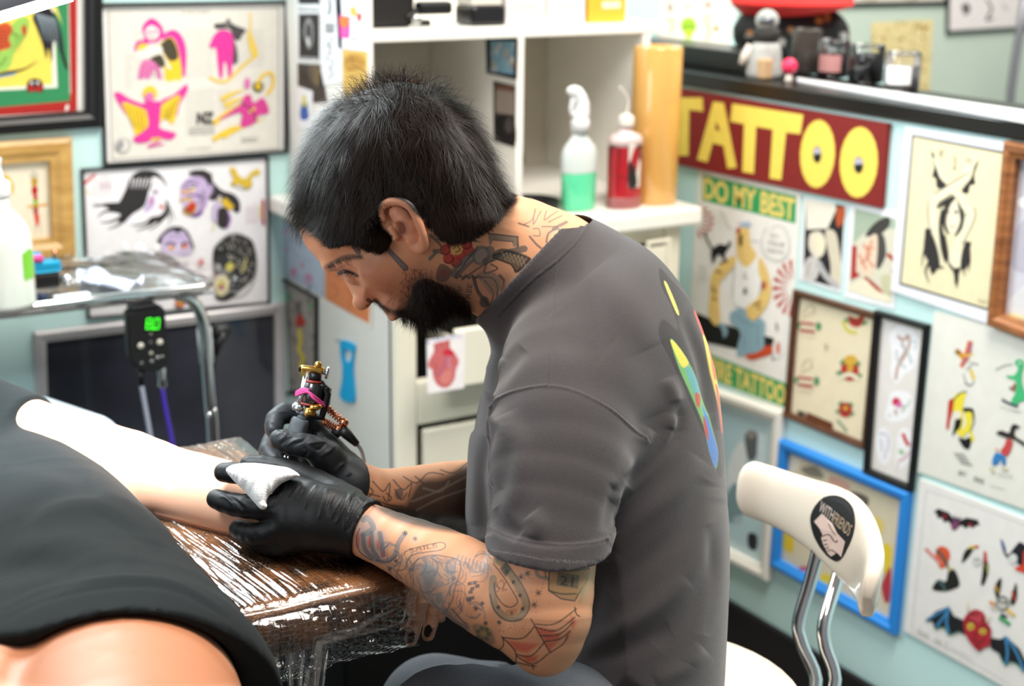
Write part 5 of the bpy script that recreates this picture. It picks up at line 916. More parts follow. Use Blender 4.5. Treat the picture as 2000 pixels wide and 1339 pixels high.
# neck: rose, revolver, banner STAY FREE, barbed wire, script
S.blob([(740, 1030), (830, 950), (950, 880), (1000, 1000), (1080, 1010), (1060, 1100), (980, 1180), (880, 1130), (800, 1080)], '8d6a58', .55, soft=20)
for x, y in ((785, 895), (815, 865), (880, 870), (890, 900), (800, 935), (835, 950), (850, 915)): S.ell(x, y, 27, 25, 'a3322c', .9).ell(x, y, 27, 25, INK, .0)
for x, y in ((785, 895), (815, 865), (880, 870), (800, 935), (835, 950)): S.line(spline([(x - 20, y + 12), (x, y + 20), (x + 20, y + 8), (x + 14, y - 14)], 3), 5, '431c1c', .8)
S.ell(835, 893, 28, 25, 'c8a05c', .85).line([(820, 890), (838, 878), (850, 895), (832, 905)], 5, '4a3020', .85)
for p in ([(720, 830), (760, 870), (770, 900)], [(715, 935), (750, 905), (780, 920)], [(770, 850), (745, 845)], [(900, 850), (945, 860)], [(735, 900), (770, 890)]): S.line(p, 18, '45564c', .8, taper=True)
S.blob([(760, 960), (790, 965), (815, 995), (790, 1035), (750, 1035), (742, 1000)], '4b3a38', .75).ell(775, 1000, 16, 16, '7a3a36', .7)
S.line([(830, 1000), (900, 930), (985, 900)], 46, '50524f', .75).line([(840, 985), (960, 885)], 6, '9a9a94', .6).ell(945, 920, 40, 46, '5a5c58', .75, 30).ell(945, 920, 26, 33, '9c8878', .55, 30).line([(965, 945), (1060, 910), (1140, 890)], 30, '4a4c4a', .8).blob([(1010, 900), (1060, 890), (1168, 930), (1150, 970), (1100, 1000), (1080, 960), (1000, 930)], '413c34', .85)
S.line([(1000, 920), (1070, 900), (1165, 935), (1105, 995), (1080, 960), (1000, 930)], 6, '1f2123', .9, 0, True)
for k in range(6): S.line([(1040 + k * 18, 905 + k * 4), (1062 + k * 17, 945 + k * 6)], 3, '9a8a70', .55, 0).line([(1062 + k * 18, 908 + k * 4), (1030 + k * 20, 935 + k * 5)], 3, '9a8a70', .4, 0)
S.blob([(975, 820), (1110, 835), (1118, 880), (1090, 880), (1085, 860), (1000, 850), (985, 880)], '5c5a52', .75, 0).line([(975, 820), (1112, 836), (1110, 885)], 6, INK, .9, 0).line([(1000, 850), (1090, 858)], 5, INK, .8).line([(990, 960), (1020, 980), (960, 1000), (970, 960)], 7, INK, .85).line([(830, 1010), (870, 960), (930, 880)], 6, INK, .9).line([(860, 1030), (930, 980), (1000, 940)], 6, INK, .9)
for k in range(9): S.ell(835 + k * 14, 1020 - (k % 2) * 8, 9, 7, INK, .75)
S.line([(810, 1070), (890, 1040), (910, 1130)], 5, INK, .0).text('STAY', [(832, 1108), (842, 1052), (862, 1056), (852, 1112)], INK, .9).text('FREE', [(872, 1130), (884, 1045), (906, 1050), (896, 1135)], INK, .9)
S.line([(912, 1020), (930, 1080), (960, 1120), (985, 1150)], 16, '33363a', .85).ell(960, 1130, 22, 26, '33363a', .85).line([(925, 1020), (990, 1020), (1020, 1060), (1010, 1140)], 7, INK, .85).line([(960, 1030), (1000, 1090), (985, 1140)], 7, INK, .8).line([(1030, 1010), (1050, 1040), (1040, 1090)], 14, INK, .75).line([(1060, 1000), (1050, 1060), (1030, 1110)], 5, 'b0805a', .7).blob([(930, 1000), (1010, 1000), (1040, 1060), (1000, 1100), (960, 1060)], '6a6258', .55)
for p, w in (([(1140, 780), (1175, 760), (1190, 710), (1180, 780), (1215, 720)], 5), ([(1180, 800), (1205, 800), (1210, 830), (1180, 830)], 5), ([(1240, 720), (1230, 760), (1260, 740), (1290, 720)], 5), ([(1250, 770), (1310, 740)], 5), ([(1115, 775), (1160, 790)], 9), ([(1165, 835), (1195, 870), (1222, 892)], 10), ([(1240, 860), (1250, 820), (1290, 800), (1300, 820), (1270, 860), (1245, 880)], 10), ([(1270, 800), (1330, 770)], 14), ([(1220, 790), (1290, 790)], 6)): S.line(p, w, INK, .75)
# near forearm and upper arm (3.05 x, origin 660,900)
S.crop(660, 900, 3.05)
S.blob([(130, 330), (200, 320), (240, 400), (285, 430), (280, 560), (230, 600), (150, 560), (100, 480)], '8a8e92', .55, soft=10)
for p, w, c in (([(150, 350), (180, 340), (210, 400), (150, 440)], 34, '6d7276'), ([(150, 440), (160, 520), (200, 570)], 26, '5f6468'), ([(200, 430), (205, 520), (240, 580)], 26, '5f6468'), ([(250, 430), (262, 500), (270, 560)], 28, '5f6468'), ([(210, 580), (280, 600), (340, 560), (360, 490), (400, 430)], 30, '6d7276')): S.line(p, w, c, .75)
for x, y, rx, ry in ((118, 450, 14, 34), (188, 480, 9, 34), (240, 500, 8, 30), (272, 550, 10, 18), (115, 500, 10, 20)): S.ell(x, y, rx, ry, 'b5453a', .7, soft=5)
S.line([(130, 400), (110, 460), (130, 540), (200, 590)], 6, INK, .8).line([(230, 590), (300, 600), (350, 560)], 5, INK, .8).blob([(60 + 90, 290), (240, 270), (280, 340), (220, 350)], 'd09a8c', .4, soft=20)
for x, y in ((460, 462), (348, 595), (400, 430), (310, 640), (690, 700)): S.star(x, y, 14, INK, .8, 4)
S.line([(395, 560), (420, 530), (600, 485), (640, 500), (610, 530), (440, 560), (400, 640), (350, 650)], 4, INK, .75).text('SAILS', [(420, 520), (590, 490), (596, 512), (428, 545)], INK, .7)
S.line([(380, 720), (400, 760), (470, 800), (540, 880)], 5, SOFT, .8).line([(450, 640), (470, 590), (560, 560), (650, 570), (720, 590), (730, 650), (700, 740), (680, 830), (640, 900)], 5, INK, .75).line([(435, 700), (430, 640), (480, 580)], 5, INK, .7)
S.blob([(490, 640), (550, 600), (600, 650), (590, 720), (550, 780), (600, 800), (620, 880), (570, 890), (520, 800), (490, 730)], '8c9294', .5, soft=8).blob([(500, 660), (545, 615), (580, 650), (570, 720), (530, 750)], '6e7478', .65, soft=5).blob([(640, 640), (690, 610), (700, 650), (660, 690)], '6e7478', .65, soft=5).ell(605, 815, 22, 34, '6a7074', .7).ell(605, 730, 28, 22, '7a8084', .5).line([(560, 830), (590, 870), (625, 890)], 10, '5f6468', .6)
for p in ([(470, 690), (520, 820), (560, 880)], [(590, 600), (640, 610), (680, 600)], [(640, 900), (560, 920), (480, 850)], [(700, 600), (690, 700), (650, 800)], [(560, 560), (600, 580)], [(380, 600), (350, 680), (380, 740)], [(330, 640), (380, 700)], [(290, 620), (330, 700)], [(455, 745), (440, 640)], [(520, 580), (600, 560)]): S.line(p, 4, SOFT, .75)
for k in range(9): S.line([(720 + k * 22, 560 + k * 7), (700 + k * 24, 610 + k * 7)], 9, SOFT, .6).line([(760 + k * 18, 600 + (k % 3) * 12), (790 + k * 16, 640 + (k % 3) * 12)], 5, SOFT, .55)
for r0 in (0, 1, 2): S.line([(705 + r0 * 24, 720 + r0 * 18), (720 + r0 * 18, 780), (705 + r0 * 20, 840 + r0 * 16), (740, 900)], 4, 'a5605a', .65)
for x, y in ((785, 730), (800, 760), (815, 725), (790, 780), (800, 815), (782, 830), (830, 745), (775, 820)): S.blob([(x - 13, y - 8), (x + 13, y - 14), (x + 13, y + 8), (x - 13, y + 12)], '45494d', .8, 0)
S.star(822, 878, 14, INK, .8, 4).star(860, 848, 12, INK, .8, 4).line([(640, 900), (700, 960), (770, 990)], 30, '5a5f62', .6).line([(680, 880), (740, 950), (770, 970)], 8, INK, .8).line([(620, 900), (660, 980), (760, 1010)], 8, INK, .7)
S.blob([(800, 980), (850, 970), (910, 1000), (935, 1080), (880, 1090), (830, 1040)], '55604f', .6, soft=6)
for k in range(7): b = k * .9; S.ell(865 + 34 * math.cos(b), 1030 + 34 * math.sin(b), 15, 12, '46503f', .7, 40 * k)
S.ell(868, 1030, 13, 13, '9a8a50', .7)
r_i = random.Random(4)
for (cx_, cy_, rx_, ry_, n_i) in ((560, 700, 150, 130, 16), (700, 830, 70, 120, 12), (470, 600, 120, 60, 10), (330, 560, 90, 80, 8), (850, 620, 90, 70, 8), (700, 640, 70, 60, 8), (820, 900, 70, 60, 6)):
    for k in range(n_i):
        a0 = r_i.uniform(0, 6.28); rr = r_i.uniform(.3, 1); x, y = cx_ + rx_ * rr * math.cos(a0), cy_ + ry_ * rr * math.sin(a0); b0 = a0 + 1.57 + r_i.uniform(-.5, .5); l = r_i.uniform(25, 60)
        S.line([(x, y), (x + l * math.cos(b0), y + l * math.sin(b0)), (x + 1.8 * l * math.cos(b0 + .5), y + 1.8 * l * math.sin(b0 + .5))], r_i.choice([4, 5, 9, 14]), SOFT, r_i.uniform(.35, .7))
S.blob([(470, 560), (620, 560), (720, 620), (700, 760), (640, 900), (560, 890), (480, 790), (440, 680)], '8d9090', .28, soft=20).blob([(720, 560), (900, 600), (900, 690), (740, 680)], '8a8c8c', .25, soft=20).blob([(640, 880), (760, 960), (780, 1020), (680, 1010)], '5f6466', .4, soft=12)
for k in range(14): S.line([(520 + k * 13, 575 + (k % 3) * 5), (528 + k * 13, 600 + (k % 4) * 6)], 4, SOFT, .6)
# horseshoe
S.line([(945, 590), (1000, 630), (1080, 760), (1120, 850), (1080, 930), (1000, 930), (940, 870), (920, 780), (925, 700)], 44, '64705e', .6).line([(960, 560), (1030, 640), (1110, 760), (1142, 860), (1100, 935), (1010, 950), (935, 890), (905, 790)], 6, INK, .9).line([(925, 610), (980, 680), (1050, 790), (1070, 840), (1030, 870), (980, 850), (940, 790), (930, 730)], 6, INK, .9)
for x, y in ((1005, 660), (1045, 720), (1085, 800), (1100, 880), (1035, 905), (955, 870)): S.ell(x, y, 11, 12, '2c3230', .8)
S.blob([(965, 640), (1000, 600), (1030, 650), (1000, 690)], '474f4a', .8, 0).text('32', [(925, 715), (990, 700), (1010, 770), (940, 785)], 'a06a50', .8).line([(930, 720), (970, 760), (1000, 720)], 5, INK, .5).blob([(1000, 890), (1060, 880), (1065, 915), (1010, 920)], 'a06a3c', .5)
for x, y in ((1090, 690), (1195, 785), (1170, 855), (960, 960), (880, 965), (1130, 670)): S.star(x, y, 18 if x > 1000 else 12, INK, .85, 5)
for k in range(34): S.ell(rng.uniform(1050, 1260), rng.uniform(630, 900), 3.4, 3.4, '7a5a44', .7)
for k in range(24): S.ell(rng.uniform(960, 1120), rng.uniform(960, 1020), 3, 3, '7a5a44', .7)
# tankard
S.blob([(1260, 620), (1500, 620), (1490, 700), (1410, 830), (1330, 820), (1255, 770)], '7a6a44', .6, 0, 6).blob([(1310, 660), (1440, 680), (1430, 760), (1300, 740)], '4d5148', .7, 0).line([(1180, 620), (1190, 680), (1250, 700)], 22, '666c60', .7).line([(1260, 615), (1255, 770), (1330, 820), (1410, 832), (1490, 700)], 8, INK, .9, 0).line([(1250, 630), (1350, 655), (1500, 640)], 7, INK, .85).line([(1255, 770), (1330, 790), (1420, 790)], 10, '3a4038', .8).text('21', [(1325, 680), (1405, 690), (1400, 750), (1320, 735)], '2c2e2c', .8).line([(1290, 660), (1280, 770)], 6, '9a8050', .7).line([(1500, 660), (1470, 740), (1440, 840)], 20, 'b07a4a', .5).blob([(1440, 770), (1480, 700), (1540, 620), (1540, 700), (1460, 850)], '8a9a7a', .4, soft=8).line([(1230, 640), (1240, 690)], 10, '3a4038', .7)
# spider web on the elbow
RED = 'b84a3c'
for q in ([(1175, 985), (1290, 1010), (1280, 1030), (1200, 1040)], [(1215, 1040), (1330, 1020), (1320, 1060), (1235, 1080)], [(1230, 1085), (1310, 1070), (1260, 1140)], [(1000, 1065), (1100, 1080), (1200, 1090), (1130, 1140), (1060, 1130)], [(1090, 1160), (1190, 1160), (1180, 1195), (1130, 1205)], [(1390, 920), (1420, 960), (1400, 1000), (1385, 980)], [(1370, 1010), (1390, 1020), (1360, 1060), (1355, 1040)]): S.blob(q, RED, .75, 0, 8)
for p in ([(1150, 940), (1175, 985), (1230, 1080), (1265, 1140)], [(975, 1045), (1055, 1130), (1060, 1200)], [(985, 1050), (1100, 1055), (1170, 985)], [(1175, 970), (1290, 970), (1420, 880)], [(1180, 990), (1300, 1010), (1410, 930)], [(1205, 1040), (1320, 1030), (1400, 960)], [(1225, 1075), (1320, 1060), (1385, 1010)], [(1060, 1150), (1150, 1160), (1225, 1085)], [(1065, 1160), (1160, 1210), (1255, 1145)], [(980, 1050), (985, 1100), (930, 1145)], [(1055, 1195), (1150, 1220), (1180, 1220)], [(1265, 1140), (1340, 1090), (1370, 1040)], [(1160, 1215), (1165, 1240)], [(1410, 870), (1420, 910), (1440, 925)]): S.line(p, 8, '3a3430', .85)
# far forearm (3.043 x, origin 400,680)
S.crop(400, 680, 3.043)
S.blob([(1210, 900), (1280, 790), (1420, 770), (1580, 690), (1600, 900), (1590, 1080), (1380, 1070), (1150, 1000), (1050, 940), (1180, 930)], '25282a', .85, soft=14).blob([(1000, 930), (1200, 960), (1400, 990), (1580, 1000), (1580, 1080), (1300, 1070), (1100, 1010)], '2a2b2c', .8, soft=12)
for p in ([(1230, 910), (1380, 850), (1500, 790), (1580, 750)], [(1260, 960), (1400, 890), (1570, 830)], [(1300, 830), (1400, 850), (1450, 790)]): S.line(p, 14, '8a8072', .6)
for p in ([(945, 800), (1000, 850), (960, 900), (1010, 940)], [(1000, 790), (1060, 850), (1100, 800), (1090, 900)], [(1080, 860), (1110, 890), (1080, 910), (1060, 880)], [(1120, 780), (1180, 840), (1230, 800), (1210, 880)], [(1130, 840), (1170, 900), (1200, 860)], [(1020, 900), (1100, 930), (1180, 940)], [(960, 860), (1040, 880)], [(1180, 760), (1260, 800), (1330, 740), (1420, 750)], [(1250, 760), (1300, 800)], [(1400, 720), (1480, 740), (1560, 680)]): S.line(p, 9, '3a3c3c', .75)
S.ell(1155, 865, 26, 34, '4a4c4c', .7)
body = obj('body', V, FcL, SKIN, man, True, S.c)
print('skin', len(V), len(FcL), __import__('time').time() - T0)
# ------------------------------------------------------------------ t-shirt
def SEATV(p): return np.maximum(np.hypot(p[:, 0] - .97, p[:, 1] - 1.25) - .195, p[:, 2] - .6365)
AX = P(1066, 1180, 1.437) - P(1073, 1080, 1.427); AX = AX / np.linalg.norm(AX); CUFF = P(1069, 1072, 1.424)
SLV = [(P(1110, 715, 1.56), .070), (P(1102, 800, 1.50), .071), (P(1096, 900, 1.465), .0665), (P(1080, 1000, 1.44), .0592), (P(1064, 1110, 1.42), .0562), (P(1060, 1190, 1.41), .0558)]
SLR = [(P(1110, 715, 1.78), .070), (P(1080, 860, 1.82), .068), (P(1050, 930, 1.815), .062)]
def shirt_sdf(p):
    d, uv, w = relief(p, TF, torD)
    d = smin(d, boxed(p, *pbox([a for a, _ in NECK], .09), lambda q: chain(q, [(a, r + .0045) for a, r in NECK])), .025)
    c = ((uv[:, 0] - 1118) * -.733 + (uv[:, 1] - 424) * -.680 - 3) * PXM
    d = smax(d, c, .004)
    s = boxed(p, *pbox([a for a, _ in SLV], .09), lambda q: smax(smax(smin(chain(q, SLV, .01), smax(chain(q, SLV) - .0028, -((q - CUFF) @ AX + .021), .001), .001), (q - CUFF) @ AX, .002), -smax(chain(q, [(a, r + .0006) for a, r in LARM]), -((q - CUFF) @ AX + .008), .001), .0012))
    d = smin(d, s, .022)
    r = boxed(p, *pbox([a for a, _ in SLR], .09), lambda q: smax(chain(q, SLR, .01), (q - P(1050, 930, 1.815)) @ np.array([-.3, .1, -.95]), .003)); d = smin(d, r, .02)
    return smax(d, -SEATV(p), .004)
lo2, _ = bounds([P(905, 1000, 1.63), P(950, 1090, 1.40), P(1420, 1400, 1.42), P(1100, 1400, 1.46), P(1100, 1470, 1.8)], .03)
_, hi2 = bounds([P(1430, 480, 1.66), P(1430, 800, 1.9), P(1120, 420, 1.85), P(1430, 1000, 1.9), P(1000, 700, 1.9)], .03)
V, Fc = surface(shirt_sdf, lo2, hi2, .0034); V = relax(V, Fc, 2, .4)
q_ = proj(V); fac = (vnormals(V, Fc) * (EYE - V)).sum(1) > 0
V, FcL, new = refine(V, Fc, fac[Fc].all(1))
Sh = Paint(V, Fc, '433f40', -.1)
def renorm(S, V, a_, b_, ok=-.1):
    nn = np.zeros_like(V)
    for q in (a_, b_):
        a = np.cross(V[q[:, 2]] - V[q[:, 0]], V[q[:, 3]] - V[q[:, 1]])
        for i in range(4): np.add.at(nn, q[:, i], a)
    S.n = nn / (np.linalg.norm(nn, axis=1)[:, None] + 1e-12); S.f = (S.n * ((EYE - V) / np.linalg.norm(EYE - V, axis=1)[:, None])).sum(1); S.ok = S.f > ok
renorm(Sh, V, Fc[~fac[Fc].all(1)], new)
Sh.crop(880, 380, 1.397)
# back print
for q, c in (([(570, 200), (600, 230), (660, 300), (700, 400), (735, 520), (750, 640), (745, 760), (728, 760), (715, 700), (690, 650), (650, 560), (600, 450), (565, 380), (580, 340), (620, 370), (600, 300), (575, 250)], '262324'), ([(600, 395), (620, 412), (662, 478), (692, 560), (715, 640), (730, 700), (724, 748), (706, 700), (690, 630), (655, 545), (622, 470)], '6fae62'), ([(600, 395), (620, 412), (650, 458), (632, 470), (612, 430)], 'e2cf4e'), ([(640, 470), (664, 485), (684, 540), (668, 550)], '58a0a8'), ([(690, 570), (712, 640), (730, 700), (722, 745), (704, 690), (694, 620)], '3f76c8'), ([(668, 540), (684, 548), (680, 580), (670, 570)], 'b8372c'), ([(690, 600), (702, 640), (704, 670), (692, 640)], 'b8372c'), ([(584, 243), (592, 245), (622, 318), (616, 322)], 'd8cc60'), ([(664, 314), (690, 338), (702, 400), (690, 395), (676, 360)], 'cf4434'), ([(684, 390), (700, 400), (720, 480), (738, 570), (744, 640), (732, 610), (712, 520)], 'e0c848'), ([(700, 420), (712, 440), (722, 500), (712, 500)], 'cf4434'), ([(716, 520), (728, 540), (738, 600), (744, 650), (734, 630)], 'c23c2c')): Sh.blob(q, c, .92, 3, 2)
# seams
def seam(pts, w=2.2, h=.0009):
    Sh.fold(pts, w, h, taper=False); a = np.array(pts, float); Sh.line(pts, 1.6, '413b3c', .55); Sh.fold(a + [6, 1], 1.8, -.0006, taper=False)
seam([(288, 185), (283, 260), (280, 340), (270, 440), (262, 520)])
seam([(108, 580), (130, 555), (180, 535), (260, 522), (340, 535), (430, 580), (490, 630), (528, 662)], 3, .0014)
seam([(108, 580), (100, 640), (108, 720), (118, 790)], 3, .0012)
seam([(374, 82), (345, 128), (285, 185), (215, 240), (128, 330)], 2.4, .0012); Sh.line([(355, 74), (325, 118), (265, 172), (195, 226), (112, 310)], 12, '4d4647', .35)
seam([(104, 905), (160, 930), (220, 945), (300, 955), (380, 950), (430, 938)], 3.0, .0016)
Sh.line([(105, 965), (200, 990), (290, 1003), (400, 1000), (428, 990)], 3, '3d3839', .5)
for k in range(40):
    t = k / 39; x = 110 + 318 * t; y = 968 + 34 * math.sin(t * 1.9); Sh.line([(x, y - 3), (x + 4, y + 3)], 1.4, '7a7374', .5, 0)
# folds and drape
for p, w, h in (([(110, 600), (150, 640), (135, 720), (120, 800)], 20, .007), ([(150, 600), (190, 680), (180, 800), (130, 900)], 22, .005), ([(520, 670), (480, 760), (440, 860), (430, 920)], 18, -.009), ([(545, 640), (500, 720), (450, 800)], 14, .006), ([(610, 600), (590, 680), (520, 760), (450, 840)], 16, .006), ([(610, 560), (620, 640), (560, 720), (480, 790)], 14, -.006), ([(590, 500), (610, 560), (600, 640)], 16, .005),
                ([(680, 720), (620, 800), (520, 880), (440, 960)], 26, .006), ([(700, 780), (640, 900), (520, 1010), (430, 1080)], 24, -.005), ([(720, 800), (690, 950), (600, 1080), (450, 1180)], 28, .006), ([(735, 830), (720, 980), (660, 1120), (560, 1230)], 22, -.005), ([(745, 850), (735, 1000), (700, 1160), (650, 1280)], 20, .005), ([(700, 900), (720, 1050), (690, 1200)], 14, -.004), ([(640, 1050), (560, 1130), (430, 1200), (340, 1240)], 22, .005), ([(600, 1180), (480, 1240), (360, 1280)], 20, -.005), ([(420, 1000), (400, 1080), (370, 1180), (330, 1270)], 22, -.006), ([(690, 1240), (640, 1290), (560, 1330)], 20, .005),
                ([(60, 640), (75, 760), (60, 900)], 18, .005), ([(100, 660), (85, 800), (95, 930)], 12, -.006), ([(90, 470), (60, 560), (55, 650)], 18, -.004), ([(130, 440), (110, 500), (100, 560)], 14, .005), ([(200, 420), (150, 480), (110, 540)], 16, -.004), ([(400, 200), (480, 300), (540, 420)], 40, .004), ([(430, 420), (500, 480), (560, 600)], 40, .003), ([(630, 330), (680, 460), (700, 600)], 10, -.003), ([(650, 320), (710, 480), (730, 640)], 8, .003), ([(220, 870), (240, 900), (230, 940)], 20, .004), ([(120, 860), (150, 900), (190, 930)], 14, -.004)): Sh.fold(p, w * 1.3, h * (.5 if p[0][0] > 400 and p[0][1] > 660 else .95))
CLOTH = mat('grey_jersey', attr=True, rough=.92, sheen=.25, var=.10, vscale=700, bump=.25, bscale=1300, spec=.15)
tshirt = obj('t_shirt', Sh.apply(), FcL, CLOTH, man, True, Sh.c); tshirt['label'] = 'dark grey short sleeved t-shirt with rolled cuff and colourful back print'
# ------------------------------------------------------------------ jeans
def jeans_sdf(p):
    d = chain(p, [(P(1235, 1490, 1.60), .095), (P(1120, 1465, 1.53), .090), (P(960, 1455, 1.50), .076), (P(870, 1442, 1.505), .066)], .01)
    d = smin(d, chain(p, [(P(1235, 1490, 1.72), .095), (P(1120, 1450, 1.78), .090), (P(960, 1415, 1.83), .076), (P(850, 1390, 1.85), .068)], .01), .03)
    d = smin(d, ellip(p, P(1230, 1490, 1.66), (.10, .13, .10)), .03)
    for a, D in (((870, 1442), 1.505), ((850, 1390), 1.85)):
        k = P(*a, D); d = smin(d, chain(p, [(k, .064), (k + [.0, .02, -.22], .056), (k + [.06, .0, -.42], .05)], .01), .02)
    return smax(d, -SEATV(p), .004)
lo3, hi3 = bounds([P(840, 1440, 1.46), P(1420, 1500, 1.45), P(850, 1380, 1.95), P(1420, 1480, 1.85), P(870, 1442, 1.505) + [0, 0, -.44], P(850, 1390, 1.85) + [.06, .03, -.44]], .09)
V, Fc = surface(jeans_sdf, lo3, hi3, .008); V = relax(V, Fc, 2)
J = Paint(V, Fc, '55595f')
for p in ([(800, 1330), (870, 1310), (950, 1320)], [(900, 1300), (980, 1320), (1050, 1339)], [(830, 1339), (900, 1330)]): J.fold(p, 10, .005)
obj('jeans', J.apply(), Fc, mat('denim', attr=True, rough=.9, var=.12, vscale=500, bump=.3, bscale=900), man, True, J.c)
for a, D, s in (((870, 1442), 1.505, 0), ((850, 1390), 1.85, 1)):
    k = P(*a, D) + [.06, 0, -.42]; f = np.array([-.09, .03, 0])
    zz = k[2] - .05
    MB().tube([k + [0, 0, .02], k + [0, 0, -.05], k + [0, 0, -zz * .6]], [.042, .04, .046], 14).build('leg_sleeve', MATS['denim'], man, True)
    g = np.array([k[0], k[1], .05]); MB().ball(g + f * .7, (.135, .048, .05), 18).box(g + f * .7 - [.12, .045, .049], g + f * .7 + [.12, .045, -.03], .01).build('shoe', mat('black_leather', '161514', rough=.5), man, True)
# ------------------------------------------------------------------ gloves
NIT = mat('black_nitrile', attr=True, rough=.50, spec=.42, bump=.2, bscale=260, var=.05, bdist=.0012)
def lglove(p):
    d = hand_left(p, .0016); a = P(708, 1032, 1.535); ax = P(745, 1047, 1.525) - a; ax /= np.linalg.norm(ax)
    return smax(smin(d, chain(p, [(a - ax * .008, .0288), (a + ax * .008, .0298)]), .008), (p - a - ax * .006) @ ax, .0015)
V, Fc = surface(lglove, *LHB, .0017); V = relax(V, Fc, 2, .4)
G = Paint(V, Fc, '0d0d0f', -.2).crop(400, 680, 3.043)
for p, w, h in (([(490, 790), (470, 840), (430, 880)], 8, .0016), ([(570, 800), (530, 860), (500, 900)], 7, .0016), ([(600, 830), (560, 890), (540, 930)], 7, -.0014), ([(670, 810), (620, 880), (590, 960)], 8, .0018), ([(730, 830), (700, 930), (680, 1010)], 8, .0018), ([(770, 860), (740, 930), (735, 1000)], 7, -.0016), ([(830, 870), (780, 950), (750, 1010)], 8, .002), ([(870, 850), (820, 960), (780, 1040)], 8, .002), ([(900, 840), (860, 900), (840, 1000)], 7, .0018), ([(930, 870), (850, 1010), (830, 1080)], 8, .002), ([(960, 890), (890, 1000), (850, 1090)], 7, -.002), ([(1000, 910), (920, 950), (860, 1060)], 8, .002), ([(940, 850), (1000, 910)], 7, -.002), ([(880, 880), (960, 920)], 6, .0015), ([(840, 1000), (850, 1100), (860, 1200)], 8, .0018), ([(1010, 925), (940, 970), (890, 1050), (868, 1130), (872, 1220)], 7, .0022), ([(90, 880), (130, 890), (170, 930)], 8, .0016), ([(140, 880), (190, 910), (230, 960)], 7, -.0016), ([(200, 900), (260, 940)], 6, .0014), ([(430, 900), (400, 960)], 8, -.0014)): G.fold(p, w, h)
obj('glove', G.apply(), Fc, NIT, man, True, G.c)
def rglove(p):
    a = P(712, 956, 1.646); ax = P(760, 966, 1.67) - a; ax /= np.linalg.norm(ax)
    return smax(smin(hand_right(p, .0014), chain(p, [(a - ax * .02, .0285), (a - ax * .012, .0290)]), .008), (p - a + ax * .016) @ ax, .0015)
V, Fc = surface(rglove, *RHB, .0016); V = relax(V, Fc, 2, .4)
G = Paint(V, Fc, '1d2023', -.2).crop(500, 690, 5.58)
for p, w, h in (([(220, 900), (290, 860), (330, 900)], 14, .0016), ([(240, 960), (320, 900), (350, 860)], 13, .0016), ([(260, 1000), (360, 930), (420, 900)], 14, -.0016), ([(320, 1010), (420, 950), (520, 930)], 14, .0018), ([(400, 1000), (500, 960), (560, 900)], 12, -.0014), ([(560, 980), (640, 970), (760, 960)], 14, .0018), ([(520, 1010), (560, 1080), (510, 1130)], 14, -.0018), ([(600, 1000), (680, 1050), (760, 980)], 16, -.0018), ([(700, 850), (740, 900), (770, 960)], 12, .0014), ([(660, 830), (600, 880)], 10, -.0012), ([(700, 1120), (800, 1060), (850, 1000)], 18, .002), ([(860, 1300), (920, 1220), (960, 1200)], 14, .002), ([(980, 1330), (1040, 1300)], 10, .002), ([(200, 620), (280, 640), (330, 620)], 12, .0012), ([(160, 760), (220, 800), (290, 850)], 12, -.0012), ([(230, 1080), (260, 1130), (270, 1180)], 10, -.0014)): G.fold(p, w, h)
obj('glove', G.apply(), Fc, NIT, man, True, G.c)
print('clothes', __import__('time').time() - T0)
# ------------------------------------------------------------------ hair: thousands of fine blades combed away from the crown
def ribbons(name, R, m, parent, cols, width, nrm, kind=True):
    "R: strands x points x 3"
    N, K, _ = R.shape; t = np.gradient(R, axis=1); side = np.cross(t, nrm); side /= np.linalg.norm(side, axis=2)[:, :, None] + 1e-12
    w = width * np.linspace(1, .12, K)[None, :, None] * .5; A = R - side * w; B = R + side * w
    Vx = np.stack([A, B], 2).reshape(-1, 3); b = (np.arange(N) * K * 2)[:, None] + (np.arange(K - 1) * 2)[None]; Fx = np.stack([b, b + 1, b + 3, b + 2], -1).reshape(-1, 4)
    o = obj(name, Vx, Fx, m, parent, True, np.repeat(cols, K * 2, 0)); 
    if kind: o['kind'] = 'stuff'
    return o
hb = body.data; hv = np.empty(len(hb.vertices) * 3); hb.vertices.foreach_get('co', hv); hv = hv.reshape(-1, 3) + np.array(wloc(man))
hn = np.empty(len(hb.vertices) * 3); hb.vertices.foreach_get('normal', hn); hn = hn.reshape(-1, 3)
huv = proj(hv)
def hs(p): return relief(p, HF, headD)[0]
def hgrad(p):
    e = .0015; f0 = hs(p); g = np.stack([hs(p + np.eye(3)[i] * e) - f0 for i in range(3)], 1); return f0, g / (np.linalg.norm(g, axis=1)[:, None] + 1e-12)
def grow(roots, rn, dirs, L, K, lift0, lift1, grav=0.0):
    pts = [roots]; p = roots.copy(); dcur = dirs.copy(); n = rn
    for k in range(1, K):
        dcur = dcur - n * (dcur * n).sum(1)[:, None]; dcur /= np.linalg.norm(dcur, axis=1)[:, None] + 1e-9
        p = p + dcur * (L / (K - 1))[:, None]; f0, n = hgrad(p); tgt = lift0 + (lift1 - lift0) * (k / (K - 1)); p = p + n * np.clip(tgt - f0, -.004, .006)[:, None]
        dcur = dcur + np.array([0, 0, -grav]); pts.append(p.copy())
    return np.stack(pts, 1), n
hm = inside(huv[:, :2], scalp_uv) & (huv[:, 2] < 1.86)
earm = inside(huv[:, :2], np.array([(735, 385), (840, 385), (840, 500), (770, 500)])) & (np.abs(huv[:, 2] - headD(huv)) > .075)
ids = np.nonzero(hm & ~earm)[0]
near = huv[ids, 2] < headD(huv[ids]); wgt = np.where(near, 1.0, .35); wgt /= wgt.sum()
NH = 30000; pick = rng.choice(ids, NH, p=wgt); rt = hv[pick] + rng.normal(0, .0008, (NH, 3)); rnn = hn[pick]
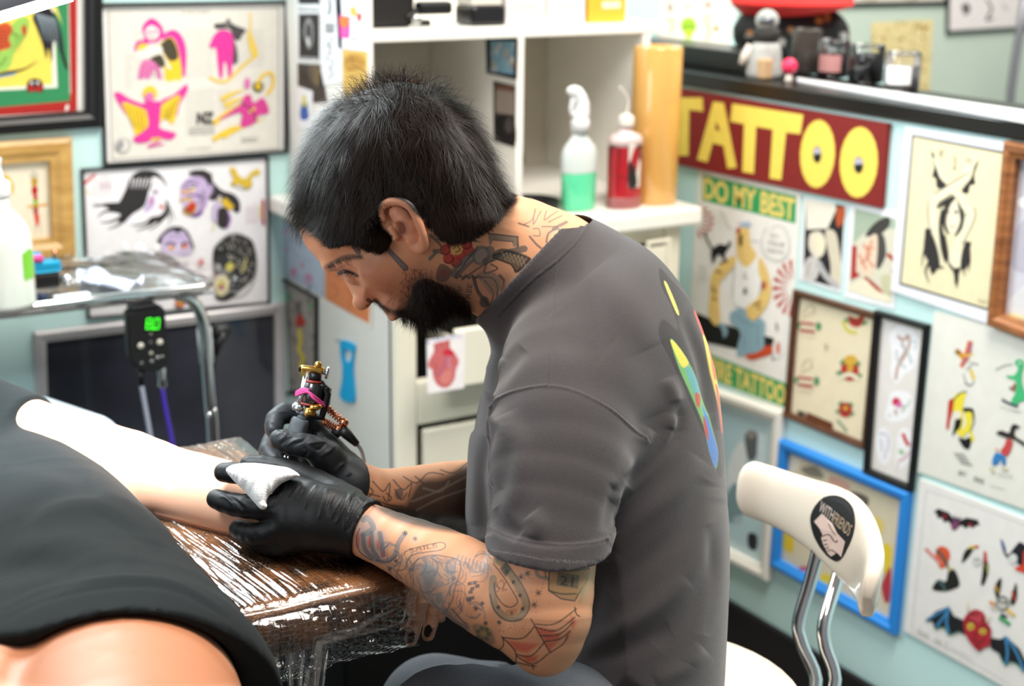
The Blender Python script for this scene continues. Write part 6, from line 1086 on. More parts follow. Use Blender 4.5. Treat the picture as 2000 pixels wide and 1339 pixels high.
CR = Hd(782, 188, .012); away = rt - CR; away /= np.linalg.norm(away, axis=1)[:, None] + 1e-6
ru = huv[pick]; crown = np.exp(-(((ru[:, 0] - 775) / 95) ** 2 + ((ru[:, 1] - 165) / 34) ** 2))
away = away + rng.normal(0, .20, (NH, 3)) + np.array([0, 0, -.25]) * (1 - crown)[:, None]
clump = rng.normal(0, .30, (900, 3)); cc = hv[rng.choice(ids, 900)]
cl = np.array([np.argmin(((cc - x) ** 2).sum(1)) for x in rt[::1]]) if NH < 40000 else 0
away = away + clump[cl]
low = spline([(560, 440), (590, 455), (617, 465), (650, 474), (683, 463), (722, 475), (750, 482), (765, 460), (745, 440), (742, 410), (756, 388), (790, 396), (812, 420), (838, 438), (852, 448), (878, 470), (918, 462), (962, 435), (990, 398), (1012, 380)], 3)
dlow = linedist(ru[:, :2], low)[0] * PXM
Lh = np.minimum(rng.uniform(.024, .038, NH), dlow * 1.05 + rng.uniform(.002, .008, NH) + np.where(ru[:, 0] < 612, .010, 0)); l1 = rng.uniform(.004, .0145, NH) + crown * rng.uniform(0, .008, NH)
STR, hn_ = grow(rt - rnn * .001, rnn, away, Lh, 6, np.full(NH, .002), l1, .12)
tipuv = proj(STR[:, -1])[:, :2]; front = (ru[:, 0] < 720) & (ru[:, 1] > 330)
bad = (inpoly_dist(tipuv, scalp_uv) < np.where(front, -9, -12)) & (ru[:, 1] > 300) & (ru[:, 0] > 600)
Lh[bad] *= .38; l1[bad] *= .7
S2, n2 = grow(rt[bad] - rnn[bad] * .001, rnn[bad], away[bad], Lh[bad], 6, np.full(bad.sum(), .002), l1[bad], .04); STR[bad] = S2; hn_[bad] = n2
# tufts that stand up at the crown
up = np.nonzero(rng.random(NH) < crown * .5)[0]
for k in range(1, 6): STR[up, k] = rt[up] + (rnn[up] * .7 + np.array(P(775, 60, 1.58) - P(775, 200, 1.58)) * 1.2 + (rt[up] - CR) * 4 + rng.normal(0, .10, (len(up), 3))) * (.0048 * k) 
shade = rng.uniform(.55, 1.5, NH)[:, None] * np.where(rng.random(NH) < .12, 1.8, 1)[:, None]
HAIR = mat('dark_hair', attr=True, rough=.4, spec=.18)
ribbons('hair', STR, HAIR, man, np.array(lin('1e140e')) * shade, .00055, np.repeat(hn_[:, None], 6, 1))
# beard
bpoly = np.array(beard) / 2.308 + np.array([530, 100]); bp = spline(bpoly, 3, True)
bi = np.nonzero(inside(huv[:, :2], bp) & (huv[:, 2] < 1.8) & (huv[:, 2] > 1.48))[0]
pk = rng.choice(bi, 5200); rt = hv[pk]; rnn = hn[pk]
down = P(835, 690, 1.6) - P(800, 560, 1.6); dd = down / np.linalg.norm(down) + rnn * .55 + rng.normal(0, .33, (len(pk), 3)); dd /= np.linalg.norm(dd, axis=1)[:, None]
Lb = rng.uniform(.006, .017, len(pk)); cv = rng.normal(0, .25, (len(pk), 3))
ST = np.stack([rt + dd * (Lb * k / 4)[:, None] + cv * ((Lb * (k / 4) ** 2) * .5)[:, None] for k in range(5)], 1)
ribbons('beard', ST, HAIR, man, np.array(lin('1d1411')) * rng.uniform(.6, 1.6, len(pk))[:, None], .0004, np.repeat(rnn[:, None], 5, 1) + .3)
# stubble, moustache, brow, lashes
def tuft(name, pts, n, L, dirpx, jit, c, w=.0003, spread=3):
    a = spline(np.array(pts, float), 6); k = rng.integers(0, len(a), n); uv = a[k] + rng.normal(0, spread, (n, 2))
    near_i = np.nonzero((huv[:, 2] < headD(huv)) & (huv[:, 0] > a[:, 0].min() - 15) & (huv[:, 0] < a[:, 0].max() + 15) & (huv[:, 1] > a[:, 1].min() - 15) & (huv[:, 1] < a[:, 1].max() + 15))[0]
    j = near_i[((huv[near_i][None, :, :2] - uv[:, None]) ** 2).sum(2).argmin(1)]; rt = hv[j]; rn = hn[j]
    d0 = P(700 + dirpx[0], 500 + dirpx[1], 1.6) - P(700, 500, 1.6); d0 = d0 / np.linalg.norm(d0); d = d0 + rn * .35 + rng.normal(0, jit, (n, 3)); d /= np.linalg.norm(d, axis=1)[:, None]; ll = rng.uniform(.6, 1.2, n) * L
    R = np.stack([rt + d * (ll * q / 3)[:, None] for q in range(4)], 1); ribbons(name, R, HAIR, man, np.tile(np.array(lin(c)), (n, 1)), w, np.repeat(rn[:, None], 4, 1) + .2)
tuft('eyebrow', [(637, 522), (655, 512), (680, 503), (705, 500)], 330, .007, (60, 30), .25, '1d1512', .0003, 2.5)
tuft('eyelashes', [(664, 533), (678, 530), (690, 533), (698, 538)], 70, .007, (-50, 60), .12, '120d0b', .00028, 1)
tuft('moustache', [(733, 588), (745, 598), (757, 606), (775, 606)], 420, .006, (40, 50), .3, '1d1411', .0003, 3.5)
tuft('stubble', [(770, 600), (795, 570), (812, 540), (825, 560), (790, 600)], 700, .005, (30, 80), .4, '1d1411', .00026, 12)
print('hair', __import__('time').time() - T0)
# ================================================================== the customer lying beside him
cust = empty('person', tuple(P(90, 1119, 1.62)), 'person in dark green-black dress lying down, bare arm stretched out on armrest', 'person')
TORSO = [(P(-100, 930, 1.95), .120), (P(31, 1025, 1.8), .128), (P(90, 1119, 1.62), .122), (P(190, 1300, 1.42), .130), (P(240, 1425, 1.31), .142)]
THIGH = [(P(236, 1415, 1.27), .104), (P(243, 1560, 1.10), .094), (P(250, 1800, .95), .082)]
THIGH2 = [(P(-40, 1430, 1.30), .115), (P(-190, 1560, 1.13), .10), (P(-330, 1800, .99), .085)]
CARM = [(P(-60, 822, 1.86), .056), (P(60, 862, 1.80), .050), (P(150, 888, 1.75), .0455), (P(250, 914, 1.71), .0435), (P(335, 946, 1.675), .0415), (P(420, 966, 1.64), .0400), (P(520, 1000, 1.60), .0340), (P(620, 1026, 1.575), .0270), (P(700, 1042, 1.567), .0235)]
CHAND = [(P(700, 1042, 1.567), .0235), (P(745, 1062, 1.555), .0205), (P(785, 1092, 1.54), .0155)]
CF = [[(P(772, 1085, 1.545), .0098), (P(797, 1128, 1.540), .0090), (P(795, 1172, 1.545), .0084), (P(789, 1214, 1.550), .0070)],
      [(P(784, 1088, 1.56), .0098), (P(822, 1140, 1.556), .0090), (P(814, 1204, 1.562), .0084), (P(802, 1250, 1.566), .0068)],
      [(P(784, 1082, 1.575), .0098), (P(845, 1130, 1.578), .0088), (P(846, 1190, 1.586), .0082), (P(836, 1240, 1.590), .0068)],
      [(P(776, 1075, 1.59), .0090), (P(850, 1110, 1.60), .0078), (P(864, 1160, 1.607), .0072), (P(860, 1205, 1.61), .006)],
      [(P(735, 1062, 1.55), .0105), (P(762, 1092, 1.542), .0092), (P(775, 1120, 1.545), .0078)]]
def cust_body(p):
    d = boxed(p, *pbox([a for a, _ in TORSO], .15), lambda q: chain(q, TORSO[:-1] + [(P(215, 1425, 1.31), .108)]) + .016)
    d = smin(d, boxed(p, *pbox([a for a, _ in THIGH], .13), lambda q: chain(q, THIGH)), .03)
    d = smin(d, boxed(p, *pbox([a for a, _ in THIGH2], .13), lambda q: chain(q, THIGH2)), .02)
    d = smin(d, boxed(p, *pbox([a for a, _ in CARM], .07), lambda q: chain(q, CARM)), .022)
    h = boxed(p, *pbox([a for f in CF for a, _ in f] + [a for a, _ in CHAND], .04), lambda q: cust_hand(q))
    d = smin(d, h, .008)
    hd = chain(p, [(P(-230, 780, 2.15), .095), (P(-180, 800, 2.08), .08), (P(-100, 850, 1.98), .055)]); return smin(d, hd, .02)
def cust_hand(q):
    d = chain(q, CHAND)
    for f in CF: d = smin(d, chain(q, f), .0025)
    return d
allp = [a for a, _ in TORSO + THIGH + THIGH2 + CARM] + [P(-230, 780, 2.15), P(805, 1250, 1.56)]
V, Fc = surface(cust_body, *pbox(allp, .16), .0048); V = relax(V, Fc, 2)
q_ = proj(V); fv = q_[Fc, :2].mean(1); selh = (fv[:, 0] > 735) & (fv[:, 1] > 1085) & (q_[Fc, 2].mean(1) > 1.4)
n0 = len(V); V, FcL, new = refine(V, Fc, selh, 3); X = V[n0:]; f0 = cust_body(X); g = np.stack([cust_body(X + np.eye(3)[i] * .0006) - f0 for i in range(3)], 1) / .0006; V[n0:] = X - np.clip(.8 * f0 / ((g * g).sum(1) + 1e-9), -.003, .003)[:, None] * g
C = Paint(V, Fc, 'dca98c', -.3); renorm(C, V, Fc[~selh], new, -.3)
C.blob([(25, 1250), (120, 1200), (250, 1180), (380, 1215), (460, 1300), (470, 1345), (20, 1345)], 'a86a48', .9, soft=30).blob([(270, 930), (330, 925), (360, 960), (300, 1000)], 'd8957c', .35, soft=30)  # thigh painted deeper to offset the strong light on it
for p in ([(130, 1255), (190, 1275), (240, 1262)], [(180, 1290), (260, 1265)], [(200, 1240), (250, 1225)]): C.line(p, 3, 'b9805c', .4, soft=3).fold(p, 5, .0006)
for p in ([(330, 905), (345, 925), (372, 918)], [(318, 930), (340, 950)]): C.fold(p, 6, -.0025); C.line(p, 4, 'c07a64', .35, soft=4)
for x, y, r in ((789, 1207, 15), (803, 1244, 15), (836, 1232, 15)): C.ell(x, y, 8, 13, '0b0a0b', .98, 12, .8)
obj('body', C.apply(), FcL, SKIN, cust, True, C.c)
hc = P(-230, 780, 2.15)
V2, F2 = surface(lambda p: smax(ellip(p, hc, (.108, .108, .108)), (p - hc) @ np.array([.55, -.75, .36]) - .025, .012), hc - .13, hc + .13, .008); obj('hair', V2, F2, mat('brown_hair', '2c1e16', rough=.5, bump=.4, bscale=180), cust, True)
HA, HB_, HC = P(0, 1240, 1.20), P(225, 1166, 1.195), P(500, 1290, 1.30)
hn3 = np.cross(HB_ - HA, HC - HA); hn3 /= np.linalg.norm(hn3)
if hn3 @ (P(250, 1800, .95) - HB_) < 0: hn3 = -hn3
SLN = P(150, 865, 1.79) - P(40, 820, 1.81); SLN /= np.linalg.norm(SLN)
def dress_sdf(p):
    d = chain(p, TORSO)
    d = smin(d, boxed(p, *pbox([a for a, _ in THIGH], .14), lambda q: chain(q, THIGH) - .0065), .03)
    d = smin(d, boxed(p, *pbox([a for a, _ in THIGH2], .14), lambda q: chain(q, THIGH2) - .006), .03)
    s = boxed(p, *pbox([CARM[0][0], CARM[1][0], CARM[2][0]], .08), lambda q: smax(chain(q, [(a, r + .006) for a, r in CARM[:3]]), (q - P(52, 825, 1.80)) @ SLN, .003)); d = smin(d, s, .034)
    d = smax(d, (p - HB_) @ hn3, .004)
    return smax(d, -(boxed(p, *pbox([a for a, _ in THIGH], .14), lambda q: smax(chain(q, THIGH) - .0035, -((q - HB_) @ hn3 + .022), .003))), .003)
V, Fc = surface(dress_sdf, *pbox([a for a, _ in TORSO] + [P(250, 1560, 1.1), P(-200, 1560, 1.13), CARM[0][0]], .16), .0048); V = relax(V, Fc, 2)
D_ = Paint(V, Fc, '101516', -.1)
for p, w, h in (([(60, 1010), (150, 985), (230, 1000), (320, 1060)], 22, .005), ([(40, 1000), (120, 960), (200, 960)], 20, -.005), ([(200, 960), (270, 1000), (340, 1060)], 12, .004), ([(180, 1000), (260, 1040), (330, 1100)], 12, -.003), ([(20, 1080), (140, 1060), (260, 1100)], 26, .004), ([(0, 1190), (90, 1150), (220, 1128), (340, 1136), (440, 1190)], 5, .0015), ([(0, 1215), (90, 1172), (220, 1146), (340, 1152), (450, 1212)], 4, -.0012), ([(10, 900), (90, 900), (170, 930)], 22, -.006), ([(0, 1120), (80, 1100), (160, 1120)], 24, -.004)): D_.fold(p, w, h)
dress = obj('dress', D_.apply(), Fc, mat('dress_jersey', attr=True, rough=.9, sheen=.05, var=.12, vscale=500, bump=.25, bscale=1100, spec=.15), cust, True, D_.c)
# the padded bench under the customer
bench = empty('treatment_bench', (0, 1.5, 0), 'black vinyl treatment bench under the lying customer', 'bench')
BV = mat('black_vinyl', '131214', rough=.4, bump=.1, bscale=120)
MB().box((-.42, .35, .570), (.40, 2.15, .648), .025).build('seat_pad', BV, bench, True)
MB().box((-.25, .6, .03), (.15, 1.9, .569), .01).build('base', mat('dark_steel', '2a2a2c', rough=.4, metal=.6), bench)
MB().box((-.3, .55, .0005), (.2, 1.95, .0295), .008).build('foot_plate', MATS['dark_steel'], bench)
hr = MB().box((-.25, 2.17, .62), (.34, 2.46, .74), .05)
# white padded headrest behind the arm
hr = empty('headrest', tuple(P(165, 830, 2.05)), 'white plastic covered headrest cushion behind the outstretched arm', 'headrest')
def hsdf(p):
    a = P(70, 858, 2.20); b = P(172, 876, 2.09); return smin(cone(p, a, b, .064, .050), cone(p, a + [0, 0, -.08], b + [0, 0, -.06], .07, .06), .03)
V, Fc = surface(hsdf, *pbox([P(60, 830, 2.12), P(185, 850, 1.98), P(120, 950, 2.05)], .14), .008); obj('cushion', V, Fc, mat('white_vinyl', 'b3bec6', rough=.25, coat=.4, bump=.3, bscale=40, bdist=.004), hr, True)
MB().tube([wloc(hr) + Vector((0, .02, -.10)), wloc(hr) + Vector((-.02, .02, -.32))], .014, 10).build('post', MATS['chrome'], hr, True)
# ================================================================== armrest with croc vinyl and plastic wrap
arm = empty('armrest', (.55, 1.47, .83), 'brown snakeskin vinyl armrest wrapped in clear plastic film', 'armrest')
def snake():
    m = mat('snakeskin_vinyl', '7a5230', rough=.42, coat=.5); nt = m.node_tree; L = nt.links.new; b = nt.nodes['Principled BSDF']
    tc = nt.nodes.new('ShaderNodeTexCoord'); mp = nt.nodes.new('ShaderNodeMapping'); mp.inputs['Scale'].default_value = (1, .72, 1); L(tc.outputs['Object'], mp.inputs[0])
    v = nt.nodes.new('ShaderNodeTexVoronoi'); v.feature = 'DISTANCE_TO_EDGE'; v.inputs['Scale'].default_value = 200; v.inputs['Randomness'].default_value = .55; L(mp.outputs[0], v.inputs['Vector'])
    v2 = nt.nodes.new('ShaderNodeTexVoronoi'); v2.inputs['Scale'].default_value = 200; v2.inputs['Randomness'].default_value = .55; L(mp.outputs[0], v2.inputs['Vector'])
    n = nt.nodes.new('ShaderNodeTexNoise'); n.inputs['Scale'].default_value = 26; n.inputs['Detail'].default_value = 4; L(tc.outputs['Object'], n.inputs['Vector'])
    r = nt.nodes.new('ShaderNodeValToRGB'); r.color_ramp.elements[0].position = .36; r.color_ramp.elements[0].color = (*lin('2a1a12'), 1); r.color_ramp.elements[1].position = .62; r.color_ramp.elements[1].color = (*lin('855530'), 1); L(n.outputs['Fac'], r.inputs[0])
    e = nt.nodes.new('ShaderNodeMapRange'); e.inputs['From Min'].default_value = .0; e.inputs['From Max'].default_value = .06; L(v.outputs['Distance'], e.inputs['Value'])
    mx = nt.nodes.new('ShaderNodeMix'); mx.data_type = 'RGBA'; mx.inputs['A'].default_value = (*lin('c09468'), 1); L(e.outputs[0], mx.inputs['Factor']); L(r.outputs[0], mx.inputs['B']); L(mx.outputs['Result'], b.inputs['Base Color'])
    bp = nt.nodes.new('ShaderNodeBump'); bp.inputs['Strength'].default_value = .6; bp.inputs['Distance'].default_value = .0012; L(e.outputs[0], bp.inputs['Height']); L(bp.outputs[0], b.inputs['Normal']); return m
PX0, PX1, PY0, PY1, PZ0, PZ1 = .468, .640, 1.236, 1.716, .804, .860
MB().box((PX0, PY0, PZ0), (PX1, PY1, PZ1), .012).build('pad', snake(), arm, True)
MB().box((PX0 + .02, PY0 + .03, PZ0 - .014), (PX1 - .03, PY1 - .03, PZ0 - .0005), .003).build('pad_board', mat('black_plastic', '101011', rough=.45), arm)
MB().tube([(.55, 1.50, PZ0 - .016), (.55, 1.50, .53), (.52, 1.50, .50), (.153, 1.50, .50)], .016, 12).build('support_arm', MATS['dark_steel'], arm, True)
FILM = bpy.data.materials.new('clear_film'); FILM.use_nodes = True; nt = FILM.node_tree; nt.nodes.remove(nt.nodes['Principled BSDF']); L = nt.links.new
gl = nt.nodes.new('ShaderNodeBsdfGlossy'); gl.inputs['Roughness'].default_value = .10; gl.inputs['Color'].default_value = (1, 1, 1, 1); tr = nt.nodes.new('ShaderNodeBsdfTransparent'); mx = nt.nodes.new('ShaderNodeMixShader'); fr = nt.nodes.new('ShaderNodeFresnel'); fr.inputs['IOR'].default_value = 1.55
tc = nt.nodes.new('ShaderNodeTexCoord'); nz = nt.nodes.new('ShaderNodeTexNoise'); nz.inputs['Scale'].default_value = 150; nz.inputs['Detail'].default_value = 5; L(tc.outputs['Object'], nz.inputs['Vector']); bp = nt.nodes.new('ShaderNodeBump'); bp.inputs['Strength'].default_value = .25; bp.inputs['Distance'].default_value = .003; L(nz.outputs['Fac'], bp.inputs['Height'])
for s_ in (gl, fr): L(bp.outputs[0], s_.inputs['Normal'])
ml = nt.nodes.new('ShaderNodeMath'); ml.operation = 'MULTIPLY_ADD'; ml.inputs[1].default_value = 1.5; ml.inputs[2].default_value = .0; L(fr.outputs[0], ml.inputs[0]); L(ml.outputs[0], mx.inputs[0]); L(tr.outputs[0], mx.inputs[1]); L(gl.outputs[0], mx.inputs[2]); L(mx.outputs[0], nt.nodes['Material Output'].inputs[0])
def film_sheet(name, fn, nu, nv, parent):
    u, v = np.meshgrid(np.linspace(0, 1, nu), np.linspace(0, 1, nv), indexing='ij'); Vx = fn(u.ravel(), v.ravel()); i = (np.arange(nu - 1)[:, None] * nv + np.arange(nv - 1)).ravel()
    return obj(name, Vx, np.stack([i, i + nv, i + nv + 1, i + 1], 1), FILM, parent, True)
rp = rng.uniform(0, 6.28, 60); rf = rng.uniform(.5, 1, 60)
def wrap_fn(u, v):
    # u runs across the pad (x), v from under the near edge, up and over the top to the far edge; long taut wrinkles fan from the near edge
    prof = np.array([[PY0 - .003, PZ0 - .016], [PY0 - .0042, PZ0 - .008], [PY0 - .0045, PZ0 + .01], [PY0 - .004, PZ1 - .012], [PY0 + .0015, PZ1 - .0015], [PY0 + .012, PZ1 + .0028], [PY0 + .12, PZ1 + .003], [PY0 + .30, PZ1 + .003], [PY1 - .01, PZ1 + .003], [PY1 + .003, PZ1 - .01], [PY1 + .003, PZ0 - .01]])
    kk = np.array([0, .05, .12, .2, .235, .27, .45, .7, .93, .96, 1.0]); y = np.interp(v, kk, prof[:, 0]); z = np.interp(v, kk, prof[:, 1]); x = PX0 - .004 + (PX1 - PX0 + .008) * u
    ph = x + (y - PY0) * .10; am = np.zeros_like(x)
    for k in range(14): am += np.abs(np.sin(ph * (90 + 60 * k) * rf[k] + rp[k] + 3 * np.sin(y * 9 + rp[k + 20]))) ** 6 * (.0007 / (1 + .12 * k)) * np.clip((.62 - x) / .12 + .25, .2, 1)
    top = np.clip((v - .25) / .04, 0, 1); front = np.clip((.22 - v) / .03, 0, 1)
    z = z + am * top + .0008 * np.sin(x * 60 + y * 45); y = y - am * front * 1.2 - front * (.003 * (1 + np.sin(x * 38 + z * 90)) + .0016 * np.sin(x * 330 + 40 * np.sin(z * 60)) + .0014 * np.sin(z * 620 + x * 190))
    return np.stack([x, y, z], 1)
film_sheet('plastic_wrap', wrap_fn, 420, 200, arm)
def hang_fn(u, v):
    a = on(1, PY0 + .01, 512, 1262); b = on(1, PY0 + .01, 645, 1228); top = a[None] * (1 - u[:, None]) + b[None] * u[:, None]
    p = top + np.stack([.03 * v * (.5 - u), .015 * np.sin(u * 14 + 2 * v) * v + .01 * np.sin(u * 31 + v * 5) * v, -.20 * v], 1); return p
film_sheet('plastic_wrap', hang_fn, 90, 60, arm)
MB().tube([on(1, PY0 - .006, *c) for c in ((770, 1190), (735, 1204), (690, 1232), (650, 1244), (622, 1252), (618, 1290), (612, 1345), (605, 1420))], [.001, .0025, .004, .006, .007, .0055, .005, .004], 8).build('plastic_wrap', mat('bunched_film', 'b9b4ae', rough=.2, alpha=.35, coat=.5, bump=.5, bscale=300), arm, True)
# ================================================================== things in his hands
CHR = MATS['chrome']; BRASS = mat('brass', 'c9a052', rough=.25, metal=1); STEEL = mat('steel', 'b9bcc0', rough=.25, metal=1); COPPER = mat('copper', 'd08a66', rough=.18, metal=1); IRON = mat('black_iron', '151416', rough=.35, metal=.3)
mc = empty('tattoo_machine', tuple(P(590, 830, 1.637)), 'black and brass coil tattoo machine held in the right glove', 'machine')
def m_(u, v, d=1.637): return P(u, v, d)
ga, gb = m_(573, 858), m_(588, 818)
gx = (gb - ga) / np.linalg.norm(gb - ga)
def knurl():
    n, k = 44, 26; v = []; f = []; ax = gx; a = np.cross(ax, [1, 0, 0]); a /= np.linalg.norm(a); b = np.cross(ax, a); Lg = np.linalg.norm(gb - ga)
    for i in range(k + 1):
        for j in range(n):
            t = i / k; r = .0097 * (1 - .12 * max(0, abs(t - .5) * 2 - .7) / .3) + .00035 * (1 if (i + j) % 2 else -1) * (0 < i < k); th = 2 * math.pi * j / n; v.append(ga + ax * Lg * t + r * (a * math.cos(th) + b * math.sin(th)))
    for i in range(k):
        for j in range(n): f.append((i * n + j, i * n + (j + 1) % n, (i + 1) * n + (j + 1) % n, (i + 1) * n + j))
    f += [tuple(range(n))[::-1], tuple(k * n + j for j in range(n))]; return v, f
obj('grip', *knurl(), mat('knurled_rubber', '6a7074', rough=.5), mc, False)
MB().tube([gb - gx * .002, gb + gx * .022], .0052, 14).build('tube_stem', STEEL, mc, True)
tip = m_(553, 913)
MB().tube([ga + gx * .001, ga - gx * .012, ga - gx * .013], [.0055, .0055, .0035], 14).tube([m_(561, 888) + [-.0022, 0, 0], tip + [-.0018, 0, 0]], .0010, 8).tube([m_(561, 888) + [.0024, 0, 0], tip + [.0020, 0, 0]], .0010, 8).tube([ga - gx * .013, m_(561, 887)], .0035, 12).build('needle_tip', STEEL, mc, True)
MB().tube([m_(582, 797), m_(590, 770), m_(606, 716)], [.0040, .0036, .0030], 8).tube([m_(592, 795, 1.633), m_(604, 730, 1.633)], .0008, 6).tube([m_(583, 800), m_(599, 735)], .0042, 4).build('front_spring', STEEL, mc, True)
MB().tube([m_(574, 794), m_(594, 799)], .0058, 14).tube([m_(571, 794), m_(575, 795)], .0036, 10).build('tube_clamp', STEEL, mc, True)
ca, cb = m_(608, 793), m_(616, 748)
MB().tube([ca, ca + (cb - ca) * .04, cb - (cb - ca) * .04, cb], [.0095, .0108, .0108, .0095], 24).build('coil', mat('coil_wrap', '1a1719', rough=.3, coat=.4), mc, True)
MB().tube([m_(613, 747), m_(613.5, 743)], .0098, 20).tube([m_(606, 791), m_(606.5, 788)], .0112, 20).build('coil_ring', mat('red_washer', '9a3a2c', rough=.4), mc, True)
ca2, cb2 = m_(626, 797, 1.650), m_(631, 756, 1.650)
MB().tube([ca2, cb2], .0098, 20).build('coil', MATS['coil_wrap'], mc, True)
MB().tube([m_(614, 743), m_(617, 728)], [.0075, .0065], 16).build('coil_core', IRON, mc, True)
fr_ = MB()
fr_.tube([m_(590, 806), m_(612, 812), m_(628, 815), m_(634, 795), m_(640, 770), m_(634, 757), m_(626, 748)], .0040, 8)
fr_.build('machine_frame', IRON, mc, True)
MB().tube([m_(586, 718), m_(592, 719), m_(606, 721), m_(629, 725), m_(630, 726)], [.003, .0040, .0040, .0052, .0046], 14).tube([m_(618, 722), m_(621, 715)], .0020, 10).ball(m_(621.5, 712.5), .0042, 12).build('armature_bar', BRASS, mc, True)
MB().tube([m_(630, 725.5), m_(637, 727)], .0030, 10).tube([m_(638, 727), m_(642, 728)], [.0072, .0068], 16).build('contact_screw', STEEL, mc, True)
MB().tube([m_(584, 719), m_(588, 719.5)], .0038, 10).ball(m_(627, 749), .0042, 10).ball(m_(638, 760), .0040, 10).build('bolt', IRON, mc, True)
MB().ball(m_(617, 795, 1.624), (.0075, .004, .0036), 12).ball(m_(606, 806, 1.624), (.0072, .004, .0046), 12).tube([m_(600, 796, 1.626), m_(604, 806, 1.626)], .004, 10).build('wing_nut', BRASS, mc, True)
MB().tube(spline([m_(578, 769, 1.634), m_(590, 763, 1.628), m_(600, 764, 1.624), m_(612, 772, 1.622), m_(634, 789, 1.632)], 4), .0013, 8).tube(spline([m_(578, 772, 1.634), m_(590, 767, 1.628), m_(602, 766, 1.624), m_(614, 779, 1.622), m_(634, 793, 1.632)], 4), .0013, 8).tube(spline([m_(579, 766, 1.634), m_(592, 759, 1.628), m_(604, 762, 1.624)], 4), .0016, 8).build('rubber_band', mat('pink_rubber', 'd8478c', rough=.5), mc, True)
# clip cord
cc_ = empty('clip_cord', tuple(P(660, 830, 1.65)), 'clip cord with two copper spring clips and black plug', 'cord')
for (a, b) in (((640, 797), (672, 825)), ((634, 823), (662, 838))):
    s, e = np.array(P(*a, 1.65)), np.array(P(*b, 1.65)); t = np.linspace(0, 1, 60); ax = e - s; o1 = np.cross(ax, [0, 0, 1]); o1 /= np.linalg.norm(o1); o2 = np.cross(ax, o1); o2 /= np.linalg.norm(o2)
    pts = s + t[:, None] * ax + .0040 * (np.cos(t * 44)[:, None] * o1 + np.sin(t * 44)[:, None] * o2); MB().tube(pts, .0009, 6).build('spring_clip', COPPER, cc_, True)
    MB().tube([s + ax * .05, e], .0022, 8).ball(s, .0042, 12).ball(e, .0052, 12).build('clip_post', COPPER, cc_, True)
MB().tube([m_(650, 838, 1.65), m_(660, 845, 1.65), m_(668, 838, 1.65)], [.004, .006, .005], 12).tube([m_(668, 838, 1.65), m_(676, 846, 1.65), m_(698, 868, 1.65)], [.0058, .0062, .0036], 14).build('plug', MATS['black_plastic'], cc_, True)
MB().tube(spline([m_(698, 868, 1.65), m_(706, 880, 1.655), m_(712, 905, 1.665), m_(714, 935, 1.69), m_(712, 975, 1.74), m_(700, 1060, 1.9), m_(660, 1100, 2.2)], 5), .0022, 8).build('cable', mat('pale_cable', '9fb0bf', rough=.4), cc_, True)
# folded paper towel pinched under the left glove
tw = [(441, 918), (452, 908), (475, 904), (503, 904), (540, 909), (566, 914), (586, 928), (572, 934), (550, 944), (535, 958), (524, 970), (520, 980), (522, 987), (518, 994), (508, 993), (494, 978), (476, 958), (455, 937)]
tdep = lambda u, v: 1.536 + (560 - u) * .00010 - (v - 930) * .00022
bm = bmesh.new(); ol = spline(np.array(tw, float), 3, True); bb = [bm.verts.new(Vector(P(u, v, tdep(u, v) - .0))) for u, v in ol]; bm.faces.new(bb)
bmesh.ops.triangulate(bm, faces=bm.faces[:]); bmesh.ops.subdivide_edges(bm, edges=bm.edges[:], cuts=3, use_grid_fill=True)
cen = np.mean([P(u, v, 1.55) for u, v in tw], 0)
for w in bm.verts:
    u, v, d = proj(np.array(w.co)); e = inpoly_dist(np.array([[u, v]]), ol)[0]; k = min(1, max(e, 0) / 22); w.co += Vector(-ray(u, v)) * (.013 * math.sqrt(max(0, 1 - (1 - k) ** 2)) + .0016 * math.sin(u * .31 + v * .12) * k + .0012 * math.sin(v * .5 - u * .1) * k)
r_ = bmesh.ops.extrude_face_region(bm, geom=bm.faces[:]); bmesh.ops.translate(bm, vec=Vector(ray(500, 930)) * .006, verts=[g for g in r_['geom'] if isinstance(g, bmesh.types.BMVert)])
bmesh.ops.recalc_face_normals(bm, faces=bm.faces[:]); me = bpy.data.meshes.new('paper_towel'); bm.to_mesh(me); bm.free(); me.materials.append(mat('white_tissue', 'f6f6f4', rough=.9, bump=.5, bscale=500, bdist=.0015))
for f in me.polygons: f.use_smooth = True
o = bpy.data.objects.new('paper_towel', me); COL.objects.link(o); tag(o, 'folded white paper towel pinched under the left black glove', 'paper towel')
